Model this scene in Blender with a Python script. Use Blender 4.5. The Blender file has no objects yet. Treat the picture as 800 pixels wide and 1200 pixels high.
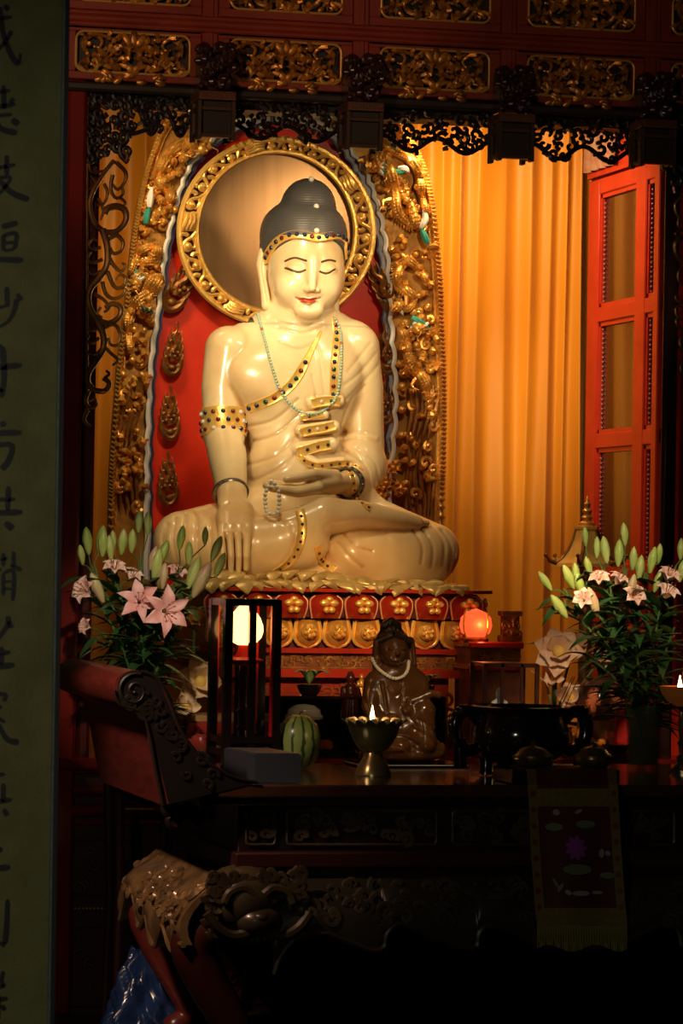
import bpy, math, random
import numpy as np
from mathutils import Vector, Matrix
from mathutils.bvhtree import BVHTree
R = random.Random(7)
FLR = -.13
COL = bpy.context.scene.collection
PI = math.pi

# ---------------------------------------------------------------- camera
F = 4000.0
TH, PH, RO = math.radians(14.3), math.atan(50 / F), math.radians(1.0)
CAM = Vector((0, 0, 1.80))
_f = Vector((math.sin(TH) * math.cos(PH), math.cos(TH) * math.cos(PH), math.sin(PH)))
_r0 = Vector((math.cos(TH), -math.sin(TH), 0))
_u0 = _r0.cross(_f)
_r = _r0 * math.cos(RO) + _u0 * math.sin(RO)
_u = _u0 * math.cos(RO) - _r0 * math.sin(RO)


def ray(px, py):
    return _f + _r * ((px - 400) / F) - _u * ((py - 600) / F)


def P(px, py, Y):
    """the world point on the plane y = Y that lies on the sight line of a photo pixel"""
    d = ray(px, py)
    return CAM + d * (Y / d.y)


def PZ(px, py, z):
    d = ray(px, py)
    return CAM + d * ((z - CAM.z) / d.z)


def S(Y):
    """metres per photo pixel at depth Y"""
    return Y * 1.03 / F


cd = bpy.data.cameras.new('camera')
cam = bpy.data.objects.new('camera', cd)
COL.objects.link(cam)
cd.sensor_fit = 'HORIZONTAL'
cd.sensor_width = 24.0
cd.lens = F / 800 * 24.0
cd.clip_end = 100
M3 = Matrix((_r, _u, -_f)).transposed()
cam.matrix_world = Matrix.Translation(CAM) @ M3.to_4x4()
cd.dof.use_dof = True
cd.dof.focus_distance = 15.6
cd.dof.aperture_fstop = 11.0
bpy.context.scene.camera = cam

# ---------------------------------------------------------------- materials
MATS = {}


def mat(name, col, rough=0.5, metal=0.0, col2=None, nscale=12.0, bump=0.0, bscale=40.0, emit=None, estr=0.0,
        coat=0.0, trans=0.0, ior=1.45, alpha=1.0, sss=0.0, vcol=False, stretch=(1, 1, 1), sheen=0.0, spec=0.5, nlo=.35, nhi=.7):
    if name in MATS:
        return MATS[name]
    m = bpy.data.materials.new(name)
    m.use_nodes = True
    nt = m.node_tree
    b = nt.nodes['Principled BSDF']
    b.inputs['Base Color'].default_value = (*col, 1)
    b.inputs['Roughness'].default_value = rough
    b.inputs['Metallic'].default_value = metal
    b.inputs['Coat Weight'].default_value = coat
    b.inputs['Coat Roughness'].default_value = 0.12
    b.inputs['Transmission Weight'].default_value = trans
    b.inputs['IOR'].default_value = ior
    b.inputs['Alpha'].default_value = alpha
    b.inputs['Specular IOR Level'].default_value = spec
    if sheen:
        b.inputs['Sheen Weight'].default_value = sheen
    if sss:
        b.inputs['Subsurface Weight'].default_value = sss
        b.inputs['Subsurface Radius'].default_value = (0.05, 0.025, 0.012)
        b.inputs['Subsurface Scale'].default_value = 0.6
    if emit:
        b.inputs['Emission Color'].default_value = (*emit, 1)
        b.inputs['Emission Strength'].default_value = estr
    out = None
    tc = nt.nodes.new('ShaderNodeTexCoord')
    mp = nt.nodes.new('ShaderNodeMapping')
    mp.inputs['Scale'].default_value = stretch
    nt.links.new(tc.outputs['Object'], mp.inputs['Vector'])
    if col2:
        n = nt.nodes.new('ShaderNodeTexNoise')
        n.inputs['Scale'].default_value = nscale
        n.inputs['Detail'].default_value = 5
        nt.links.new(mp.outputs['Vector'], n.inputs['Vector'])
        rp = nt.nodes.new('ShaderNodeValToRGB')
        rp.color_ramp.elements[0].position = nlo
        rp.color_ramp.elements[1].position = nhi
        rp.color_ramp.elements[0].color = (*col, 1)
        rp.color_ramp.elements[1].color = (*col2, 1)
        nt.links.new(n.outputs['Fac'], rp.inputs['Fac'])
        out = rp.outputs['Color']
    if vcol:
        a = nt.nodes.new('ShaderNodeVertexColor')
        a.layer_name = 'Col'
        mx = nt.nodes.new('ShaderNodeMix')
        mx.data_type = 'RGBA'
        mx.blend_type = 'MULTIPLY'
        mx.inputs['Factor'].default_value = 1
        if out:
            nt.links.new(out, mx.inputs[6])
        else:
            mx.inputs[6].default_value = (*col, 1)
        nt.links.new(a.outputs['Color'], mx.inputs[7])
        out = mx.outputs[2]
    if out:
        nt.links.new(out, b.inputs['Base Color'])
    if bump:
        n = nt.nodes.new('ShaderNodeTexNoise')
        n.inputs['Scale'].default_value = bscale
        n.inputs['Detail'].default_value = 4
        nt.links.new(mp.outputs['Vector'], n.inputs['Vector'])
        bp = nt.nodes.new('ShaderNodeBump')
        bp.inputs['Strength'].default_value = bump
        bp.inputs['Distance'].default_value = 0.01
        nt.links.new(n.outputs['Fac'], bp.inputs['Height'])
        nt.links.new(bp.outputs['Normal'], b.inputs['Normal'])
    MATS[name] = m
    return m


M = dict(
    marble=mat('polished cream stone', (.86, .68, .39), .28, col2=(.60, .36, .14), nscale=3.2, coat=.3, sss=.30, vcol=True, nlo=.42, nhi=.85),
    hair=mat('slate hair paint', (.085, .080, .078), .45, col2=(.11, .10, .09), nscale=9),
    gold=mat('gilding', (.86, .47, .10), .34, .55, col2=(.58, .26, .045), nscale=14, bump=.25, bscale=60),
    goldb=mat('bright gilding', (1.0, .64, .17), .30, .45, col2=(.90, .50, .10), nscale=20, bump=.2, bscale=70),
    goldd=mat('dark worn gilding', (.36, .16, .035), .38, .5, col2=(.16, .06, .012), nscale=16, bump=.3, bscale=60),
    copper=mat('brushed copper disc', (.36, .20, .09), .30, .75, col2=(.25, .14, .06), nscale=3, stretch=(5, 1, .3)),
    redlac=mat('vermilion lacquer', (.92, .046, .010), .36, col2=(.78, .032, .008), nscale=6, coat=.25),
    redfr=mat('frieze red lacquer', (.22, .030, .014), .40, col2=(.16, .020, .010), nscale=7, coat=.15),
    redpil=mat('dark red pillar lacquer', (.16, .010, .006), .25, col2=(.11, .007, .004), nscale=5, coat=.3),
    redwin=mat('window red paint', (.50, .030, .012), .38, col2=(.40, .020, .008), nscale=5),
    black=mat('blackened wood', (.012, .008, .006), .5, col2=(.02, .011, .008), nscale=20),
    darkwood=mat('dark rosewood', (.035, .010, .007), .30, col2=(.018, .006, .005), nscale=9, stretch=(1, 1, 5), coat=.25),
    tablered=mat('worn red table lacquer', (.15, .024, .017), .30, col2=(.09, .014, .011), nscale=6, stretch=(1, 1, 6), coat=.3),
    curtain=mat('saffron satin', (.70, .28, .010), .5, col2=(.52, .18, .006), nscale=3, stretch=(1, 1, .1), sheen=.1),
    white=mat('white paint', (.78, .78, .74), .4),
    bluegrey=mat('blue grey paint', (.22, .25, .36), .4, col2=(.45, .46, .5), nscale=20),
    teal=mat('teal paint', (.03, .28, .22), .4),
)


# ---------------------------------------------------------------- mesh builder
class MB:
    def __init__(s):
        s.v, s.f, s.mi, s.sm, s.cur, s.smooth = [], [], [], [], 0, True

    def add(s, vs, fs):
        o = len(s.v)
        s.v.extend([tuple(p) for p in vs])
        for f in fs:
            s.f.append([i + o for i in f])
            s.mi.append(s.cur)
            s.sm.append(s.smooth)
        return s

    def box(s, lo, hi, b=0.0):
        x0, y0, z0 = lo
        x1, y1, z1 = hi
        sm, s.smooth = s.smooth, False
        if b <= 0:
            vs = [(x, y, z) for x in (x0, x1) for y in (y0, y1) for z in (z0, z1)]
            s.add(vs, [(0, 1, 3, 2), (4, 6, 7, 5), (0, 4, 5, 1), (2, 3, 7, 6), (0, 2, 6, 4), (1, 5, 7, 3)])
        else:
            b = min(b, abs(x1 - x0) * .45, abs(y1 - y0) * .45, abs(z1 - z0) * .45)
            vs, idx = [], {}
            for ix, x in enumerate((x0, x1)):
                for iy, y in enumerate((y0, y1)):
                    for iz, z in enumerate((z0, z1)):
                        sx, sy, sz = (1 - 2 * ix) * b, (1 - 2 * iy) * b, (1 - 2 * iz) * b
                        for a, p in enumerate(((x, y + sy, z + sz), (x + sx, y, z + sz), (x + sx, y + sy, z))):
                            idx[ix, iy, iz, a] = len(vs)
                            vs.append(p)
            fs = []
            for k in (0, 1):
                fs.append([idx[k, 0, 0, 0], idx[k, 0, 1, 0], idx[k, 1, 1, 0], idx[k, 1, 0, 0]])
                fs.append([idx[0, k, 0, 1], idx[1, k, 0, 1], idx[1, k, 1, 1], idx[0, k, 1, 1]])
                fs.append([idx[0, 0, k, 2], idx[0, 1, k, 2], idx[1, 1, k, 2], idx[1, 0, k, 2]])
            for p in (0, 1):
                for q in (0, 1):
                    fs.append([idx[0, p, q, 1], idx[1, p, q, 1], idx[1, p, q, 2], idx[0, p, q, 2]])
                    fs.append([idx[p, 0, q, 0], idx[p, 1, q, 0], idx[p, 1, q, 2], idx[p, 0, q, 2]])
                    fs.append([idx[p, q, 0, 0], idx[p, q, 1, 0], idx[p, q, 1, 1], idx[p, q, 0, 1]])
                    for r in (0, 1):
                        pass
            for ix in (0, 1):
                for iy in (0, 1):
                    for iz in (0, 1):
                        fs.append([idx[ix, iy, iz, a] for a in range(3)])
            s.add(vs, fs)
        s.smooth = sm
        return s

    def obox(s, c, ax, ay, az, hx, hy, hz):
        """oriented box: centre, three unit axes, half sizes"""
        sm, s.smooth = s.smooth, False
        c = Vector(c)
        vs = [c + ax * (hx * i) + ay * (hy * j) + az * (hz * k) for i in (-1, 1) for j in (-1, 1) for k in (-1, 1)]
        s.add(vs, [(0, 1, 3, 2), (4, 6, 7, 5), (0, 4, 5, 1), (2, 3, 7, 6), (0, 2, 6, 4), (1, 5, 7, 3)])
        s.smooth = sm
        return s

    def tube(s, pts, rad, n=8, flat=None, cap=True, closed=False):
        """tube along pts; rad a number or list; flat = (axis vector, factor) squashes the section along the axis"""
        pts = [Vector(p) for p in pts]
        m = len(pts)
        if not hasattr(rad, '__len__'):
            rad = [rad] * m
        vs, fs = [], []
        prev = None
        for i, p in enumerate(pts):
            if closed:
                t = pts[(i + 1) % m] - pts[i - 1]
            else:
                t = pts[min(i + 1, m - 1)] - pts[max(i - 1, 0)]
            if t.length < 1e-9:
                t = Vector((0, 0, 1))
            t.normalize()
            if prev is None:
                a = Vector((0, 1, 0)) if abs(t.y) < .9 else Vector((1, 0, 0))
                a = (a - t * a.dot(t)).normalized()
            else:
                a = prev - t * prev.dot(t)
                a = a.normalized() if a.length > 1e-6 else t.orthogonal().normalized()
            prev = a
            b = t.cross(a)
            for k in range(n):
                an = 2 * PI * k / n
                off = (a * math.cos(an) + b * math.sin(an)) * rad[i]
                if flat:
                    off -= flat[0] * (off.dot(flat[0]) * (1 - flat[1]))
                vs.append(p + off)
        for i in range(m if closed else m - 1):
            j = (i + 1) % m
            for k in range(n):
                l = (k + 1) % n
                fs.append((i * n + k, i * n + l, j * n + l, j * n + k))
        if cap and not closed:
            fs.append(tuple(range(n - 1, -1, -1)))
            fs.append(tuple((m - 1) * n + k for k in range(n)))
        return s.add(vs, fs)

    def ball(s, c, r, n=10, m=7, ax=None):
        """ellipsoid; r number or 3 radii; ax optional 3x3 axes"""
        c = Vector(c)
        if not hasattr(r, '__len__'):
            r = (r, r, r)
        vs, fs = [], []
        def q(x, y, z):
            p = Vector((x * r[0], y * r[1], z * r[2]))
            return c + (ax @ p if ax is not None else p)
        vs.append(q(0, 0, 1))
        for i in range(1, m):
            t = PI * i / m
            for k in range(n):
                a = 2 * PI * k / n
                vs.append(q(math.sin(t) * math.cos(a), math.sin(t) * math.sin(a), math.cos(t)))
        vs.append(q(0, 0, -1))
        for k in range(n):
            l = (k + 1) % n
            fs.append((0, 1 + k, 1 + l))
            for i in range(m - 2):
                fs.append((1 + i * n + k, 1 + (i + 1) * n + k, 1 + (i + 1) * n + l, 1 + i * n + l))
            fs.append((len(vs) - 1, 1 + (m - 2) * n + l, 1 + (m - 2) * n + k))
        return s.add(vs, fs)

    def lathe(s, prof, c=(0, 0, 0), n=32, fn=None, cap=True):
        """profile of (r, z) pairs turned about the vertical through c; fn(r,z,a)->(r,z) reshapes"""
        c = Vector(c)
        vs, fs = [], []
        for r, z in prof:
            for k in range(n):
                a = 2 * PI * k / n
                rr, zz = fn(r, z, a) if fn else (r, z)
                vs.append((c.x + rr * math.cos(a), c.y + rr * math.sin(a), c.z + zz))
        for i in range(len(prof) - 1):
            for k in range(n):
                l = (k + 1) % n
                fs.append((i * n + k, i * n + l, (i + 1) * n + l, (i + 1) * n + k))
        if cap:
            if prof[0][0] > 1e-6:
                fs.append(tuple(range(n - 1, -1, -1)))
            if prof[-1][0] > 1e-6:
                fs.append(tuple((len(prof) - 1) * n + k for k in range(n)))
        return s.add(vs, fs)

    def prism(s, poly, d):
        """polygon of world points extruded by vector d"""
        sm, s.smooth = s.smooth, False
        poly = [Vector(p) for p in poly]
        d = Vector(d)
        n = len(poly)
        vs = poly + [p + d for p in poly]
        fs = [tuple(range(n - 1, -1, -1)), tuple(range(n, 2 * n))]
        for i in range(n):
            j = (i + 1) % n
            fs.append((i, j, j + n, i + n))
        s.add(vs, fs)
        s.smooth = sm
        return s

    def grid(s, rows):
        """a sheet through rows of points"""
        n = len(rows[0])
        vs = [p for r in rows for p in r]
        fs = [(i * n + k, i * n + k + 1, (i + 1) * n + k + 1, (i + 1) * n + k) for i in range(len(rows) - 1) for k in range(n - 1)]
        return s.add(vs, fs)

    def slab(s, rows, d):
        """sheet with a thickness vector d (or function of point)"""
        n, m = len(rows[0]), len(rows)
        dd = (lambda p: Vector(d)) if not callable(d) else d
        a = [Vector(p) for r in rows for p in r]
        b = [p + dd(p) for p in a]
        N = n * m
        fs = []
        for i in range(m - 1):
            for k in range(n - 1):
                q = (i * n + k, i * n + k + 1, (i + 1) * n + k + 1, (i + 1) * n + k)
                fs.append(q)
                fs.append(tuple(x + N for x in reversed(q)))
        for i in range(m - 1):
            for k in (0, n - 1):
                fs.append((i * n + k, (i + 1) * n + k, (i + 1) * n + k + N, i * n + k + N))
        for k in range(n - 1):
            for i in (0, m - 1):
                fs.append((i * n + k, i * n + k + 1, i * n + k + 1 + N, i * n + k + N))
        return s.add(a + b, fs)

    def build(s, name, mats, parent=None, origin=None, sharp=40, col=None):
        if not isinstance(mats, (list, tuple)):
            mats = [mats]
        if parent is not None:
            o = Vector(parent['_o'])
        elif origin is not None:
            o = Vector(origin)
        else:
            a = np.array(s.v)
            lo, hi = a.min(0), a.max(0)
            o = Vector(((lo[0] + hi[0]) / 2, (lo[1] + hi[1]) / 2, lo[2]))
        me = bpy.data.meshes.new(name)
        me.from_pydata([(x - o.x, y - o.y, z - o.z) for x, y, z in s.v], [], s.f)
        for m in mats:
            me.materials.append(m)
        me.polygons.foreach_set('use_smooth', s.sm)
        if len(mats) > 1:
            me.polygons.foreach_set('material_index', s.mi)
        me.update()
        if sharp:
            me.set_sharp_from_angle(angle=math.radians(sharp))
        ob = bpy.data.objects.new(name, me)
        COL.objects.link(ob)
        ob['_o'] = tuple(o)
        if parent is not None:
            ob.parent = parent
        else:
            ob.location = o
        return ob


def tag(o, label=None, cat=None, group=None, kind=None):
    for k, v in (('label', label), ('category', cat), ('group', group), ('kind', kind)):
        if v:
            o[k] = v
    return o


def thing(name, loc, label, cat, group=None):
    o = bpy.data.objects.new(name, None)
    COL.objects.link(o)
    o.location = loc
    o.empty_display_size = .05
    o['_o'] = tuple(loc)
    return tag(o, label, cat, group)


def kids(o):
    return [c for c in bpy.data.objects if c.parent == o]


def copy_tree(o, parent=None):
    c = o.copy()
    COL.objects.link(c)
    if parent is not None:
        c.parent = parent
    for ch in kids(o):
        copy_tree(ch, c)
    return c


def smooth_path(pts, n=8, closed=False):
    """Catmull-Rom through points of any dimension (tuples)"""
    pts = [np.array(p, float) for p in pts]
    m = len(pts)
    out = []
    for i in range(m if closed else m - 1):
        if closed:
            p0, p1, p2, p3 = pts[i - 1], pts[i], pts[(i + 1) % m], pts[(i + 2) % m]
        else:
            p0, p1, p2, p3 = pts[max(i - 1, 0)], pts[i], pts[i + 1], pts[min(i + 2, m - 1)]
        for k in range(n):
            t = k / n
            out.append(.5 * ((2 * p1) + (-p0 + p2) * t + (2 * p0 - 5 * p1 + 4 * p2 - p3) * t * t + (-p0 + 3 * p1 - 3 * p2 + p3) * t ** 3))
    if not closed:
        out.append(pts[-1])
    return out


def spiral(cx, cy, r, a0, turns, d=1, inner=.12, n=14):
    """2-D spiral winding in from radius r at angle a0"""
    m = max(6, int(n * turns))
    return [(cx + r * (1 - (1 - inner) * k / m) * math.cos(a0 + d * 2 * PI * turns * k / m),
             cy + r * (1 - (1 - inner) * k / m) * math.sin(a0 + d * 2 * PI * turns * k / m)) for k in range(m + 1)]


# ---------------------------------------------------------------- signed distance modelling
class Sdf:
    def __init__(s, lo, hi, h):
        s.lo, s.h = np.array(lo, float), h
        s.n = np.ceil((np.array(hi) - s.lo) / h).astype(int) + 1
        s.f = np.full(s.n, 1e3, np.float32)

    def reg(s, lo, hi):
        a = np.maximum(np.floor((np.array(lo) - s.lo) / s.h).astype(int), 0)
        b = np.minimum(np.ceil((np.array(hi) - s.lo) / s.h).astype(int) + 1, s.n)
        if (b <= a).any():
            return None
        ax = [(s.lo[i] + s.h * np.arange(a[i], b[i])).astype(np.float32) for i in range(3)]
        return (slice(a[0], b[0]), slice(a[1], b[1]), slice(a[2], b[2])), ax[0][:, None, None], ax[1][None, :, None], ax[2][None, None, :]

    def _mix(s, sl, d, k):
        f = s.f[sl]
        if k > 0:
            h = np.maximum(k - np.abs(f - d), 0) / k
            s.f[sl] = np.minimum(f, d) - h * h * k * .25
        else:
            s.f[sl] = np.minimum(f, d)

    def chain(s, pts, rad, k=4.0, sq=None):
        """round cones joined end to end; sq = (axis, factor) flattens"""
        pts = [np.array(p, np.float32) for p in pts]
        pad = max(rad) + k + 4 * s.h + 2
        g = s.reg(np.min(pts, 0) - pad, np.max(pts, 0) + pad)
        if g is None:
            return
        sl, x, y, z = g
        D = None
        for i in range(len(pts) - 1):
            a, b = pts[i], pts[i + 1]
            ba = b - a
            L = float(ba @ ba) + 1e-9
            t = np.clip(((x - a[0]) * ba[0] + (y - a[1]) * ba[1] + (z - a[2]) * ba[2]) / L, 0, 1)
            dx, dy, dz = x - a[0] - t * ba[0], y - a[1] - t * ba[1], z - a[2] - t * ba[2]
            if sq is not None:
                A, fac = sq
                q = (dx * A[0] + dy * A[1] + dz * A[2]) * (1 / fac - 1)
                dx, dy, dz = dx + q * A[0], dy + q * A[1], dz + q * A[2]
            d = np.sqrt(dx * dx + dy * dy + dz * dz) - (rad[i] + (rad[i + 1] - rad[i]) * t)
            if sq is not None:
                d = d * min(1, sq[1] * 1.3)
            D = d if D is None else np.minimum(D, d)
        s._mix(sl, D, k)

    def ell(s, c, r, k=6.0, rot=None, cut=False):
        c = np.array(c, np.float32)
        pad = max(r) + k + 4 * s.h + 2
        g = s.reg(c - pad, c + pad)
        if g is None:
            return
        sl, x, y, z = g
        x, y, z = x - c[0], y - c[1], z - c[2]
        if rot is not None:
            m = np.array(rot.transposed() if hasattr(rot, 'transposed') else rot)
            x, y, z = (m[0][0] * x + m[0][1] * y + m[0][2] * z, m[1][0] * x + m[1][1] * y + m[1][2] * z, m[2][0] * x + m[2][1] * y + m[2][2] * z)
        k0 = np.sqrt((x / r[0]) ** 2 + (y / r[1]) ** 2 + (z / r[2]) ** 2)
        k1 = np.sqrt((x / r[0] ** 2) ** 2 + (y / r[1] ** 2) ** 2 + (z / r[2] ** 2) ** 2) + 1e-6
        d = k0 * (k0 - 1) / k1
        if cut:
            f = s.f[sl]
            d = -d
            h = np.maximum(k - np.abs(f - d), 0) / max(k, 1e-6)
            s.f[sl] = np.maximum(f, d) + h * h * k * .25
        else:
            s._mix(sl, d, k)

    def disp(s, lo, hi, fn):
        g = s.reg(lo, hi)
        if g is None:
            return
        sl, x, y, z = g
        s.f[sl] += fn(x, y, z).astype(np.float32)

    def groove(s, path, depth, sig, ymax=0.0, ymin=-1e3):
        """carve (depth > 0) or raise a line given as (x, z) points on the front of the form"""
        p = [np.array(q, np.float32) for q in path]
        pad = sig * 3
        lo, hi = np.min(p, 0) - pad, np.max(p, 0) + pad
        g = s.reg((lo[0], max(ymin, s.lo[1]), lo[1]), (hi[0], ymax, hi[1]))
        if g is None:
            return
        sl, x, y, z = g
        D = None
        n = len(p) - 1
        for i in range(n):
            a, b = p[i], p[i + 1]
            ba = b - a
            t = np.clip(((x - a[0]) * ba[0] + (z - a[1]) * ba[1]) / (float(ba @ ba) + 1e-9), 0, 1)
            d = (x - a[0] - t * ba[0]) ** 2 + (z - a[1] - t * ba[1]) ** 2
            D = d if D is None else np.minimum(D, d)
        s.f[sl] += (depth * np.exp(-D / sig ** 2)).astype(np.float32)

    def mesh(s):
        f = s.f
        n = np.array(f.shape) - 1
        ins = f < 0
        cnt = np.zeros(n, np.int8)
        for i in (0, 1):
            for j in (0, 1):
                for k in (0, 1):
                    cnt += ins[i:n[0] + i, j:n[1] + j, k:n[2] + k]
        act = (cnt > 0) & (cnt < 8)
        I = np.argwhere(act)
        idx = np.full(n, -1, np.int32)
        idx[act] = np.arange(len(I))
        acc = np.zeros((len(I), 3))
        num = np.zeros(len(I))
        cor = [(i, j, k) for i in (0, 1) for j in (0, 1) for k in (0, 1)]
        for a in cor:
            for ax in range(3):
                if a[ax]:
                    continue
                b = list(a)
                b[ax] = 1
                fa = f[I[:, 0] + a[0], I[:, 1] + a[1], I[:, 2] + a[2]].astype(float)
                fb = f[I[:, 0] + b[0], I[:, 1] + b[1], I[:, 2] + b[2]].astype(float)
                c = (fa < 0) != (fb < 0)
                t = np.where(c, fa / np.where(c, fa - fb, 1), 0)
                p = np.array(a, float)[None, :].repeat(len(I), 0)
                p[:, ax] += t
                acc[c] += p[c]
                num[c] += 1
        V = (I + acc / num[:, None]) * s.h + s.lo
        Q = []
        for ax in range(3):
            o1, o2 = [(1, 2), (2, 0), (0, 1)][ax]
            sa = [slice(None)] * 3
            sb = [slice(None)] * 3
            sa[ax], sb[ax] = slice(0, -1), slice(1, None)
            A, B = ins[tuple(sa)], ins[tuple(sb)]
            e = np.argwhere(A != B)
            e = e[(e[:, o1] > 0) & (e[:, o2] > 0) & (e[:, o1] < n[o1]) & (e[:, o2] < n[o2])]
            flip = A[e[:, 0], e[:, 1], e[:, 2]]
            def cell(d1, d2):
                q = e.copy()
                q[:, o1] -= d1
                q[:, o2] -= d2
                return idx[q[:, 0], q[:, 1], q[:, 2]]
            q = np.stack([cell(1, 1), cell(0, 1), cell(0, 0), cell(1, 0)], 1)
            q[~flip] = q[~flip][:, ::-1]
            Q.append(q)
        Q = np.concatenate(Q)
        return V, Q[(Q >= 0).all(1)]


def np_mesh(name, V, Q, mats, parent=None, origin=None, col=None):
    o = Vector(parent['_o']) if parent is not None else Vector(origin)
    me = bpy.data.meshes.new(name)
    me.vertices.add(len(V))
    me.vertices.foreach_set('co', (V - np.array(o)[None, :]).astype(np.float32).ravel())
    me.loops.add(Q.size)
    me.loops.foreach_set('vertex_index', Q.astype(np.int32).ravel())
    me.polygons.add(len(Q))
    me.polygons.foreach_set('loop_start', np.arange(0, Q.size, 4, dtype=np.int32))
    me.polygons.foreach_set('use_smooth', np.ones(len(Q), bool))
    for m in (mats if isinstance(mats, (list, tuple)) else [mats]):
        me.materials.append(m)
    me.update(calc_edges=True)
    me.validate()
    if col is not None:
        a = me.color_attributes.new('Col', 'FLOAT_COLOR', 'POINT')
        a.data.foreach_set('color', np.concatenate([col, np.ones((len(col), 1))], 1).astype(np.float32).ravel())
    ob = bpy.data.objects.new(name, me)
    COL.objects.link(ob)
    ob['_o'] = tuple(o)
    if parent is not None:
        ob.parent = parent
    else:
        ob.location = o
    return ob


def bvh_of(V, Q):
    return BVHTree.FromPolygons([tuple(p) for p in V], [tuple(q) for q in Q])


def hit(bv, px, py):
    d = ray(px, py).normalized()
    for b in (bv if isinstance(bv, (list, tuple)) else [bv]):
        p, n, i, dist = b.ray_cast(CAM + d * 8, d)
        if p is not None:
            return p, n
    return None, None


def drape(mb, bv, path, half, thick, n=6, lift=0.0, taper=None, cen=None):
    """a ribbon laid on a surface along photo-pixel points; returns its centre points and normals"""
    pts = smooth_path(path, n)
    C, N = [], []
    for q in pts:
        p, nn = hit(bv, q[0], q[1])
        if p is not None:
            C.append(p)
            nn = (p - cen).normalized() if cen is not None else nn
            N.append(nn if nn.dot(ray(q[0], q[1])) < 0 else -nn)
    if len(C) < 3:
        return [], []
    for _ in range(3):
        C = [C[0]] + [(C[i - 1] + C[i] * 2 + C[i + 1]) / 4 for i in range(1, len(C) - 1)] + [C[-1]]
        N = [N[0]] + [(N[i - 1] + N[i] * 2 + N[i + 1]).normalized() for i in range(1, len(N) - 1)] + [N[-1]]
    sec = [(-1, -.6), (-1, .35), (-.85, .75), (-.7, .35), (.7, .35), (.85, .75), (1, .35), (1, -.6)]
    rows = []
    for i, p in enumerate(C):
        t = (C[min(i + 1, len(C) - 1)] - C[max(i - 1, 0)]).normalized()
        b = N[i].cross(t).normalized()
        w = half * (taper(i / (len(C) - 1)) if taper else 1)
        rows.append([p + b * (w * a) + N[i] * (thick * c + lift) for a, c in sec])
    o = len(mb.v)
    m = len(sec)
    fs = [(i * m + k, i * m + (k + 1) % m, (i + 1) * m + (k + 1) % m, (i + 1) * m + k) for i in range(len(rows) - 1) for k in range(m)]
    fs += [tuple(range(m)), tuple((len(rows) - 1) * m + k for k in range(m - 1, -1, -1))]
    mb.add([p for r in rows for p in r], fs)
    return C, N
# ================================================================ the great seated statue
YB = 15.5
SB = S(YB)
OB = P(360, 690, YB)


def L(px, py, w=0.0):
    p = P(px, py, YB - w * SB)
    return ((p.x - OB.x) / SB, (p.y - OB.y) / SB, (p.z - OB.z) / SB)


def L2(path, w):
    return [(L(a, b, w)[0], L(a, b, w)[2]) for a, b in path]


def LL(pts):
    return [L(*p) for p in pts]


def W(px, py, w):
    return P(px, py, YB - w * SB)


def mirror(p, c):
    return (2 * c - p[0], p[1], p[2])


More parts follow.
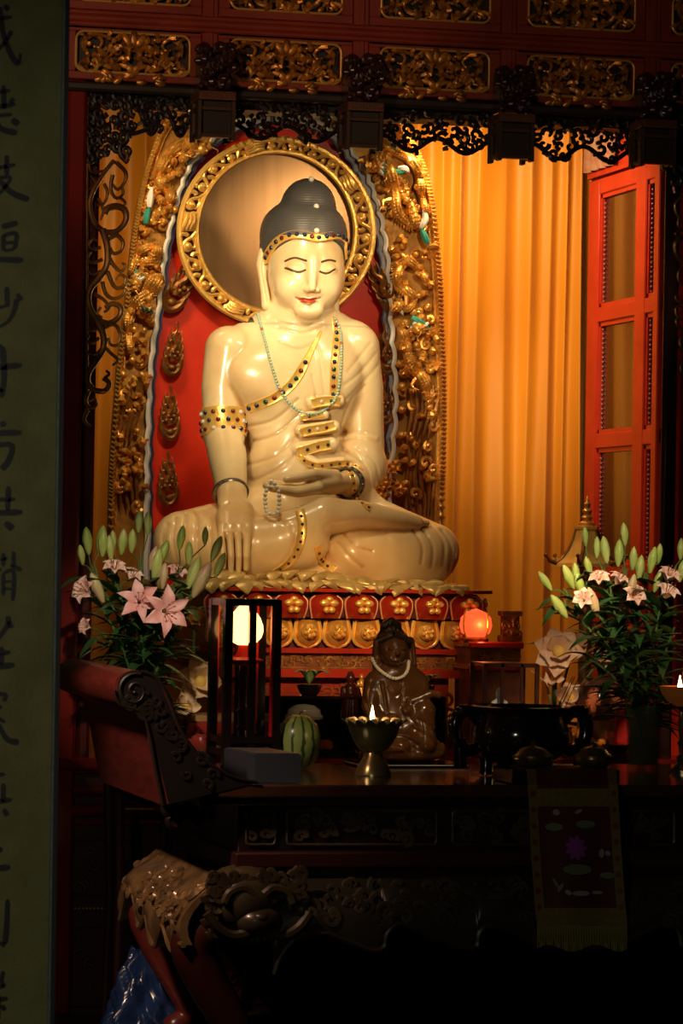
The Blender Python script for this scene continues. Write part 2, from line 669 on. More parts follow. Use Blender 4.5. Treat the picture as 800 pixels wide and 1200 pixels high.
def buddha_ops(s):
    # trunk
    s.ell(L(345, 612, 5), (84, 50, 52), 4)
    s.ell(L(348, 555, 14), (61, 46, 60), 16)
    s.ell(L(335, 540, -32), (84, 26, 100), 10)
    s.ell(L(346, 455, 2), (75, 46, 78), 20)
    s.chain(LL([(274, 414, -8), (345, 400, -4), (411, 410, -8)]), [30, 36, 31], 16)
    s.chain(LL([(300, 402, -10), (350, 372, -8), (402, 400, -10)]), [26, 34, 26], 14)
    s.ell(L(314, 440, 24), (46, 20, 32), 20)
    s.ell(L(384, 440, 25), (38, 20, 34), 20)
    # neck
    s.chain(LL([(350, 398, 0), (353, 345, 8)]), [37, 33], 12)
    # right arm (picture left)
    s.chain(LL([(268, 410, 0), (261, 455, 2), (262, 508, 8)]), [28, 25, 23], 4)
    s.chain(LL([(262, 508, 8), (267, 540, 42), (272, 580, 86)]), [23.5, 22, 17], 5)
    # left arm (picture right) in its sleeve
    s.chain(LL([(414, 408, -4), (422, 455, -2), (425, 520, 2)]), [30, 27, 25], 7)
    s.ell(L(420, 542, 10), (29, 36, 32), 9)
    s.chain(LL([(428, 548, 8), (412, 570, 50), (424, 590, 40)]), [26, 24, 20], 8)
    s.chain(LL([(424, 555, 20), (408, 566, 84)]), [20, 15], 5)
    # legs
    s.chain(LL([(316, 612, 20), (262, 628, 62), (214, 632, 86)]), [48, 40, 32], 10)
    s.chain(LL([(214, 636, 88), (300, 640, 122), (352, 634, 128)]), [31, 36, 33], 8)
    s.chain(LL([(395, 610, 20), (455, 632, 55), (505, 646, 80)]), [46, 40, 33], 10)
    s.chain(LL([(412, 650, 116), (450, 654, 108), (497, 652, 92)]), [30, 36, 36.5], 8)
    # bare shin and foot resting on the other leg
    s.chain(LL([(340, 628, 132), (378, 606, 136), (420, 603, 128), (468, 610, 118), (486, 613, 112)]), [29, 21, 16.5, 12, 9.5], 5)
    s.ell(L(384, 593, 132), (15, 13, 10), 8)
    for i in range(5):
        s.chain(LL([(482 + i * 1.0, 611 + i * 1.6, 116 - i * 4), (500 - i * 3.5, 613 + i * 2.0, 108 - i * 5)]), [4.4, 3.6], 1.5)
    # skirt pooling between the legs
    s.ell(L(375, 668, 96), (60, 40, 18), 8)
    s.ell(L(300, 662, 90), (80, 44, 18), 8)
    # right hand reaching down over the shin
    for a in (263.5, 271.5, 279.5, 287):
        s.chain(LL([(271 + (a - 275) * .25, 580, 92), (a, 606, 130), (a, 626, 150)]), [12.5, 9.5, 6.6], 5)
    for a, tipy, x1 in ((259.5, 667, 261.5), (269.5, 674, 270.5), (279.5, 675, 279.5), (289, 669, 288)):
        s.chain(LL([(a + 1, 618, 146), (a, 630, 154), (x1, 652, 160), (x1, tipy - 3, 157)]), [5.6, 5.2, 4.6, 3.6], .8)
    s.chain(LL([(288, 596, 118), (298.5, 622, 136), (300.5, 640, 143), (300, 652, 143)]), [8.5, 6.4, 5.2, 4.0], 2)
    for a, x1 in ((264.5, 266), (274.5, 275), (284.3, 283.8)):
        s.groove(L2([(a, 625), (x1, 650), (x1, 676)], 158), 1.6, 1.2, -120)
    # left hand lying palm up in the lap
    s.chain(LL([(407, 566, 84), (384, 567, 110), (368, 569, 122)]), [14, 16, 12], 5, sq=((0, .35, .94), .8))
    s.chain(LL([(392, 558, 112), (366, 556, 130), (350, 560, 134), (336, 562, 134)]), [8, 6.6, 5.4, 4.4], 2.0)
    for k, (y1, y2, x2, w2) in enumerate(((574, 578, 327, 140), (573, 577, 318, 134), (571, 575, 312, 126), (570, 573, 316, 116))):
        s.chain(LL([(372, y1 - 2, w2 - 8), (348, y1 + 3, w2), (x2, y2 - 4 - 1.0 * k, w2)]), [7.2, 6, 4.4], 1.4)
    # ---- drapery
    for x0, y0, x1, y1, r, w in ((366, 472, 397, 470, 7, 47), (355, 488, 380, 486, 5.5, 50), (353, 505, 391, 500, 7.5, 50), (350, 527, 388, 521, 9, 52)):
        s.chain(LL([(x0, y0, w), (x1, y1, w - 4)]), [r, r], 2.5)
    s.chain(LL([(352, 534, 52), (372, 544, 62), (400, 541, 62), (424, 548, 40)]), [6, 6, 6, 5], 3)
    G = s.groove
    for path, d, sg in (
            ([(286, 500), (322, 492), (348, 468)], 1.2, 2.2), ([(288, 520), (326, 508), (352, 482)], 1.3, 2.4),
            ([(290, 546), (322, 534), (350, 508)], 1.4, 2.4), ([(300, 562), (330, 546), (352, 522)], 1.2, 2.4),
            ([(364, 440), (372, 480)], .9, 2.2), ([(372, 405), (378, 460)], .8, 2),
            ([(330, 400), (350, 408), (368, 402)], .9, 2.2)):
        G(L2(smooth_path(path, 4), 45), d, sg, -5)
    for path, d, sg in (
            ([(398, 452), (420, 436), (441, 414)], .8, 2.4), ([(400, 470), (424, 448), (444, 428)], .8, 2.4),
            ([(402, 436), (418, 420), (434, 402)], .7, 2.2), ([(398, 500), (408, 470), (426, 452)], 1.2, 2.6),
            ([(396, 515), (415, 510), (440, 514)], -1.6, 3), ([(404, 530), (420, 548), (424, 575)], 1.3, 2.6),
            ([(414, 526), (434, 545), (438, 566)], 1.2, 2.6)):
        G(L2(smooth_path(path, 4), 22), d, sg, 10)
    for path, d, sg in (
            ([(196, 615), (190, 632), (196, 655)], 2, 2.6), ([(206, 608), (200, 632), (208, 662)], 2.2, 2.8),
            ([(218, 604), (212, 632), (220, 668)], 2.2, 2.8), ([(231, 604), (226, 634), (234, 672)], 2, 2.8),
            ([(244, 608), (240, 636), (247, 672)], 1.6, 2.8), ([(230, 600), (250, 596), (262, 590)], 1.8, 2.6),
            ([(312, 606), (328, 622), (332, 650)], 1.4, 2.4), ([(304, 600), (322, 612), (342, 606)], 1.2, 2.4),
            ([(336, 610), (330, 636), (318, 660)], 1.2, 2.4),
            ([(478, 622), (486, 640), (484, 660)], 1.6, 2.4), ([(490, 620), (499, 640), (497, 664)], 1.6, 2.4),
            ([(505, 618), (514, 636), (512, 662)], 1.8, 2.6), ([(516, 622), (525, 642), (522, 668)], 1.8, 2.6),
            ([(396, 628), (406, 640), (424, 646)], 1.6, 2.2), ([(388, 636), (398, 652), (414, 664)], 1.6, 2.2)):
        G(L2(smooth_path(path, 4), 100), d, sg, -40)
    for yy in (381, 388):
        G(L2(smooth_path([(328, yy - 5), (352, yy + 2), (378, yy - 5)], 4), 36), 1.2, 1.8, -10)
    # ---- head
    cx = L(356.5, 300, 5)[0]
    s.ell(L(355.5, 288, -2), (48, 56, 54), 6)
    s.ell(L(359, 321, 14), (45, 48, 53), 6)
    s.ell(L(362, 363, 46), (17, 13, 11), 10)
    s.ell(L(339, 337, 38), (15, 15, 16), 12)
    s.ell(L(384, 337, 42), (12, 14, 15), 12)
    G(L2([(338, 309), (348, 307), (357, 311)], 56), 1.6, 5, -30)
    G(L2([(376, 311), (384, 309), (392, 310)], 58), 1.6, 5, -30)
    G(L2([(336, 304), (347, 301.5), (358, 305)], 56), -.5, 1.8, -30)
    G(L2([(377, 306), (385, 304), (394, 305)], 58), -.5, 1.8, -30)
    s.ell(L(347, 315, 49), (10.5, 8, 6.2), 4)
    s.ell(L(383.5, 316, 52), (10.5, 8, 6.2), 4)
    s.chain(LL([(366, 303, 59), (366, 322, 64), (365.5, 337.5, 67.5)]), [4.4, 4.6, 4.2], 8)
    s.ell(L(360, 339.5, 60.5), (3.4, 4.2, 2.8), 5)
    s.ell(L(371.5, 340, 61.5), (3.4, 4.2, 2.8), 5)
    s.chain(LL([(351, 348.6, 56), (356.5, 349.8, 61), (361.5, 350.8, 62.5), (366.5, 349.8, 61.5), (375, 348.8, 56)]), [1.4, 2.5, 2.5, 2.5, 1.4], 2)
    s.chain(LL([(354, 351.6, 57), (361.5, 354.3, 61), (370, 352, 58)]), [1.6, 3.1, 1.6], 2)
    G(L2(smooth_path([(349.5, 348.2), (356, 350.6), (361.5, 352.2), (367.5, 350.8), (376, 348.4)], 4), 60), 1.3, 1.1, -40)
    G(L2([(347, 347), (349.5, 348.8)], 56), .5, 1.8, -40)
    G(L2([(376, 348.5), (378, 347)], 56), .5, 1.8, -40)
    G(L2([(352, 359.5), (361, 361), (371, 359.5)], 58), 1.1, 2.6, -40)
    G(L2([(364, 344.5), (363, 347.5)], 64), .7, 1.4, -40)
    for path, w in (([(337, 314), (343, 317.6), (349.5, 319.3), (356, 317)], 55), ([(374, 318.6), (380, 320.6), (385, 320), (392, 316)], 58)):
        G(L2(smooth_path(path, 4), w), 1.0, 1.0, -30)
    ear = [(311, 296, 0), (308.5, 310, 3), (310, 328, 5), (312.5, 344, 8), (314, 358, 10)]
    rr = [6.5, 6.5, 4.6, 5, 5.6]
    s.chain(LL([(a - 2.2, b, c - 5) for a, b, c in ear]), rr, 1.0)
    s.chain([(mirror(L(*p), cx)[0] - 5, L(*p)[1] + 10, L(*p)[2]) for p in ear], rr, 2.5)
    G(L2(smooth_path([(310, 300), (308, 314), (310, 330), (313, 352)], 4), 6), 1.4, 1.8, 8, -16)


def dist2(path, x, z):
    D = None
    for (ax, az), (bx, bz) in zip(path[:-1], path[1:]):
        dx, dz = bx - ax, bz - az
        t = np.clip(((x - ax) * dx + (z - az) * dz) / (dx * dx + dz * dz + 1e-9), 0, 1)
        d = np.hypot(x - ax - t * dx, z - az - t * dz)
        D = d if D is None else np.minimum(D, d)
    return D


_b = Sdf((-202, -188, -8), (200, 62, 316), 1.25)
buddha_ops(_b)
V1, Q1 = _b.mesh()
_h = Sdf((-72, -92, 306), (72, 66, 478), .62)
buddha_ops(_h)
V2, Q2 = _h.mesh()
k1 = V1[Q1][:, :, 2].min(1) < 308.5
Q1 = Q1[k1]
k2 = V2[Q2][:, :, 2].max(1) > 307.5
Q2 = Q2[k2]
V = np.concatenate([V1, V2])
Q = np.concatenate([Q1, Q2 + len(V1)])
used = np.unique(Q)
rm = np.full(len(V), -1)
rm[used] = np.arange(len(used))
V, Q = V[used], rm[Q]
V[:, 2] = np.maximum(V[:, 2], 2.0)
# painted features
col = np.ones((len(V), 3))
x, y, z = V[:, 0], V[:, 1], V[:, 2]
front = (y < -30) & (z > 300)


def paint(path, w, width, c, soft=.5):
    d = dist2(L2(smooth_path(path, 5), w), x, z)
    wd = width
    a = np.clip((wd - d) / soft + .5, 0, 1) * front
    col[:] = col * (1 - a[:, None]) + np.array(c) * a[:, None]


# vertex tint grows more amber towards the bottom
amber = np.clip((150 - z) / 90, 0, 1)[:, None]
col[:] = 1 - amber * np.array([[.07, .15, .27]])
# browner vertex tint in the hollows of the mesh
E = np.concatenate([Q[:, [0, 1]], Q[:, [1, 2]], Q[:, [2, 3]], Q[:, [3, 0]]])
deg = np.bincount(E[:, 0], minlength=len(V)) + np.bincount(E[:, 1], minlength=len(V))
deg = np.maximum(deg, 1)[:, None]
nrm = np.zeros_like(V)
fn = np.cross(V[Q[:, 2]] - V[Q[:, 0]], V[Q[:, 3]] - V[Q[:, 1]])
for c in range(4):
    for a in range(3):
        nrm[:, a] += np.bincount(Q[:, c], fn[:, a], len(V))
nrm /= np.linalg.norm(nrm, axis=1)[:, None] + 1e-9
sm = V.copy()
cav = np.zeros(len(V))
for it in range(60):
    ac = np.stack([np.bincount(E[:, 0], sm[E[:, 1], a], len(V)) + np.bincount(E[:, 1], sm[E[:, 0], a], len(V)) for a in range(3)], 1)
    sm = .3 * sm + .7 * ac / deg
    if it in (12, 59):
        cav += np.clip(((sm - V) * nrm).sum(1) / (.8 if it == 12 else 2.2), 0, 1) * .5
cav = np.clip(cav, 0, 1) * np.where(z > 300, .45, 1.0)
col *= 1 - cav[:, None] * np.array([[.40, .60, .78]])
dark = (.10, .065, .05)
paint([(337, 305), (342, 302.6), (348, 302), (357.5, 305.8)], 56, 1.2, dark)
paint([(376.5, 307), (384, 304.8), (389, 304.6), (394, 305.6)], 58, 1.2, dark)
paint([(336.5, 313.6), (343, 317.6), (349.5, 319.3), (356, 317)], 55, 1.25, (.10, .08, .07))
paint([(374, 318.6), (380, 320.6), (385, 320), (392.5, 315.6)], 58, 1.25, (.10, .08, .07))
paint([(352.5, 350), (357, 350.4), (361.5, 351.4), (366, 350.2), (371, 349.6)], 61, 1.4, (.50, .06, .055), .9)
paint([(355, 352.4), (361.5, 354.2), (368.5, 352.4)], 61, 1.5, (.60, .085, .07), .9)
paint([(349, 348.2), (352, 349.3)], 58, .6, (.5, .2, .15), .8)
paint([(372, 349.4), (376, 348.2)], 58, .6, (.5, .2, .15), .8)
VB = V * SB + np.array(OB)[None, :]
BVB = bvh_of(VB, Q)

bud = thing('buddha_statue', OB, 'large cream stone seated Buddha statue touching the ground with one hand', 'statue')
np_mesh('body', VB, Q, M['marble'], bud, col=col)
# hair
_h = Sdf((-72, -92, 330), (72, 76, 490), .62)
_h.ell(L(355.5, 288, -3), (51, 60, 52), 0)
_h.ell(L(355.5, 273, -3), (50.5, 58, 41), 4)
_h.ell(L(361, 244, 0), (32.5, 36, 35), 4)
_h.disp((-80, -100, 300), (80, 80, 500), lambda X, Y, Z: .16 * np.cos(Z * 2 * PI / 2.9) + 0 * X + 0 * Y)
zc0 = L(365, 273, 58)[2]
_h.f[:] = np.maximum(_h.f, _h.reg(_h.lo, _h.lo + _h.h * (_h.n - 1))[3] * -1 + 0 * _h.f + (zc0 + (-(_h.lo[1] + _h.h * np.arange(_h.n[1]))[None, :, None] - 58) * .63))
HV, HQ = _h.mesh()
HV = HV * SB + np.array(OB)[None, :]
BVH_ = bvh_of(HV, HQ)
np_mesh('hair', HV, HQ, M['hair'], bud)

JEW = [mat('jewel dark blue', (.010, .02, .06), .12, coat=.6), mat('jewel garnet', (.14, .010, .010), .12, coat=.6),
       mat('jewel green', (.005, .055, .03), .12, coat=.6), mat('jewel pale', (.65, .62, .6), .15, coat=.6)]
_jm = {}


def jewel(p, n, r, k, parent):
    """a cabochon stone set on a band (sub-part)"""
    if (k, round(r, 5)) not in _jm:
        mb = MB()
        mb.ball((0, 0, 0), (r, r, r * .8), 8, 6)
        o = mb.build('jewel', JEW[k], None, origin=(0, 0, 0))
        _jm[k, round(r, 5)] = o.data
        bpy.data.objects.remove(o)
    o = bpy.data.objects.new('jewel', _jm[k, round(r, 5)])
    COL.objects.link(o)
    o.parent = parent
    o.rotation_euler = n.to_track_quat('Z', 'Y').to_euler()
    o.location = p - Vector(parent['_o'])
    return o


def band(name, path, half, thick, step, seq, parent=bud, bv=None, jr=2.0, lift=0.0, m='goldb', taper=None, skip=0, label=None, cen=None):
    mb = MB()
    C, N = drape(mb, bv or [BVB, BVH_], path, half * SB, thick * SB, 7, lift * SB, taper, cen)
    o = mb.build(name, M[m] if isinstance(m, str) else m, parent)
    if label:
        o['label'] = label
    acc, k = 0, 0
    for i in range(1, len(C) - 1):
        acc += (C[i] - C[i - 1]).length / SB
        if acc >= step:
            acc = 0
            k += 1
            if k > skip:
                jewel(C[i] + N[i] * ((thick * .4 + lift) * SB), N[i], jr * SB, seq[k % len(seq)], o)
    return o


band('headband', [(311.5, 309), (314, 300), (320, 290), (328, 281.5), (342, 275.5), (357, 276), (371, 279), (385, 277), (396, 276.5), (402.5, 282), (404.5, 291), (404.8, 300)],
     5.2, 2.4, 8, [0, 0, 1, 0, 0, 1, 0], jr=2.9, lift=2.2, cen=W(357, 290, 0))
band('robe_border', [(376, 388), (368, 404), (360, 420), (351, 437), (340, 452), (324, 465), (306, 473), (290, 479)], 6, 1.6, 10, [0, 1, 2, 0],
     taper=lambda t: min(1, .25 + t * 1.7), skip=3, jr=3.1)
band('shoulder_border', [(391, 372), (394, 390), (393, 410), (391, 430), (390.5, 450), (390, 466)], 4.6, 1.6, 8.5, [0, 1, 0, 2], jr=2.9)
band('pleat_border', [(365, 473), (375, 471), (388, 470), (398, 471)], 6, 1.5, 11, [0, 3, 2], jr=2.3)
band('pleat_border', [(353, 490), (362, 488), (372, 486), (379, 485)], 3.6, 1.4, 9, [3, 0], jr=1.8)
band('pleat_border', [(352, 507), (364, 504), (378, 502), (392, 499)], 5.6, 1.5, 10, [1, 0, 3], jr=2.2)
band('pleat_border', [(349, 530), (360, 527), (374, 523), (387, 521)], 6.2, 1.5, 11, [2, 0, 1], jr=2.3)
band('robe_border', [(350, 533), (358, 541), (374, 546), (398, 543), (412, 545), (424, 549)], 4.2, 1.4, 9, [1, 0, 0], jr=1.7)
band('sleeve_border', [(405, 549), (412, 556), (414, 568), (417, 582), (424, 590), (434, 596)], 4.2, 1.4, 8, [0, 1, 0], jr=1.7)
band('skirt_border', [(351, 598), (354, 612), (353, 630), (348, 646), (338, 660), (322, 670)], 5.4, 1.6, 9, [0, 0, 2], jr=1.9)
band('skirt_border', [(372, 640), (374, 650), (380, 661), (392, 668)], 5, 1.6, 9, [0, 0], jr=1.9)


def ringband(name, c0, c1, rad, h, m, rows, seq, jr, squash=1.0, sec=None):
    """closed band round a limb between two points of its axis"""
    c0, c1 = Vector(c0), Vector(c1)
    ax = (c1 - c0).normalized()
    a = Vector((1, 0, 0))
    a = (a - ax * a.dot(ax)).normalized()
    b = ax.cross(a)
    mb = MB()
    n = 40
    prof = sec or [(1.0, 0), (1.09, 0), (1.10, .06), (1.07, .12), (1.07, .88), (1.10, .94), (1.09, 1), (1.0, 1)]
    vs, fs = [], []
    for pr, t in prof:
        for k in range(n):
            an = 2 * PI * k / n
            vs.append(c0 + (c1 - c0) * t + (a * math.cos(an) + b * (math.sin(an) * squash)) * (rad * pr))
    for i in range(len(prof) - 1):
        for k in range(n):
            fs.append((i * n + k, i * n + (k + 1) % n, (i + 1) * n + (k + 1) % n, (i + 1) * n + k))
    mb.add(vs, fs)
    o = mb.build(name, M[m] if isinstance(m, str) else m, bud)
    if rows:
        for r, t in enumerate(rows):
            for k in range(14):
                an = 2 * PI * (k + .5 * (r % 2)) / 14
                nn = a * math.cos(an) + b * math.sin(an)
                if nn.y < .35:
                    jewel(c0 + (c1 - c0) * t + nn * (rad * 1.08), nn, jr * SB, seq[(k + r) % len(seq)], o)
    return o


ringband('armlet', W(261.5, 480, 4), W(262, 512, 9), 24.4 * SB, 0, 'goldb', (.2, .5, .8), [1, 0, 3, 1, 0], 2.9)
ringband('bracelet', W(269.5, 574, 76), W(270.5, 580, 82), 18.6 * SB, 0, mat('dark beaded metal', (.10, .08, .06), .3, .6, col2=(.35, .28, .2), nscale=120), None, None, 0,
         sec=[(.95, 0), (1.12, .2), (1.16, .5), (1.12, .8), (.95, 1)])
ringband('bracelet', W(410, 566, 76), W(405.5, 567, 86), 17 * SB, 0, mat('dark beaded metal', (.1, .1, .1), .3), (.5,), [0, 2, 0], 2.4)
# ornament beads on the hair
for px, py in ((371, 270.5), (370.5, 242), (364.5, 209)):
    p, n = hit([BVH_, BVB], px, py + (4 if py < 215 else 0))
    mb = MB()
    if py < 215:
        p = p + Vector((0, 0, 3 * SB)) if p else W(364, 209, 0)
    mb.ball(p, 3.4 * SB, 10, 8)
    mb.build('hair_bead', mat('pale pearl', (.95, .88, .70), .2, coat=.4), bud)


def beads(name, path, r, gap, mats, bv, label, cat, lift=1.0, world=None):
    """a string of beads laid over a surface along photo points"""
    C = []
    if world:
        C = [Vector(q) for q in smooth_path(world, 10)]
    else:
        for q in smooth_path(path, 12):
            p, n = hit(bv, q[0], q[1])
            if p is not None:
                C.append(p - ray(q[0], q[1]).normalized() * (r * lift))
        for _ in range(4):
            C = [C[0]] + [(C[i - 1] + C[i] + C[i + 1]) / 3 for i in range(1, len(C) - 1)] + [C[-1]]
    mb = MB()
    acc, k = gap, 0
    for i in range(1, len(C)):
        seg = (C[i] - C[i - 1]).length
        t = gap - acc
        while t <= seg:
            mb.cur = 1 if (len(mats) > 1 and k % 22 == 9) else 0
            mb.ball(C[i - 1].lerp(C[i], t / max(seg, 1e-9)), r, 8, 6)
            k += 1
            t += gap
        acc = seg - (t - gap)
    mb.cur = 0
    mb.tube(C, r * .3, 5)
    o = mb.build(name, mats)
    return tag(o, label, cat)


beads('bead_necklace', [(300, 362), (304, 376), (311, 402), (318, 428), (327, 455), (340, 474), (356, 484), (372, 484), (386, 476), (395, 462), (399, 435), (400, 405), (398, 385), (391, 371)],
      1.9 * SB, 3.7 * SB, [mat('jade bead', (.38, .52, .36), .25, coat=.4), mat('coral bead', (.5, .10, .05), .3)], [BVB],
      'long pale green bead necklace hanging round the neck of the large statue', 'necklace', lift=1.3)
pb = [W(317, 566, 142), W(311, 578, 142), W(311, 592, 142), W(313, 600, 146), W(319, 603, 150), W(325, 600, 150), W(327, 590, 148), W(326, 576, 146), W(321, 566, 146), W(317, 564, 142)]
beads('prayer_beads', None, 2.5 * SB, 4.9 * SB, [mat('pale pearl', (.95, .88, .70), .2)], None,
      'short loop of white prayer beads hanging from the fingers of the large statue', 'beads', world=[tuple(p) for p in pb])
# ================================================================ the hall and the niche
YC = 17.0      # curtain
YM = 16.35     # face of the screen behind the statue
YF = 14.0      # front of the carved frieze
mb = MB()
mb.box((-2, 4, FLR - .06), (9, 18, FLR))
tag(mb.build('floor', mat('dark stone floor', (.03, .025, .02), .35, col2=(.02, .016, .013), nscale=3)), kind='structure')
mb = MB()
mb.box((-2, 17.5, FLR), (9, 17.6, 6))
tag(mb.build('wall_back', mat('dark plaster', (.05, .03, .02), .8, col2=(.04, .024, .016), nscale=4)), kind='structure')

# ---------------------------------------------------------------- curtains
def curtain_piece(name, px0, px1, label, seed, n=260, cmat='curtain'):
    rr = random.Random(seed)
    X0, X1 = P(px0, 500, YC).x, P(px1, 500, YC).x
    z0, z1 = P(400, 889, 14.0).z + .012, P(500, 60, YC).z
    # uneven pleats: a list of fold centres and widths
    c, folds = X0, []
    while c < X1:
        wd = rr.uniform(.06, .16)
        folds.append((c, wd, rr.uniform(.05, .11)))
        c += wd
    rows = []
    nz = 30
    ph = [rr.uniform(0, 6.3) for _ in folds]
    for j in range(nz + 1):
        t = j / nz
        row = []
        for i in range(n + 1):
            x = X0 + (X1 - X0) * i / n
            y = 0
            for (fc, wd, am), p in zip(folds, ph):
                sx = x - fc + .025 * math.sin(p + t * 2.2) * (1 - t)
                if -wd * .8 < sx < wd * 1.8:
                    u = (sx - wd * .5) / wd
                    y -= am * math.exp(-(abs(u) * 2.3) ** 1.5) * (1.0 - .25 * t)
            y += .010 * math.sin(x * 31 + t * 4)
            row.append((x, YC + y + .05, z0 + (z1 - z0) * t))
        rows.append(row)
    mb = MB()
    mb.slab(rows, (0, .006, 0))
    o = mb.build(name, M[cmat], sharp=None)
    return tag(o, label, 'curtain')


curtain_piece('curtain', 440, 690, 'wide saffron yellow pleated curtain hanging right of the gilded screen', 5)
curtain_piece('curtain', 60, 215, 'narrow strip of saffron yellow curtain left of the gilded screen', 9, 120)
curtain_piece('curtain', 216, 439, 'saffron yellow curtain behind the gilded screen and the round copper halo', 11, 160)

# ---------------------------------------------------------------- screen behind the statue
scr = thing('carved_screen', P(325, 680, YM), 'tall arched red screen with gilded dragon border and round copper halo', 'screen')
in_px = [(170, 690), (170, 600), (170, 560), (171, 520), (173, 470), (175, 430), (180, 390), (186, 350), (190, 310), (196, 275), (204, 245), (212, 215), (224, 190), (243, 168), (275, 143), (325, 130), (375, 143),
         (404, 164), (421, 186), (434, 210), (443, 236), (450, 265), (455, 300), (458, 340), (460, 380), (463, 420), (465, 460), (464, 500), (460, 545), (457, 590), (457, 690)]
out_px = [(128, 690), (129, 600), (130, 560), (132, 520), (136, 470), (139, 430), (144, 390), (149, 350), (153, 310), (157, 275), (162, 245), (168, 215), (178, 180), (196, 140), (245, 85), (325, 58), (405, 85),
          (455, 130), (480, 160), (495, 190), (504, 220), (510, 255), (514, 300), (517, 340), (518, 380), (520, 420), (521, 460), (521, 500), (520, 545), (519, 590), (519, 690)]
IN = smooth_path(in_px, 6)
OUT = smooth_path(out_px, 6)
NB = len(IN) - 1


def bp(t, q):
    """pixel point on the border: t along (0 left foot .. 1 right foot), q across (0 inner .. 1 outer)"""
    s = min(max(t, 0), 1) * NB
    i = min(int(s), NB - 1)
    f = s - i
    a = IN[i] * (1 - f) + IN[i + 1] * f
    b = OUT[i] * (1 - f) + OUT[i + 1] * f
    return a * (1 - q) + b * q


def bP(t, q, d=0.0):
    p = bp(t, q)
    return P(p[0], p[1], YM - d)


mb = MB()
mb.prism([P(p[0], p[1], YM + .04) for p in IN[::3]], (0, .05, 0))
mb.build('red_panel', M['redlac'], scr)
mb = MB()
mb.slab([[bP(i / 150, q, .0) for q in (-.02, .5, 1.0)] for i in range(151)], (0, .08, 0))
mb.build('border_board', mat('dark gilt ground', (.55, .27, .05), .42, .45, col2=(.34, .14, .02), nscale=10, bump=.3, bscale=30), scr)
# wave edging, white line over blue
mb = MB()
pts, wv = [], []
i = 0
for k in range(901):
    t = k / 900
    sc_ = abs(math.sin(t * PI * 44))
    pts.append((t, -.06 + .05 * sc_))
mb.tube([bP(t, q, .03) for t, q in pts], .012, 6)
mb.cur = 1
mb.slab([[bP(t, q + .02, .01), bP(t, q - .14, .01)] for t, q in pts[::3]], (0, .04, 0))
mb.cur = 2
mb.tube([bP(t, q - .16, .015) for t, q in pts[::3]], .007, 5)
mb.build('wave_edging', [M['white'], M['bluegrey'], mat('dark blue paint', (.03, .03, .09), .4)], scr)
# outer flame fringe: a row of leaning curls
mb = MB()
for k in range(240):
    t = (k + .5) / 240
    a, b = bP(t, .90, .02), bP(t + .004, 1.04, .03)
    m_ = bP(t + .0035, .94, .055)
    mb.tube([a, m_, b], [.014, .013, .003], 5)
for q, r in ((.86, .010), (1.0, .008)):
    mb.tube([bP(i / 200, q, .02) for i in range(201)], r, 5)
mb.build('flame_fringe', M['gold'], scr)

# relief: clouds, pearls and dragons
rr = random.Random(4)
for k in range(98):
    t, q = rr.choice((rr.uniform(.03, .40), rr.uniform(.60, .97))), rr.uniform(.08, .84)
    c = bp(t, q)
    r = rr.uniform(4, 8)
    sp = spiral(c[0], c[1], r, rr.uniform(0, 6.3), rr.uniform(.9, 1.5), rr.choice((-1, 1)), .15, 12)
    n = len(sp)
    cl = MB()
    cl.tube([P(x, y, YM - .02 - .05 * i / n) for i, (x, y) in enumerate(sp)], [.014 - .008 * i / n for i in range(n)], 6)
    cl.build('cloud_curl', M['gold'], scr)
# leaf licks
for k in range(98):
    t, q = rr.choice((rr.uniform(.03, .40), rr.uniform(.60, .97))), rr.uniform(.05, .85)
    c = bp(t, q)
    a = rr.uniform(0, 6.3)
    l = rr.uniform(7, 13)
    p = [(c[0] + l * u * math.cos(a + u * 1.1), c[1] + l * u * math.sin(a + u * 1.1)) for u in (0, .25, .5, .75, 1)]
    cl = MB()
    cl.tube([P(x, y, YM - .03 - .04 * math.sin(u * 3)) for (x, y), u in zip(p, (0, .25, .5, .75, 1))], [.006, .015, .016, .011, .002], 6)
    cl.build('leaf_lick', M['gold'], scr)
# pearls
def pearl(px, py, r=4.2):
    mb = MB()
    mb.ball(P(px, py, YM - .05), (r * .0042, r * .0042, r * .0042), 12, 8)
    mb.build('pearl', M['gold'], scr)


for px, py in ((197, 198), (209, 203), (199, 240), (205, 246), (192, 259), (177, 259), (169, 273), (191, 260), (161, 306), (158, 327), (176, 340), (174, 350), (157, 386), (169, 387), (168, 412), (155, 422), (144, 439), (166, 439), (143, 471), (161, 505), (163, 540), (160, 590),
               (475, 235), (484, 236), (444, 220), (451, 243), (472, 288), (487, 298), (500, 331), (491, 346), (501, 360), (484, 366), (472, 399), (488, 404), (468, 427), (505, 434), (471, 453), (482, 458), (500, 461), (471, 480), (503, 477), (470, 510), (476, 566), (452, 566)):
    pearl(px, py, rr.uniform(3.6, 5.2))


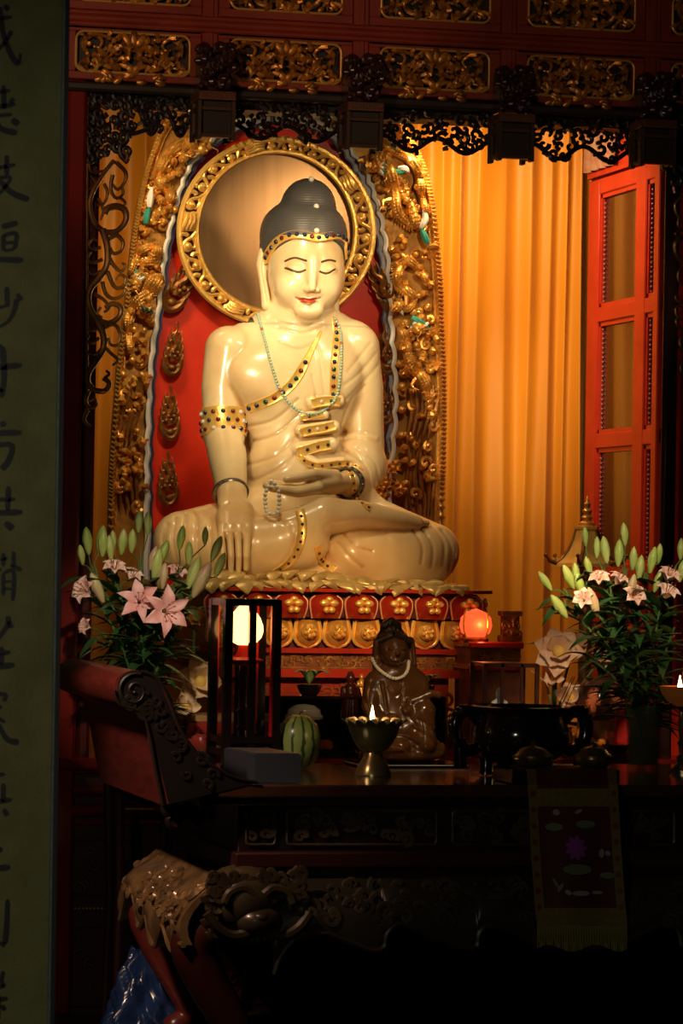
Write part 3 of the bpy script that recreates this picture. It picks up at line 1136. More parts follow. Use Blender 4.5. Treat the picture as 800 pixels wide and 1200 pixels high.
def dragon(path, r0, head_at_end=True, crest=('white', 'teal')):
    """a sinuous scaled body with a horned head"""
    p = smooth_path(path, 9)
    n = len(p)
    mb = MB()
    rad = [(r0 * (.35 + .65 * math.sin(PI * min(1, .12 + .8 * i / n)))) * .0042 for i in range(n)]
    C = [P(q[0], q[1], YM - .05 - .022 * math.sin(i * .5)) for i, q in enumerate(p)]
    mb.tube(C, rad, 10)
    for i in range(2, n - 1):      # back ridge and scale rows
        d = (C[min(i + 1, n - 1)] - C[i - 1]).normalized()
        up = Vector((0, -1, 0))
        sd = d.cross(up).normalized()
        for s_ in (-.55, 0, .55):
            mb.ball(C[i] + up * rad[i] * (.95 - abs(s_) * .3) + sd * rad[i] * s_, rad[i] * .33, 6, 4)
        mb.tube([C[i] + sd * rad[i] * .9, C[i] + sd * rad[i] * 1.5 + d * rad[i] * .5 + up * .004], [rad[i] * .25, .001], 5)
    # head
    e = C[-1]
    d = (C[-1] - C[-4]).normalized()
    up = Vector((0, -1, 0))
    sd = d.cross(up).normalized()
    h = r0 * .0042
    mb.ball(e + d * h * .6 + up * h * .3, (h * 1.25, h * 1.1, h * 1.1), 10, 8)
    mb.tube([e + d * h, e + d * h * 2.3 + up * h * .4], [h * .9, h * .6], 8)
    mb.tube([e + d * h * .8 - sd * h * .5, e + d * h * 2 - sd * h * .9], [h * .6, h * .35], 8)
    for s_ in (-1, 1):
        mb.ball(e + d * h * 1.1 + sd * s_ * h * .6 + up * h * 1.1, h * .3, 8, 6)
        mb.tube([e + sd * s_ * h * .5 + up * h * .6, e - d * h * 1.2 + sd * s_ * h * 1.1 + up * h, e - d * h * 2.2 + sd * s_ * h * .9 + up * h * .8], [h * .28, h * .2, h * .05], 6)
        mb.tube([e + d * h * 2.2 + sd * s_ * h * .3 + up * h * .5, e + d * h * 3 + sd * s_ * h * 1.2 + up * h * .6, e + d * h * 2.4 + sd * s_ * h * 2 + up * h * .5], [h * .14, h * .1, h * .03], 5)
    # claws on the body
    for f in (.3, .65):
        i = int(n * f)
        d2 = (C[i + 1] - C[i - 1]).normalized()
        s2 = d2.cross(up).normalized()
        b0 = C[i] + s2 * rad[i] * .8
        k_ = b0 + s2 * h * 1.6 + d2 * h * .8 + up * h * .3
        mb.tube([b0, k_, k_ + d2 * h * .9], [h * .5, h * .4, h * .3], 6)
        for a in (-.6, 0, .6):
            mb.tube([k_ + d2 * h * .9, k_ + d2 * h * 1.9 + s2 * h * a], [h * .2, h * .04], 5)
    o = mb.build('dragon', M['gold'], scr)
    # painted crest tufts are sub-parts
    for j, cm in enumerate(crest):
        t_ = MB()
        for a in range(3):
            t_.tube([e - d * h * .6 + sd * h * (.4 * a - .4) + up * h * .9, e - d * h * (1.4 + .5 * j) + sd * h * (a - 1) * .9 + up * h * 1.3,
                     e - d * h * (2.2 + .7 * j) + sd * h * (a - 1.4 + j) * 1.0 + up * h * 1.1], [h * .34, h * .28, h * .05], 6)
        t_.build('crest', M[cm], o)
    return o


dragon([(187, 232), (194, 238), (199, 228), (189, 216), (186, 202), (194, 184), (206, 172), (222, 166), (226, 176), (214, 186), (222, 180), (232, 176)], 7)
dragon([(152, 412), (150, 392), (150, 372), (160, 352), (177, 340), (186, 326), (176, 330), (164, 352), (170, 362), (168, 366)], 6.5)
dragon([(500, 250), (494, 232), (492, 214), (488, 196), (474, 182), (452, 172), (444, 186), (456, 200), (462, 222), (466, 250), (486, 262), (470, 214), (450, 200), (440, 196)], 7)
dragon([(478, 400), (478, 420), (481, 434), (492, 442), (498, 456), (492, 438), (480, 424), (474, 396), (470, 384), (476, 378), (488, 384)], 6.5)
dragon([(500, 330), (492, 318), (478, 306), (466, 320), (470, 336), (484, 348), (478, 362), (466, 360)], 6)
dragon([(152, 320), (160, 300), (172, 290), (184, 292), (180, 306), (168, 310), (160, 330)], 5.5)
# loose teal and white flame tongues
for pth, cm in (([(171, 262), (172, 252), (175, 243)], 'teal'), ([(175, 243), (176, 232), (178, 219)], 'white'),
                ([(501, 286), (497, 276), (493, 268)], 'teal'), ([(493, 268), (498, 256), (496, 243)], 'white'),
                ([(456, 202), (466, 202), (476, 200)], 'teal'), ([(466, 198), (474, 198), (480, 202)], 'white'),
                ([(482, 372), (492, 378), (503, 386)], 'teal'), ([(484, 378), (494, 383), (502, 378)], 'white')):
    mb = MB()
    q = smooth_path(pth, 4)
    n = len(q)
    mb.tube([P(a, b, YM - .075) for a, b in q], [.004 + .014 * math.sin(PI * min(1, .15 + .85 * i / (n - 1))) for i in range(n)], 7)
    mb.build('flame_tongue', M[cm], scr)
# streaming tail strands at the feet of the border
for side, xs in ((0, (140, 145, 150, 155, 160)), (1, (478, 484, 490, 496, 502, 508))):
    mb = MB()
    for k, x0 in enumerate(xs):
        y0, y1 = 445 + 6 * (k % 3), 520
        pts = [(x0 + 6 * math.sin((yy - y0) / 22 + k * .3) - (yy - y0) * .03, yy) for yy in range(y0, y1, 4)]
        mb.tube([P(a, b, YM - .04) for a, b in pts], [.004 + .011 * math.sin(PI * i / (len(pts) - 1)) for i in range(len(pts))], 6)
        pts = [(x0 - 2 + 2.5 * math.sin((yy - 520) / 15 + k), yy) for yy in range(522, 600, 4)]
        mb.tube([P(a, b, YM - .03) for a, b in pts], [.003 + .008 * math.sin(PI * i / (len(pts) - 1)) for i in range(len(pts))], 6)
    mb.build('tail_strands', M['goldd'], scr)

# halo: disc and pierced ring
hc = (323.5, 272)
HX, HZ = 92.5, 94.0
RX, RZ = 114.0, 109.0


def hP(a, k, d=0.0):
    """halo point: angle, 0 inner rim .. 1 outer rim"""
    rx, rz = HX + (RX - HX) * k, HZ + (RZ - HZ) * k
    return P(hc[0] + rx * math.cos(a), hc[1] - rz * math.sin(a), YM - .10 - d)


mb = MB()
ring = [hP(2 * PI * k / 96, .06, -.03) for k in range(96)]
mb.prism(ring, (0, .03, 0))
mb.build('halo_disc', M['copper'], scr)
hr = MB()
hr.slab([[hP(2 * PI * k / 96, q, -.02) for q in (0, 1)] for k in range(97)], (0, .03, 0))
o = hr.build('halo_backing', mat('halo ground', (.16, .05, .015), .6), scr)
hr = MB()
for q, r in ((.02, .013), (.98, .015), (.12, .006), (.88, .006)):
    hr.tube([hP(2 * PI * k / 128, q, .012) for k in range(128)], r, 7, closed=True)
nu = 26
for k in range(nu):
    a0 = 2 * PI * k / nu
    da = 2 * PI / nu
    fl = 1 if k % 2 else -1
    def hq(u, v, d=.012):
        return hP(a0 + da * u, v if fl > 0 else 1 - v, d)
    # S-shaped stem with curled ends
    hr.tube([hq(u, v) for u, v in smooth_path([(0, .1), (.25, .3), (.4, .6), (.6, .82), (.85, .7), (.8, .45), (.62, .45)], 5)], .010, 6)
    hr.tube([hq(u, v) for u, v in smooth_path([(.25, .3), (.5, .15), (.75, .2), (.8, .34)], 5)], .009, 6)
    hr.tube([hq(u, v) for u, v in smooth_path([(.1, .9), (.08, .65), (.2, .5)], 5)], [.012] * 10 + [.004], 6)
    c = hq(.66, .56, .02)
    hr.ball(c, (.018, .014, .018), 8, 6)
    # leaf pad on every fourth unit
    if k % 5 == 2:
        hr.slab([[hq(u, v, .02 + .012 * math.sin(PI * (u + .1) / 1.2)) for v in (.18, .5, .82)] for u in (.05, .25, .5, .75, .95)], (0, .02, 0))
        for v in (.3, .5, .7):
            hr.tube([hq(u, v + .1 * math.sin(u * 5), .038) for u in (.1, .3, .5, .7, .9)], [.003, .008, .010, .008, .003], 5)
hr.build('halo_ring', M['goldb'], scr)
# crest leaves on top of the ring
mb = MB()
for k in range(-5, 6):
    a = PI / 2 + k * .085
    mb.tube([hP(a, .95, .015), hP(a + .01, 1.14, .02), hP(a + .03, 1.22, .015)], [.016, .012, .003], 6)
mb.build('halo_crest', M['goldb'], scr)


def flame_ornament(px, py, sc_=1.0, lean=0.0):
    """a gilded flaming jewel fixed on the red panel"""
    mb = MB()
    def q(u, v, d=0.0):
        c, s = math.cos(lean), math.sin(lean)
        return P(px + (u * c + v * s) * sc_, py + (-u * s + v * c) * sc_, YM + .02 - d)
    mb.tube([q(10 * math.cos(a), 15 + 15 * math.sin(a), .03) for a in [PI * k / 12 for k in range(0, 13)]], .016 * sc_, 6)
    mb.ball(q(0, 22, .03), (.026 * sc_, .022, .020 * sc_), 10, 7)
    for v0, w0, r0 in ((14, 10, .013), (4, 9, .012), (-6, 7, .010), (-15, 5, .008)):
        for s_ in (-1, 1):
            mb.tube([q(s_ * u, v, .03) for u, v in smooth_path([(1, v0 + 8), (w0 * .8, v0 + 4), (w0, v0 - 3), (w0 * .5, v0 - 6), (w0 * .35, v0 - 1)], 4)], [r0 * sc_] * 9 + [r0 * .8 * sc_] * 5 + [r0 * .5 * sc_] * 3, 6)
            mb.tube([q(s_ * w0, v0 - 2, .035), q(s_ * (w0 + 1.5), v0 - 8, .04), q(s_ * w0 * .9, v0 - 14, .03)], [r0 * .7 * sc_, r0 * .5 * sc_, .001], 5)
    mb.tube([q(u, v, .05) for u, v in smooth_path([(0, 14), (-3, 4), (2, -6), (-2, -16), (1, -26), (0, -36)], 4)], [.014 * sc_] * 10 + [.010 * sc_] * 5 + [.006] * 5 + [.001], 6)
    for k in range(4):
        mb.ball(q(-4.5 + 3 * k, 8 - 5 * (k % 2), .055), .012 * sc_, 6, 5)
    mb.build('flame_ornament', M['goldd'], scr)


for px, py, s_, le in ((213, 332, 1.15, -.5), (204, 410, .95, -.12), (199, 485, .95, 0), (197, 562, .95, 0.03), (449, 335, 1.15, .55), (452, 410, .9, .1), (450, 470, .9, 0), (449, 545, .9, 0)):
    flame_ornament(px, py, s_, le)
# foliage spray low on the right of the screen
mb = MB()
for px, py in ((441, 566), (452, 566), (460, 548), (446, 580), (469, 572)):
    for a in range(5):
        an = a * 1.257 + px
        mb.tube([P(px, py, YM - .06), P(px + 7 * math.cos(an), py + 7 * math.sin(an), YM - .09), P(px + 11 * math.cos(an + .3), py + 11 * math.sin(an + .3), YM - .07)], [.012, .014, .003], 6)
    mb.ball(P(px, py, YM - .09), .014, 8, 6)
mb.build('leaf_spray', M['gold'], scr)
# ================================================================ frieze, brackets, pillars, window
def ZF(py, px=150):
    return P(px, py, YF).z


def XF(px, py=60):
    return P(px, py, YF).x


xr0, xr3 = XF(222, 66), XF(742, 108)
PITCH = (xr3 - xr0) / 3
OW = XF(400, 80) - XF(270, 70)          # opening width
Z_LO0, Z_LO1 = ZF(86), ZF(39)           # lower opening
Z_UP0 = ZF(3)
Z_UP1 = Z_UP0 + (Z_LO1 - Z_LO0) * .98
Z_FB = ZF(95)
Z_RAIL = ZF(24)
Z_TOP = Z_UP1 + .30
NP = 5


def carving(seed, w, h):
    """mirrored scroll-and-leaf openwork in a w x h field centred on 0; returns a mesh builder in x,z with y towards the viewer negative"""
    rr = random.Random(seed)
    mb = MB()

    def T(pts, r0, r1, d=0.0):
        for s in (-1, 1):
            n = len(pts)
            mb.tube([(s * u * w / 2, -d - .006 * math.sin(i), v * h / 2) for i, (u, v) in enumerate(pts)], [r0 + (r1 - r0) * i / (n - 1) for i in range(n)], 6, flat=(Vector((0, 1, 0)), .7))
    T(smooth_path([(.02, -.9), (.14, -.5), (.10, 0), (.22, .35), (.36, .2), (.30, -.1), (.22, -.02)], 4), .016, .006, .02)
    T(smooth_path([(.95, -.7), (.8, -.2), (.9, .4), (.72, .85), (.55, .6), (.6, .25), (.7, .3)], 4), .012, .005, .0)
    T(smooth_path([(.30, -.8), (.5, -.65), (.62, -.2), (.48, .2), (.38, -.05), (.46, -.25)], 4), .014, .005, .015)
    T(smooth_path([(.95, .9), (.86, .75), (.88, .3)], 4), .009, .004, .0)
    T(smooth_path([(.2, .95), (.32, .7), (.5, .82), (.62, .95)], 4), .012, .006, .0)
    T(smooth_path([(.62, -.9), (.72, -.6), (.86, -.72), (.80, -.92)], 4), .010, .005, .0)
    T(smooth_path([(.0, .95), (.08, .6), (.0, .3)], 4), .014, .008, .02)
    for k in range(26):
        u, v = rr.uniform(.03, .96), rr.uniform(-.9, .92)
        a = rr.uniform(0, 6.3)
        l = rr.uniform(.018, .034)
        for s in (-1, 1):
            c = Vector((s * u * w / 2, -.012, v * h / 2))
            d = Vector((math.cos(a) * s, 0, math.sin(a)))
            mb.tube([c - d * l, c - d * l * .3 + Vector((0, -.014, 0)), c + d * l * .4 + Vector((0, -.010, .004)), c + d * l], [.003, .012, .009, .002], 5, flat=(Vector((0, 1, 0)), .7))
    for k in range(12):
        u, v = rr.uniform(.05, .8), rr.uniform(-.8, .85)
        for s in (-1, 1):
            mb.ball((s * u * w / 2, -.022, v * h / 2), rr.uniform(.008, .014), 7, 5)
    # centre trefoil
    for a in (-.6, 0, .6):
        mb.ball((.05 * math.sin(a), -.03, .03 + .05 * math.cos(a) - .02), (.018, .014, .034), 8, 6, Matrix.Rotation(a, 3, 'Y'))
    return mb


def rrect(w, h, r, n=5):
    pts = []
    for cx, cz, a0 in ((w / 2 - r, h / 2 - r, 0), (-w / 2 + r, h / 2 - r, PI / 2), (-w / 2 + r, -h / 2 + r, PI), (w / 2 - r, -h / 2 + r, 1.5 * PI)):
        for k in range(n + 1):
            a = a0 + PI / 2 * k / n
            pts.append((cx + r * math.cos(a), cz + r * math.sin(a)))
    return pts


def frieze_panel(name, cx, z0, z1, zb, zt, label, seed, apron, group):
    """a framed panel of pierced gilded carving; zb..zt the frame, z0..z1 the opening"""
    t = thing(name, (cx, YF, zb), label, 'carved panel', group)
    w, h = OW, z1 - z0
    fw = PITCH * .5 - .035
    cz = (z0 + z1) / 2
    mb = MB()
    for lo, hi in (((cx - fw, YF, z1), (cx + fw, YF + .06, zt)), ((cx - fw, YF, zb), (cx + fw, YF + .06, z0)),
                   ((cx - fw, YF, z0), (cx - w / 2, YF + .06, z1)), ((cx + w / 2, YF, z0), (cx + fw, YF + .06, z1))):
        mb.box(lo, hi, .004)
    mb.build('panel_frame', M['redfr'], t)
    mb = MB()
    mb.box((cx - w / 2 - .01, YF + .05, z0 - .01), (cx + w / 2 + .01, YF + .07, z1 + .01))
    mb.build('backing', M['black'], t)
    mb = MB()
    mb.tube([(cx + u, YF - .004, cz + v) for u, v in rrect(w, h, .035)], .0055, 6, closed=True)
    if apron:
        for s in (-1, 1):
            mb.tube([(cx + s * u, YF - .006, z0 + v) for u, v in smooth_path([(w * .5, .02), (w * .36, .0), (w * .31, .025), (w * .33, .05), (w * .36, .04)], 4)], .008, 6)
    mb.build('gilt_border', mat('gilt line', (.62, .33, .07), .4, .4), t)
    c = carving(seed, w * .97, h * .98)
    if apron:
        rr = random.Random(seed)
        for k in range(16):
            u = rr.uniform(-.3, .3)
            c.ball((u * w, -.02, -h / 2 - rr.uniform(0, .045)), (.026, .014, .014), 7, 5, Matrix.Rotation(rr.uniform(-1, 1), 3, 'Y'))
    c.v = [(x + cx, y + YF + .012, z + cz) for x, y, z in c.v]
    c.build('carving', M['frgold'], t)
    return t


M['frgold'] = mat('smoky gilding', (.66, .27, .04), .36, .5, col2=(.10, .035, .008), nscale=26, bump=.2, bscale=60)
ordn = ['first', 'second', 'third', 'fourth', 'fifth']
for i in range(NP):
    cx = xr0 + PITCH * i - OW / 2
    frieze_panel('frieze_panel', cx, Z_LO0, Z_LO1, Z_FB, Z_RAIL - .028, 'red framed panel of gilded openwork, %s from left in the lower frieze row' % ordn[i], 20, True, None)
    frieze_panel('frieze_panel', cx, Z_UP0, Z_UP1, Z_RAIL + .028, Z_TOP, 'red framed panel of gilded openwork, %s from left in the upper frieze row' % ordn[i], 31, False, None)
XL, XRT = xr0 - OW - .15, xr0 + PITCH * 4 + .2
mb = MB()
for i in range(NP + 1):
    x = xr0 + PITCH * (i - 1) + (PITCH - OW) / 2
    mb.box((x - .034, YF - .008, Z_FB), (x + .034, YF + .05, Z_TOP), .006)
    mb.box((x - .012, YF - .016, Z_FB), (x + .012, YF, Z_TOP), .004)
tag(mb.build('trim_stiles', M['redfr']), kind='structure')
mb = MB()
for dz, r in ((-.024, .012), (0, .018), (.024, .012)):
    mb.tube([(XL, YF - .012, Z_RAIL + dz), (XRT, YF - .012, Z_RAIL + dz)], r, 10)
mb.box((XL, YF, Z_RAIL - .04), (XRT, YF + .05, Z_RAIL + .04))
tag(mb.build('trim_rail', M['redfr']), kind='structure')
# heavy beam behind the frieze; its black lower strip paints the shadow gap
mb = MB()
mb.box((XL, YF + .08, Z_FB - .085), (XRT, YF + .26, Z_TOP + .3))
mb.box((XL, YF - .02, Z_FB - .05), (XRT, YF + .2, Z_FB - .012), .01)
tag(mb.build('trim_beam', M['black']), kind='structure')

# hanging brackets below the frieze
BRP = ((251, 108), (424, 121), (601, 134), (767, 141))


def hanging_bracket(px, py):
    t = thing('hanging_bracket', P(px, py, 13.86), '', 'bracket')
    o = P(px, py, 13.86)
    s = S(13.86)

    def q(u, d, v):       # px right, metres towards viewer, px up
        return (o.x + u * s, o.y - d, o.z + v * s)
    rr = random.Random(3)
    mb = MB()
    mb.box(q(-17, -.10, 2), q(17, .0, 52))
    for k in range(34):
        u, v = rr.uniform(-21, 21), rr.uniform(4, 55)
        mb.ball(q(u, rr.uniform(.0, .05), v), (rr.uniform(.012, .026), .022, rr.uniform(.012, .024)), 8, 6)
    for k in range(16):
        u, v = rr.uniform(-17, 17), rr.uniform(8, 50)
        sp = spiral(u, v, rr.uniform(5, 8), rr.uniform(0, 6), 1.2, rr.choice((-1, 1)))
        mb.tube([q(a, .045, b) for a, b in sp], [.011 - .006 * i / len(sp) for i in range(len(sp))], 6)
    mb.build('carved_crest', M['darkwood'], t)
    mb = MB()
    mb.box(q(-22, -.1, -11), q(22, .06, -1), .004)
    for k in range(12):       # fret strip
        u = -19 + k * 3.4
        mb.box(q(u, .058, -8), q(u + 2, .066, -4))
    mb.box(q(-22, .055, -3), q(22, .066, -1.5))
    mb.box(q(-22, .055, -11), q(22, .066, -9.5))
    mb.build('fret_strip', mat('bronze brown wood', (.11, .038, .014), .4, col2=(.07, .024, .010), nscale=12), t)
    mb = MB()
    mb.box(q(-18, -.09, -50), q(18, .03, -11), .003)
    mb.build('lantern_box', M['black'], t)
    mb = MB()
    for u in (-20, 20):
        mb.box(q(u - 2.5, .02, -57), q(u + 2.5, .05, -11), .003)
        mb.box(q(u - 2.5, -.10, -57), q(u + 2.5, -.07, -11), .003)
    mb.box(q(-20, .02, -23), q(20, .045, -18), .003)
    mb.box(q(-20, .02, -54), q(20, .045, -49), .003)
    for u in (-20, 20):
        mb.box(q(u - 1.5, -.08, -54), q(u + 1.5, .03, -49))
        mb.box(q(u - 1.5, -.08, -23), q(u + 1.5, .03, -18))
    mb.build('lantern_frame', mat('smoked brown wood', (.055, .028, .014), .4, col2=(.035, .02, .012), nscale=12), t)
    return t


br = hanging_bracket(*BRP[0])
for i, (px, py) in enumerate(BRP):
    b = br if i == 0 else copy_tree(br)
    b.location = P(px, py, 13.86)
    b['label'] = 'dark carved hanging bracket with lantern box, %s from left under the red frieze' % ordn[i]


# fretwork valance between the brackets
def fretwork(px0, px1, y0f, h0, h1, seed, scallop=2):
    """pierced board: rails, scroll rings and a scalloped foot; y0f(px) gives its top line"""
    rr = random.Random(seed)
    mb = MB()
    YV = YF + .06
    def q(u, v, d=0.0):
        return P(u, y0f(u) + v, YV - d)
    n = 40
    def foot(u):
        t = (u - px0) / (px1 - px0)
        return h0 + (h1 - h0) * (.5 - .5 * math.cos(2 * PI * scallop * t)) 
    mb.slab([[q(px0 + (px1 - px0) * k / n, v) for v in (-2, 5)] for k in range(n + 1)], (0, .03, 0))
    mb.tube([q(px0 + (px1 - px0) * k / n, foot(px0 + (px1 - px0) * k / n)) for k in range(n + 1)], .011, 6)
    pts = []
    u = px0 + 5
    for _ in range(4000):
        x = rr.uniform(px0 + 2, px1 - 2)
        y = rr.uniform(4, foot(x) - 1)
        if all((x - a) ** 2 + (y - b) ** 2 > 112 for a, b in pts):
            pts.append((x, y))
    for x, y in pts:
        r = rr.uniform(5.2, 7.2)
        sp = spiral(x, y, r, rr.uniform(0, 6.3), rr.uniform(.7, 1.0), rr.choice((-1, 1)), .3, 12)
        mb.tube([q(a, b, .008 * rr.random()) for a, b in sp], [.0115 - .005 * i / len(sp) for i in range(len(sp))], 6)
        a = rr.uniform(0, 6.3)
        mb.tube([q(x + r * math.cos(a), y + r * math.sin(a)), q(x + (r + 5) * math.cos(a + .4), y + (r + 5) * math.sin(a + .4))], [.012, .008], 5)
    return mb


vy = lambda u: 103 + .056 * (u - 100)
vdark = mat('dark fretwork wood', (.012, .006, .004), .45, col2=(.007, .004, .003), nscale=14, coat=.2)
for i, (a, b, h0, h1) in enumerate(((160, 228, 20, 50), (272, 402, 32, 48), (447, 578, 36, 52), (623, 744, 36, 52), (790, 830, 36, 50))):
    o = fretwork(a, b, vy, h0, h1, 40 + i).build('fretwork_valance', vdark)
    tag(o, ['dark pierced fretwork valance beside the left corner bracket', 'dark pierced fretwork valance over the top of the copper halo', 'dark pierced fretwork valance over the gilded border right of the halo',
            'dark pierced fretwork valance over the yellow curtain and red window', 'dark pierced fretwork valance at the right edge beyond the last bracket'][i], 'valance')


def corner_bracket(mx, label):
    """tall pierced scroll bracket; mx maps photo x"""
    mb = MB()
    def q(u, v, d=0.0):
        x = mx(u)
        return P(x, v + .056 * (x - u), YF + .06 - d)
    def T(pts, r0, r1, d=.012):
        n = len(pts)
        mb.tube([q(a, b, d) for a, b in pts], [(r0 + (r1 - r0) * i / (n - 1)) * .0043 for i in range(n)], 8)
    for p, r0, r1 in (
            ([(134, 188), (122, 203), (110, 222), (105, 240), (110, 260), (122, 271), (137, 271), (147, 260), (147, 248), (139, 242), (127, 244), (123, 250)], 2.2, 3.6),
            ([(120, 268), (126, 290), (125, 312), (114, 328), (105, 340), (104, 356), (112, 372), (127, 379), (140, 371), (141, 360), (132, 356), (124, 361)], 3.6, 2.6),
            ([(113, 374), (121, 392), (121, 408), (112, 424), (104, 436), (103, 448), (111, 457), (123, 458), (128, 449), (121, 443)], 3.6, 2.4),
            ([(124, 442), (128, 438), (124, 434)], 1.6, 1.2),
            ([(136, 190), (147, 202), (146, 214), (138, 222), (132, 216)], 2.2, 1.4), ([(148, 190), (149, 182), (143, 178)], 2.6, 1.6),
            ([(132, 205), (130, 222), (136, 232), (144, 228), (143, 218)], 2.0, 1.4), ([(122, 215), (126, 226), (122, 238), (113, 240)], 1.8, 1.4),
            ([(141, 232), (147, 238), (142, 244)], 1.6, 1.2), ([(115, 232), (121, 246), (118, 258)], 1.6, 1.2),
            ([(128, 280), (137, 276), (144, 284), (142, 294), (133, 297), (129, 290)], 2.4, 1.4),
            ([(128, 302), (134, 312), (142, 318), (147, 312), (143, 308)], 2.2, 1.2), ([(126, 318), (134, 336), (144, 336), (147, 326), (141, 322), (136, 328)], 2.2, 1.2),
            ([(120, 330), (124, 344), (133, 350), (144, 346), (146, 338), (136, 338)], 2.2, 1.4), ([(110, 345), (120, 350), (128, 360), (122, 366)], 2, 1.2),
            ([(118, 360), (114, 368), (120, 372)], 1.6, 1.0),
            ([(122, 384), (134, 380), (141, 392), (138, 404), (130, 404), (127, 396)], 2.2, 1.2), ([(122, 406), (130, 414), (138, 422), (132, 428)], 2.0, 1.2),
            ([(118, 290), (108, 292), (104, 286), (108, 280), (114, 282)], 1.8, 1.1), ([(120, 304), (108, 308), (103, 302), (106, 295)], 1.8, 1.1), ([(118, 318), (108, 322), (103, 316)], 1.8, 1.1),
            ([(114, 386), (106, 388), (103, 382)], 1.7, 1.0), ([(116, 396), (108, 402), (102, 398), (105, 392)], 1.8, 1.1), ([(118, 410), (110, 416), (102, 412)], 1.8, 1.1),
            ([(106, 205), (112, 216), (104, 222)], 1.6, 1.0), ([(104, 192), (108, 202), (122, 200)], 1.6, 1.2),
            ([(104, 458), (100, 470), (106, 478), (113, 474), (110, 467), (105, 470)], 2.4, 1.2), ([(102, 480), (98, 492), (106, 500)], 3.0, 1.4)):
        T(smooth_path(p, 5), r0, r1)
    T([(102, 108 + 8 * k) for k in range(48)], 1.6, 1.6, 0)
    # head of the bracket: pierced knuckle joining the valance
    t = thing('corner_bracket', q(110, 480), label, 'bracket')
    mb.build('scrollwork', mat('gilt edged brown wood', (.26, .115, .030), .28, .5, col2=(.08, .03, .010), nscale=16, coat=.2), t)
    mb = MB()
    rr = random.Random(12)
    pts = []
    for _ in range(3000):
        x, y = rr.uniform(104, 190), rr.uniform(108, 190)
        lim = 158 - (x - 140) * .35 if x > 148 else 192 - (x - 104) * .2
        if y < min(lim - 4, 190) and all((x - a) ** 2 + (y - b) ** 2 > 104 for a, b in pts):
            pts.append((x, y))
    for x, y in pts:
        r = rr.uniform(5, 7)
        T(spiral(x, y, r, rr.uniform(0, 6.3), rr.uniform(.8, 1.2), rr.choice((-1, 1)), .25, 12), 3.2, 1.8, .004 * rr.random())
        a = rr.uniform(0, 6.3)
        T([(x + r * math.cos(a), y + r * math.sin(a)), (x + (r + 5) * math.cos(a + .4), y + (r + 5) * math.sin(a + .4))], 3.2, 2.2, 0)
    T(smooth_path([(150, 190), (142, 182), (141, 172), (148, 166), (150, 158), (160, 156), (172, 152), (182, 146), (190, 150), (186, 156)], 5), 2.8, 2.2, .006)
    T([(104, 106), (190, 110)], 3, 3, 0)
    mb.build('pierced_head', vdark, t)  # silhouette shade put into the near-black colour of the head
    return t


corner_bracket(lambda u: u, 'tall gilded scrollwork corner bracket beside the left red pillar')
corner_bracket(lambda u: 938 - u, 'gilded scrollwork corner bracket at the right edge beyond the dark pillar')

# pillars
def pillar(name, pa, pb, Y, d, m, top=90):
    mb = MB()
    x0, x1 = P(pa, 600, Y).x, P(pb, 600, Y).x
    mb.box((x0, Y, FLR), (x1, Y + d, P(pa, top, Y).z), .015)
    o = mb.build(name, m)
    return tag(o, kind='structure')


pillar('trim_1', 70, 94, YF + .02, .12, M['redpil'])
pillar('trim_2', 94.5, 110, YF + .10, .14, mat('deep maroon lacquer', (.06, .008, .005), .3, col2=(.04, .006, .004), nscale=6, coat=.2))
pillar('trim_3', 775, 792, YF + .05, .04, mat('dark brown lacquer', (.030, .008, .005), .35, col2=(.02, .006, .004), nscale=6, coat=.2))
pillar('trim_4', 791, 830, YF + .30, .1, M['redlac'])

# side wall with its red glazed leaf
XS = P(685, 500, 16.8).x


def PXs(px, py):
    d = ray(px, py)
    t = XS / d.x
    return CAM + d * t


mb = MB()
mb.box((XS + .10, 14.2, FLR), (XS + .16, 17.5, 5.2))
tag(mb.build('wall_right', mat('dark side wall', (.03, .012, .008), .6, col2=(.02, .01, .006), nscale=5)), kind='structure')
ya, yb = PXs(684, 500).y, PXs(769, 500).y     # far and near ends of the leaf
def zs(px, py):
    return PXs(px, py).z
win = thing('window_1', (XS, (ya + yb) / 2, .3), '', '')
for k in ('label', 'category'):
    if k in win:
        del win[k]
win['kind'] = 'structure'
zt = zs(727, 203)
XW = XS + .036
fr = MB()
Y_ = [PXs(p, 500).y for p in (684, 696, 739, 751, 763, 769)]
fr.box((XW - .03, Y_[1], .3), (XW + .03, Y_[0], zt), .006)
fr.box((XW - .03, Y_[3], .3), (XW + .03, Y_[2], zt), .006)
fr.box((XW - .04, Y_[5], .3), (XW + .03, Y_[4], zt + .03), .006)
for pya, pyb in ((203, 222), (356, 374), (506, 524), (660, 680)):
    fr.box((XW - .028, Y_[5], zs(720, pyb)), (XW + .028, Y_[0], zs(720, pya)), .006)
# inner beads round the panes
for y0, y1 in ((Y_[2], Y_[1]), (Y_[4], Y_[3])):
    for pya, pyb in ((222, 356), (374, 506), (524, 660)):
        za, zb = zs(720, pya), zs(720, pyb)
        lo, hi = min(y0, y1), max(y0, y1)
        for bx in (((XW - .018, lo, zb), (XW - .002, lo + .02, za)), ((XW - .018, hi - .02, zb), (XW - .002, hi, za)), ((XW - .018, lo, zb), (XW - .002, hi, zb + .02)), ((XW - .018, lo, za - .02), (XW - .002, hi, za))):
            fr.box(*bx)
fr.build('window_frame', M['redwin'], win)
bd = MB()
for y0, y1 in ((Y_[2], Y_[1]), (Y_[4], Y_[3])):
    for pya, pyb in ((222, 356), (374, 506), (524, 660)):
        za, zb = zs(720, pya), zs(720, pyb)
        hi = max(y0, y1) - .032
        k = 0
        while zb + .03 + k * .024 < za - .03:
            bd.ball((XW - .006, hi, zb + .03 + k * .024), .007, 6, 5)
            k += 1
bd.build('bead_trim', mat('pinkish bead trim', (.34, .12, .10), .4), win)
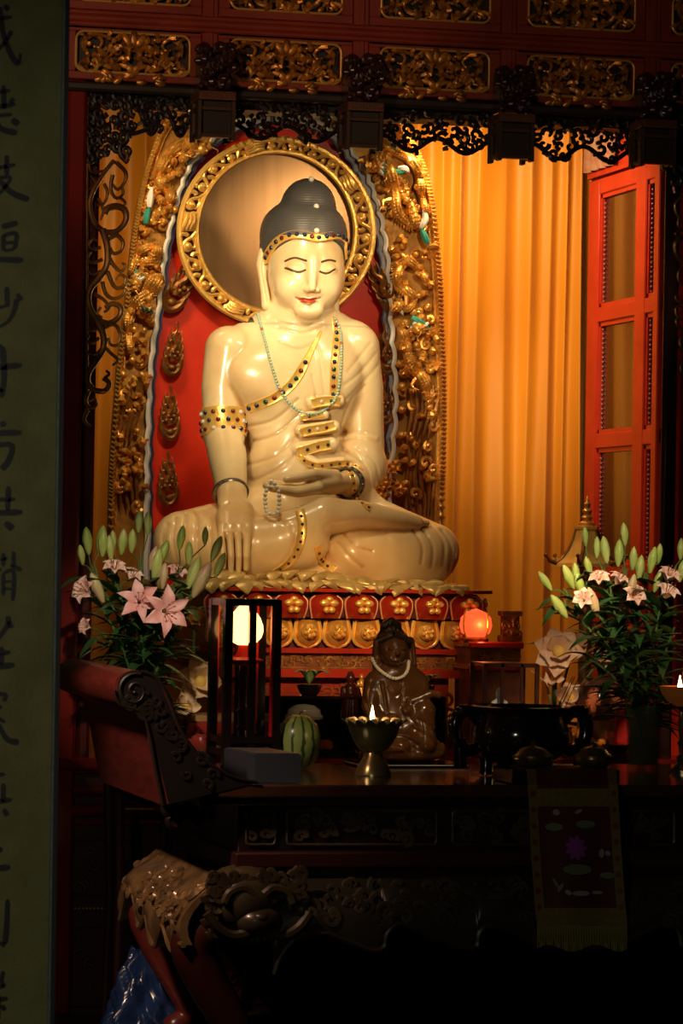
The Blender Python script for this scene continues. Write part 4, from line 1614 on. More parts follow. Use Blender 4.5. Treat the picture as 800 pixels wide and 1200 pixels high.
pn = MB()
for y0, y1 in ((Y_[2], Y_[1]), (Y_[4], Y_[3])):
    for pya, pyb in ((222, 356), (374, 506), (524, 660)):
        lo, hi = min(y0, y1), max(y0, y1)
        pn.box((XW + .0, lo, zs(720, pyb)), (XW + .006, hi, zs(720, pya)))
pn.build('pane', mat('dark reflecting glass', (.02, .012, .008), .06, spec=1.0, coat=.5), win)
mb = MB()
mb.box((XW - .01, yb, zt + .03), (XW + .05, 16.9, zt + .75))
tag(mb.build('trim_5', M['redwin']), kind='structure')
# pale gathered drape over the window head
mb = MB()
rows = []
for j in range(7):
    rows.append([(XW - .03 - .012 * math.sin(i * 1.1), 16.9 - .02 * i, zt + .06 + .1 * j) for i in range(26)])
mb.slab(rows, (.006, 0, 0))
tag(mb.build('gauze_drape', mat('pale gauze', (.42, .24, .16), .7, col2=(.32, .10, .06), nscale=30)), 'short pale gathered drape above the red window', 'drape')
# ================================================================ shrine base and lotus throne
ZT = P(500, 920, 12.0).z                     # top of the front altar table
ZB = P(400, 889, 14.0).z                     # top of the shrine base
# the long carved base the throne stands on
base = thing('shrine_base', (3.6, 14.4, FLR), 'long dark red carved base of the shrine behind the altar table', 'base')
mb = MB()
mb.box((1.2, 14.06, FLR), (5.56, 16.95, ZB - .03))
mb.build('body', mat('base lacquer', (.045, .007, .005), .4, col2=(.03, .005, .004), nscale=5, coat=.2), base)
mb = MB()
mb.box((1.2, 13.99, ZB - .05), (5.56, 16.95, ZB), .012)
for py, r in ((905, .010), (927, .022), (951, .026), (965, .012), (1200, .03)):
    mb.tube([(1.2, 14.05, P(110, py, 14).z), (5.56, 14.05, P(110, py, 14).z)], r, 10)
mb.build('moulding', M['redpil'], base)
mb = MB()
zz = P(110, 1066, 14).z
for k in range(190):
    mb.ball((1.3 + k * .016, 14.045, zz), .0062, 6, 5)
mb.build('bead_row', mat('worn gilt beads', (.45, .26, .12), .35, .4), base)
for x in (2.16, 2.86, 3.56):
    for pa, pb in ((985, 1050), (1088, 1180)):
        z0, z1 = P(110, pb, 14).z, P(110, pa, 14).z
        mb = MB()
        mb.tube([(x + .29 + u, 14.05, (z0 + z1) / 2 + v) for u, v in rrect(.52, z1 - z0, .02)], .006, 6, closed=True)
        rr = random.Random(int(x * 100) + pa)
        for k in range(20):
            c = (x + .29 + rr.uniform(-.18, .18), (z0 + z1) / 2 + rr.uniform(-.4, .4) * (z1 - z0))
            sp = spiral(c[0], c[1], .03, rr.uniform(0, 6), 1.1, rr.choice((-1, 1)))
            mb.tube([(a, 14.05, b) for a, b in sp], [.009 - .005 * i / len(sp) for i in range(len(sp))], 5)
        mb.build('carved_panel', mat('dull carved panel', (.055, .018, .008), .45, col2=(.03, .008, .005), nscale=12), base)

# lotus throne
YT = 14.78
thr = thing('lotus_throne', (P(400, 690, YT).x, 15.5, ZB), 'stepped red and gold lotus throne under the large statue', 'throne')


def TX(px):
    return P(px, 720, YT).x


def TZ(py, px=400):
    return P(px, py, YT).z


xl, xr = TX(236), TX(552)
ztop = OB.z


def tier(name, y0, y1, inset, m, b=.01, x0=None, x1=None, parent=thr, c=.13):
    """a stepped slab with chamfered front corners"""
    x0, x1 = (xl if x0 is None else x0) + inset, (xr if x1 is None else x1) - inset
    pl = [(x0, 16.2), (x0, YT + inset + c), (x0 + c, YT + inset), (x1 - c * 0, YT + inset), (x1 + c, YT + inset + c), (x1 + c, 16.2)]
    z0, z1 = (max(TZ(y1), ZB + .0005), TZ(y0))
    mb = MB()
    mb.prism([(x, y, z0) for x, y in pl], (0, 0, z1 - z0))
    return mb.build(name, m, parent)


tred = mat('throne red lacquer', (.40, .026, .010), .26, col2=(.30, .018, .007), nscale=8, coat=.4)
tdark = mat('throne dark red', (.10, .010, .006), .35, col2=(.06, .007, .004), nscale=8, coat=.2)
tier('top_slab', 690, 694, -.005, tred)
tier('petal_core', 694, 724, .07, tdark)
tier('waist', 724, 762, .11, tdark)
tier('ledge', 760, 766, .03, tred)
tier('carved_band', 766, 784, .07, mat('carved band brown', (.22, .055, .014), .4, col2=(.10, .022, .006), nscale=14), x1=TX(546), c=0)
tier('ledge', 784, 794, -.02, tred, x1=TX(541), c=0)
tier('body', 794, 850, .06, mat('throne orange red', (.36, .034, .010), .28, col2=(.24, .020, .007), nscale=6, coat=.3), x1=TX(546), c=0)
tier('plinth', 846, 889, -.01, tdark, x1=TX(542), c=0)


def rowpts(inset, pitch, n0, px0):
    """positions (point, right vector, outward vector) along the front and round the chamfered right corner"""
    out = []
    for k in range(n0):
        out.append((Vector((TX(px0 + pitch * k), YT + inset, 0)), Vector((1, 0, 0)), Vector((0, -1, 0))))
    return out


def petal_pad(c, rt, ot, w, z0, z1, d, up=True, n=9, m=9):
    """bulging petal with a pointed tip"""
    rows = []
    for j in range(m + 1):
        v = j / m
        vv = v if up else 1 - v
        half = w / 2 * (math.sqrt(max(0, 1 - max(0, (vv - .62) / .38) ** 1.7)) if vv > .62 else .82 + .18 * math.sin(PI / 2 * vv / .62))
        row = []
        for i in range(n + 1):
            u = -1 + 2 * i / n
            bulge = d * (math.sqrt(max(0, 1 - u * u * .9)) * (.35 + .65 * math.sin(PI * (.12 + .80 * v))))
            p = c + rt * (u * half) + ot * bulge
            row.append((p.x, p.y, z0 + (z1 - z0) * v))
        rows.append(row)
    return rows


def rim_path(c, rt, ot, w, z0, z1, d, up=True):
    rows = petal_pad(c, rt, ot, w, z0, z1, d, up)
    a = [r[0] for r in rows]
    b = [r[-1] for r in rows]
    if up:
        return a + b[::-1]
    return b[::-1][0:0] + a[::-1] + b


gold_t = M['goldb']
spots = rowpts(.07, 41.2, 8, 261)
corner = []
ca = Vector((.13, .13, 0)).normalized()
co = Vector((.7071, -.7071, 0))
for k in range(3):
    corner.append((Vector((xr - .07 + .0, YT + .07, 0)) + Vector((.13, .13, 0)) * ((k + .45) / 3), ca, co))
for j, (c, rt, ot) in enumerate(spots + corner):
    w = 40 * S(YT) if j < len(spots) else .075
    z0, z1 = TZ(725), TZ(695)
    mb = MB()
    mb.slab(petal_pad(c, rt, ot, w, z0, z1, .085), tuple(ot * -.02))
    pt = mb.build('lotus_petal', tred, thr)
    mb = MB()
    mb.tube([Vector(p) + ot * .003 for p in rim_path(c, rt, ot, w * .99, z0, z1, .085)], .0045, 5)
    mb.build('petal_rim', mat('pinkish gilt line', (.75, .33, .16), .35, .2), pt)
    mb = MB()
    zc = z0 + (z1 - z0) * .50
    for s in (-1, 1):
        mb.ball(c + rt * (s * w * .14) + ot * .085 + Vector((0, 0, zc + .012)), (w * .15, .016, .016), 8, 6)
        mb.ball(c + rt * (s * w * .08) + ot * .087 + Vector((0, 0, zc - .018)), (w * .11, .014, .015), 8, 6)
    mb.ball(c + ot * .088 + Vector((0, 0, zc + .03)), (w * .12, .014, .012), 8, 6)
    mb.build('petal_motif', gold_t, pt)
for j, (c, rt, ot) in enumerate(rowpts(.09, 34.4, 9, 262)):
    w = 33 * S(YT)
    z0, z1 = TZ(759), TZ(727)
    mb = MB()
    mb.slab(petal_pad(c, rt, ot, w, z0, z1, .05, up=False), tuple(ot * -.02))
    pt = mb.build('gold_petal', mat('deep gilding', (.86, .46, .09), .30, .6, col2=(.60, .27, .04), nscale=14), thr)
    mb = MB()
    mb.tube([Vector(p) + ot * .004 for p in rim_path(c, rt, ot, w * .97, z0, z1, .05, False)], .009, 6)
    zc = z0 + (z1 - z0) * .58
    mb.build('petal_rim', gold_t, pt)
    mb = MB()
    mb.ball(c + ot * .055 + Vector((0, 0, zc)), (w * .30, .025, w * .30), 14, 8)
    for a in range(6):
        an = a * PI / 3 + .3
        mb.ball(c + ot * .078 + rt * (w * .17 * math.cos(an)) + Vector((0, 0, zc + w * .17 * math.sin(an))), (w * .085, .012, w * .085), 8, 6)
    mb.ball(c + ot * .083 + Vector((0, 0, zc)), (w * .07, .012, w * .07), 8, 6)
    mb.build('medallion', gold_t, pt)
# carved scrolls on the band
mb = MB()
rr = random.Random(8)
for k in range(90):
    x = rr.uniform(xl + .1, TX(538))
    z = rr.uniform(TZ(781), TZ(769))
    sp = spiral(x, z, rr.uniform(.014, .022), rr.uniform(0, 6), 1.1, rr.choice((-1, 1)))
    mb.tube([(a, YT + .066, b) for a, b in sp], [.006 - .003 * i / len(sp) for i in range(len(sp))], 5)
for py in (768, 783):
    mb.tube([(xl + .1, YT + .066, TZ(py)), (TX(544), YT + .066, TZ(py))], .005, 5)
mb.build('band_scrolls', M['goldd'], thr)
mb = MB()
rr = random.Random(18)
for k in range(60):
    x = rr.uniform(xl + .1, TX(536))
    z = rr.uniform(TZ(842), TZ(802))
    sp = spiral(x, z, rr.uniform(.02, .035), rr.uniform(0, 6), 1.2, rr.choice((-1, 1)))
    mb.tube([(a, YT + .056, b) for a, b in sp], [.010 - .006 * i / len(sp) for i in range(len(sp))], 5)
mb.build('body_carving', mat('throne carving', (.20, .025, .008), .35, col2=(.3, .07, .015), nscale=20), thr)

# leaf-edged gilded cloth under the statue
ct = thing('seat_cloth', (P(380, 685, YT).x, 15.2, ztop), 'pale gold leaf-edged seat cloth spread under the large statue', 'cloth')
mb = MB()
clm = mat('pale gilt cloth', (.62, .46, .20), .45, .25, col2=(.40, .27, .09), nscale=14, bump=.3, bscale=24)
rows = []
n = 70
for j in range(12):
    t = j / 11
    row = []
    for i in range(n + 1):
        u = i / n
        px = 228 + (552 - 228) * u
        x = TX(px)
        hh = 4 + 17 * math.exp(-((px - 355) / 95) ** 2) + 5 * math.exp(-((px - 260) / 40) ** 2)
        edge = min(1, u * 14, (1 - u) * 14)
        h = hh * S(YT) * math.sin(min(1, t * 1.6 + .08) * PI / 2) * edge ** .5 + .006 * math.sin(px * .25 + t * 3)
        row.append((x, YT + .025 + t * .55, ztop + .0075 + max(0, h)))
    rows.append(row)
mb.slab(rows, (0, 0, -.006))
mb.build('cloth', clm, ct)
mb = MB()
rr = random.Random(6)
for lay in range(2):
    for k in range(19):
        px = 234 + 312 * (k + .5 * lay + rr.uniform(-.2, .2)) / 18.5
        if px > 548:
            continue
        hh = 3 + 15 * math.exp(-((px - 355) / 95) ** 2) + 4 * math.exp(-((px - 260) / 40) ** 2)
        z = ztop + .006 + hh * S(YT) * (.15 + .6 * lay) + rr.uniform(-.008, .008)
        yy = YT + .01 + .06 * lay
        c = Vector((TX(px), yy, z))
        a = rr.uniform(-1.0, 1.0)
        sz = rr.uniform(.9, 1.7)
        d = Vector((math.sin(a), -.45, -.35)).normalized()
        sd = Vector((math.cos(a), 0, .05))
        rws = []
        for q_ in range(6):
            v = q_ / 5
            hw = .034 * sz * math.sin(PI * (.15 + .85 * v)) + .002
            p = c + d * (v * .075 - .04) * sz + Vector((0, 0, .016 * math.sin(PI * v)))
            rws.append([p - sd * hw, p + Vector((0, -.008, .004)), p + sd * hw])
        mb.slab(rws, (0, .004, -.004))
mb.build('leaf_edging', M['leafg'] if 'leafg' in M else mat('leaf gilding', (.66, .47, .17), .36, .4, col2=(.42, .26, .07), nscale=18, bump=.2), ct)
# ================================================================ front altar table with its scrolled end
Y0, Y1 = 12.0, 13.25
tab = thing('altar_table', (P(560, 920, Y0).x, 12.6, FLR), 'large dark carved altar table with scrolled left end and lion mask leg', 'table')


def FP(px, py, Y=Y0):
    return P(px, py, Y)


XR = FP(830, 920).x + 1.0
mb = MB()
mb.box((FP(255, 920).x, Y0, ZT - .045), (XR, Y1, ZT), .006)
mb.build('tabletop', mat('polished dark tabletop', (.055, .022, .010), .16, col2=(.03, .012, .006), nscale=5, stretch=(1, 4, 1), coat=.6), tab)
# scroll end
prof = smooth_path([(177, 808), (172, 794), (157, 789), (143, 795), (137, 809), (143, 824), (157, 829.5), (168, 838), (175, 862), (183, 905), (191, 944)], 4) + \
    [np.array(p) for p in [(262, 944), (262, 931), (330, 931), (330, 918)]] + smooth_path([(300, 916), (275, 911), (255, 901.5), (232, 884), (212, 857), (198, 822), (188, 801), (178, 791), (165, 786.5), (157, 787)], 4)
outer = smooth_path([(165, 786.5), (152, 786), (138, 794), (134, 809), (140, 825), (157, 831), (168, 838), (175, 862), (183, 905), (191, 944)], 5)
inner = smooth_path([(165, 786.5), (180, 792), (189, 802), (199, 823), (213, 858), (233, 885), (256, 902), (276, 911.5), (302, 917)], 5)


def frontpt(p, Y=Y0):
    return FP(p[0], p[1]) + Vector((0, Y - Y0, 0))


def shell(pts_a, pts_b):
    """solid between two profile curves, extruded through the table's depth"""
    n = max(len(pts_a), len(pts_b))
    def rs(ps):
        t = np.linspace(0, len(ps) - 1, n)
        return [ps[min(int(a), len(ps) - 2)] * (1 - (a - min(int(a), len(ps) - 2))) + ps[min(int(a), len(ps) - 2) + 1] * (a - min(int(a), len(ps) - 2)) for a in t]
    return rs(pts_a), rs(pts_b)


oa, ia = shell(outer, inner)
mb = MB()
for a, b, A, B in zip(oa[:-1], ia[:-1], oa[1:], ia[1:]):
    pass
dk = Vector((0, Y1 - Y0, 0))
n = len(oa)
vs = [frontpt(p) for p in oa] + [frontpt(p) for p in ia]
vs2 = [v + dk for v in vs]
fs = []
for i in range(n - 1):
    fs.append((i, i + 1, n + i + 1, n + i))
    fs.append((2 * n + i, 3 * n + i, 3 * n + i + 1, 2 * n + i + 1))
    fs.append((i, 2 * n + i, 2 * n + i + 1, i + 1))
    fs.append((n + i, n + i + 1, 3 * n + i + 1, 3 * n + i))
fs.append((n - 1, 3 * n - 1, 4 * n - 1, 2 * n - 1))
mb.add(vs + vs2, fs)
mb.build('scroll_end', M['tablered'], tab, sharp=50)
# dark face of the scroll with its raised volute
mb = MB()
sp = spiral(157, 809, 20, -1.2, 1.6, -1, .1, 26)
mb.tube([FP(a, b) + Vector((0, -.004, 0)) for a, b in sp], .007, 6)
mb.tube([frontpt(p) + Vector((0, -.004, 0)) for p in ia], .007, 6)
mb.tube([frontpt(p) + Vector((0, -.004, 0)) for p in oa[n // 3:]], .007, 6)
rr = random.Random(4)
for k in range(26):
    t = rr.random()
    i = int(t * (n - 1) * .6) + int(n * .35)
    a, b = oa[min(i, n - 1)], ia[min(i, n - 1)]
    c = a + (b - a) * rr.uniform(.2, .8)
    s_ = spiral(c[0], c[1], rr.uniform(5, 9), rr.uniform(0, 6), 1.2, rr.choice((-1, 1)))
    mb.tube([FP(u, v) + Vector((0, -.002, 0)) for u, v in s_], [.010 - .006 * q / len(s_) for q in range(len(s_))], 5)
mb.build('scroll_carving', mat('dull dark carving', (.014, .009, .006), .45, col2=(.008, .006, .004), nscale=10), tab)
mb = MB()
mb.slab([[frontpt(a + (b - a) * q) + Vector((0, -.003, 0)) for q in (.06, .5, .94)] for a, b in zip(oa, ia)], (0, .004, 0))
mb.build('scroll_face', mat('scroll face black', (.007, .005, .004), .5, col2=(.005, .004, .003), nscale=10), tab)

# waist, mouldings
def lbox(name, pxl, ya, yb, inset, m, b=.006):
    mb = MB()
    mb.box((FP(pxl, ya).x, Y0 + inset, FP(pxl, yb).z), (XR - .3, Y1 - inset, FP(pxl, ya).z), b)
    return mb.build(name, m, tab)


dkw = mat('near black lacquer', (.016, .007, .005), .3, col2=(.010, .005, .004), nscale=6, coat=.2)
lbox('frieze_rail', 236, 930, 945, .03, dkw)
lbox('waist', 285, 944, 1002, .08, dkw)
lbox('waist_moulding', 278, 1000, 1018, .02, mat('dark moulding lacquer', (.03, .007, .005), .35, coat=.2))
lbox('waist_moulding', 284, 1016, 1030, .05, dkw)
# bracket scrolls under the scroll end
mb = MB()
for c in ((203, 948), (214, 955), (226, 950), (238, 958), (208, 962), (250, 952)):
    s_ = spiral(c[0], c[1], 9, 1.0, 1.3, 1, .1, 16)
    mb.tube([FP(a, b) + Vector((0, .06, 0)) for a, b in s_], [.018 - .010 * q / len(s_) for q in range(len(s_))], 6)
mb.build('bracket_scrolls', dkw, tab)
# carved waist panels
for pa, pb in ((292, 330), (340, 520), (535, 640), (650, 800)):
    mb = MB()
    rr = random.Random(pa)
    mb.tube([FP((pa + pb) / 2 + u, 972 + v) + Vector((0, .076, 0)) for u, v in rrect(pb - pa - 4, 40, 5)], .006, 6, closed=True)
    for k in range((pb - pa) // 5):
        c = (rr.uniform(pa + 8, pb - 8), rr.uniform(958, 986))
        s_ = spiral(c[0], c[1], rr.uniform(5, 9), rr.uniform(0, 6), 1.2, rr.choice((-1, 1)))
        mb.tube([FP(a, b) + Vector((0, .078, 0)) for a, b in s_], [.012 - .007 * q / len(s_) for q in range(len(s_))], 5)
    mb.build('carved_panel', mat('olive brown carving', (.055, .040, .020), .4, col2=(.025, .016, .009), nscale=10), tab)

# cusped apron
low = smooth_path([(318, 1140), (326, 1118), (345, 1098), (375, 1092), (405, 1102), (432, 1112), (446, 1108), (449, 1094), (458, 1083), (472, 1083), (500, 1095), (530, 1107), (553, 1108), (557, 1092), (568, 1083), (590, 1086),
                   (622, 1104), (660, 1109), (700, 1108), (740, 1096), (765, 1084), (785, 1084), (792, 1096), (796, 1108), (830, 1106), (870, 1092)], 4)
mb = MB()
rows = []
for p in low:
    col_ = []
    for k in range(9):
        t = k / 8
        py = 1028 + (p[1] - 1028) * t
        col_.append(FP(p[0], py) + Vector((0, .05 - .10 * math.sin(PI * .62 * t), 0)))
    rows.append(col_)
mb.slab(rows, (0, .03, 0))
mb.tube([r[-1] + Vector((0, -.004, 0)) for r in rows], .011, 6)
mb.build('apron', mat('apron olive lacquer', (.030, .024, .014), .35, col2=(.016, .012, .008), nscale=7, coat=.15), tab)
mb = MB()
rr = random.Random(77)
for k in range(120):
    px = rr.uniform(340, 800)
    py = rr.uniform(1036, 1078)
    t = (py - 1028) / 75
    yy = .05 - .10 * math.sin(PI * .62 * t)
    s_ = spiral(px, py, rr.uniform(6, 11), rr.uniform(0, 6), rr.uniform(.7, 1.3), rr.choice((-1, 1)))
    mb.tube([FP(a, b) + Vector((0, yy - .002, 0)) for a, b in s_], [.013 - .008 * q / len(s_) for q in range(len(s_))], 5)
mb.build('apron_carving', mat('olive brown carving', (.05, .04, .02), .4), tab)

# side apron (left end), drips and lion mask
SXL = FP(244, 1060).x


def SP(px_depth, py, out=0.0):
    """point on the left end plane: depth fraction 0 front .. 1 back, photo row measured at the front corner"""
    return Vector((SXL - out, Y0 + .02 + px_depth * (Y1 - Y0 - .04), FP(244, py).z))


sl = smooth_path([(0, 1108), (.06, 1110), (.12, 1122), (.2, 1118), (.3, 1098), (.36, 1112), (.42, 1128), (.5, 1122), (.56, 1100), (.62, 1108), (.68, 1116), (.76, 1086), (.85, 1076), (.93, 1092), (1, 1120)], 4)
mb = MB()
rows = []
for p in sl:
    rows.append([SP(p[0], 1030 + (p[1] - 1030) * k / 8, -.05 + .15 * math.sin(PI * .66 * k / 8)) for k in range(9)])
mb.slab(rows, (.03, 0, 0))
mb.tube([r[-1] + Vector((-.004, 0, 0)) for r in rows], .012, 6)
rr = random.Random(5)
for k in range(60):
    a, py = rr.uniform(.05, .95), rr.uniform(1038, 1084)
    s_ = spiral(a, py, 1, rr.uniform(0, 6), rr.uniform(.7, 1.2), rr.choice((-1, 1)))
    mb.tube([SP(a + (u - a) * .04, py + (v - py) * 8, -.05 + .15 * math.sin(PI * .66 * min(1, max(0, (py + (v - py) * 8 - 1030) / 75)))) for u, v in s_], [.016 - .010 * q / len(s_) for q in range(len(s_))], 5)
mskm = mat('worn gilt brown carving', (.26, .15, .06), .34, .25, col2=(.08, .045, .022), nscale=9, coat=.25)
mb.build('side_apron', mskm, tab)
# lion mask over the front left leg
ms = MB()
cxm, cym = 300, 1062
def mp(u, v, d=0.0):
    return FP(u, v) + Vector((0, -d, 0))
ms.ball(mp(288, 1056, -.06), (.155, .15, .13), 18, 12)
ms.ball(mp(300, 1078, .03), (.09, .08, .06), 14, 10)                       # muzzle
ms.ball(mp(300, 1072, .085), (.032, .026, .020), 10, 8)                        # nose
for s_ in (-1, 1):
    ms.ball(mp(298 + s_ * 18, 1054, .055), (.022, .020, .018), 12, 8)        # eyes
    ms.tube([mp(298 + s_ * u, v, .07) for u, v in smooth_path([(6, 1046), (18, 1038), (34, 1044), (40, 1056)], 4)], .016, 7)
    ms.tube([mp(298 + s_ * u, v, .06) for u, v in smooth_path([(10, 1090), (30, 1094), (48, 1084), (60, 1068)], 4)], .018, 7)
    for k in range(5):
        sp_ = spiral(298 + s_ * (46 + 6 * (k % 2)), 1034 + k * 14, 9, 0 if s_ > 0 else PI, 1.4, s_, .1, 14)
        ms.tube([mp(a, b, .03) for a, b in sp_], [.020 - .012 * q / len(sp_) for q in range(len(sp_))], 6)
for k in range(9):
    ms.ball(mp(268 + k * 8, 1099 + 2.0 * math.sin(k * .8), .03), (.014, .014, .022), 8, 6)      # teeth
for k in range(60):
    rrx = random.Random(k)
    sp_ = spiral(rrx.uniform(244, 352), rrx.uniform(1022, 1050), 7, rrx.uniform(0, 6), 1.2, rrx.choice((-1, 1)))
    ms.tube([mp(a, b, .045) for a, b in sp_], [.014 - .008 * q / len(sp_) for q in range(len(sp_))], 5)
ms.build('lion_mask', mat('shaded mask carving', (.075, .052, .024), .34, .2, col2=(.03, .02, .011), nscale=9, coat=.25), tab)  # darker mix of the side carving, shade of the unlit front in its colour
# cabriole legs
def leg(path, w, flip=1):
    mb = MB()
    p = [Vector(q) for q in smooth_path([tuple(v) for v in path], 6)]
    m_ = len(p)
    mb.tube(p, [w[0] + (w[1] - w[0]) * i / (m_ - 1) + .02 * math.exp(-((i - m_ + 3) / 3) ** 2) for i in range(m_)], 14)
    return mb.build('leg', M['tablered'] if flip is True else mat('dark leg lacquer', (.045, .010, .007), .3, coat=.2), tab)


bx = SXL
for yy in (Y0 + .12, Y1 - .12):
    leg([(bx + .12, yy, FP(290, 1075).z), (bx - .02, yy, FP(290, 1105).z), (bx + .02, yy, FP(290, 1150).z), (bx + .12, yy, FP(290, 1205).z), (bx + .16, yy, FLR + .12), (bx + .10, yy, FLR + .055)], (.10, .045) if yy < 12.5 else (.055, .03), yy > 12.5)
    leg([(XR - .45, yy, FP(290, 1075).z), (XR - .3, yy, FP(290, 1105).z), (XR - .34, yy, FP(290, 1150).z), (XR - .44, yy, FP(290, 1205).z), (XR - .48, yy, FLR + .12), (XR - .42, yy, FLR + .055)], (.10, .045))

# crumpled blue plastic bag on the floor behind the table's left end
mb = MB()
rr = random.Random(2)
rows = []
bc = P(178, 1230, 13.33)
for j in range(31):
    v = j / 30
    row = []
    rad = .19 * (1 - .62 * v ** 1.4)
    for i in range(97):
        a = 2 * PI * i / 96
        k_ = 1 + .06 * math.sin(a * 23 + v * 31) + .16 * math.sin(a * 5 + v * 4) + .10 * math.sin(a * 9 - v * 7) + .07 * math.sin(a * 14 + v * 15)
        row.append((bc.x + rad * k_ * math.cos(a), bc.y + rad * .55 * k_ * math.sin(a), FLR + .004 + v * (P(178, 1112, 13.33).z - FLR - .004) + .02 * math.sin(a * 4 + v * 9) * v))
    rows.append(row)
mb.grid(rows)
mb.add([rows[0][i] for i in range(96)], [tuple(range(95, -1, -1))])
mb.add([rows[-1][i] for i in range(96)], [tuple(range(96))])
tag(mb.build('plastic_bag', mat('blue plastic film', (.020, .045, .14), .14, col2=(.006, .014, .05), nscale=9, coat=.6, bump=.8, bscale=22), sharp=None),
    'crumpled blue plastic bag on the floor behind the lion mask table leg', 'bag')

# ---------------------------------------------------------------- hanging scroll banner at the left
YBN = 9.0
ban = thing('hanging_banner', P(30, 1200, YBN), 'tall olive green hanging banner with black brush calligraphy at the left edge', 'banner')
bl = P(-70, 600, YBN).x
mb = MB()
ztp, zbt = P(60, -30, YBN).z, P(60, 1230, YBN).z
def be(py, off=0.0):
    p = P(78 - 18 * py / 1200 + off, py, YBN)
    return p
mb.prism([Vector((bl, YBN, be(-30).z)), be(-30, -4), be(1230, -4), Vector((bl, YBN, be(1230).z))], (0, .012, 0))
mb.build('cloth', mat('olive banner cloth', (.115, .112, .036), .75, col2=(.080, .080, .024), nscale=9, bump=.2, bscale=90), ban)
mb = MB()
mb.prism([be(-30, -4.5), be(-30, -1.5), be(1230, -1.5), be(1230, -4.5)], (0, .014, 0))
mb.build('edge_trim', mat('blue grey edge trim', (.06, .085, .09), .6, col2=(.11, .14, .13), nscale=60), ban)
mb = MB()
mb.prism([be(-30, -1.5), be(-30, 4), be(1230, 4), be(1230, -1.5)], (0, .02, 0))
mb.build('edge_binding', mat('near black binding', (.008, .008, .012), .6), ban)
mb = MB()


def stroke(pts, w0, w1, wm=None):
    """one brush stroke in photo pixels"""
    p = smooth_path(pts, 5)
    m_ = len(p)
    L_, R_ = [], []
    for i in range(m_):
        t = p[min(i + 1, m_ - 1)] - p[max(i - 1, 0)]
        t = t / (np.linalg.norm(t) + 1e-9)
        f = i / (m_ - 1)
        w = (w0 + (w1 - w0) * f) * .5
        if i in (0, m_ - 1):
            w *= .55
        L_.append(P(p[i][0] - t[1] * w, p[i][1] + t[0] * w, YBN - .0015))
        R_.append(P(p[i][0] + t[1] * w, p[i][1] - t[0] * w, YBN - .0015))
    mb.slab([L_, R_], (0, .0012, 0))


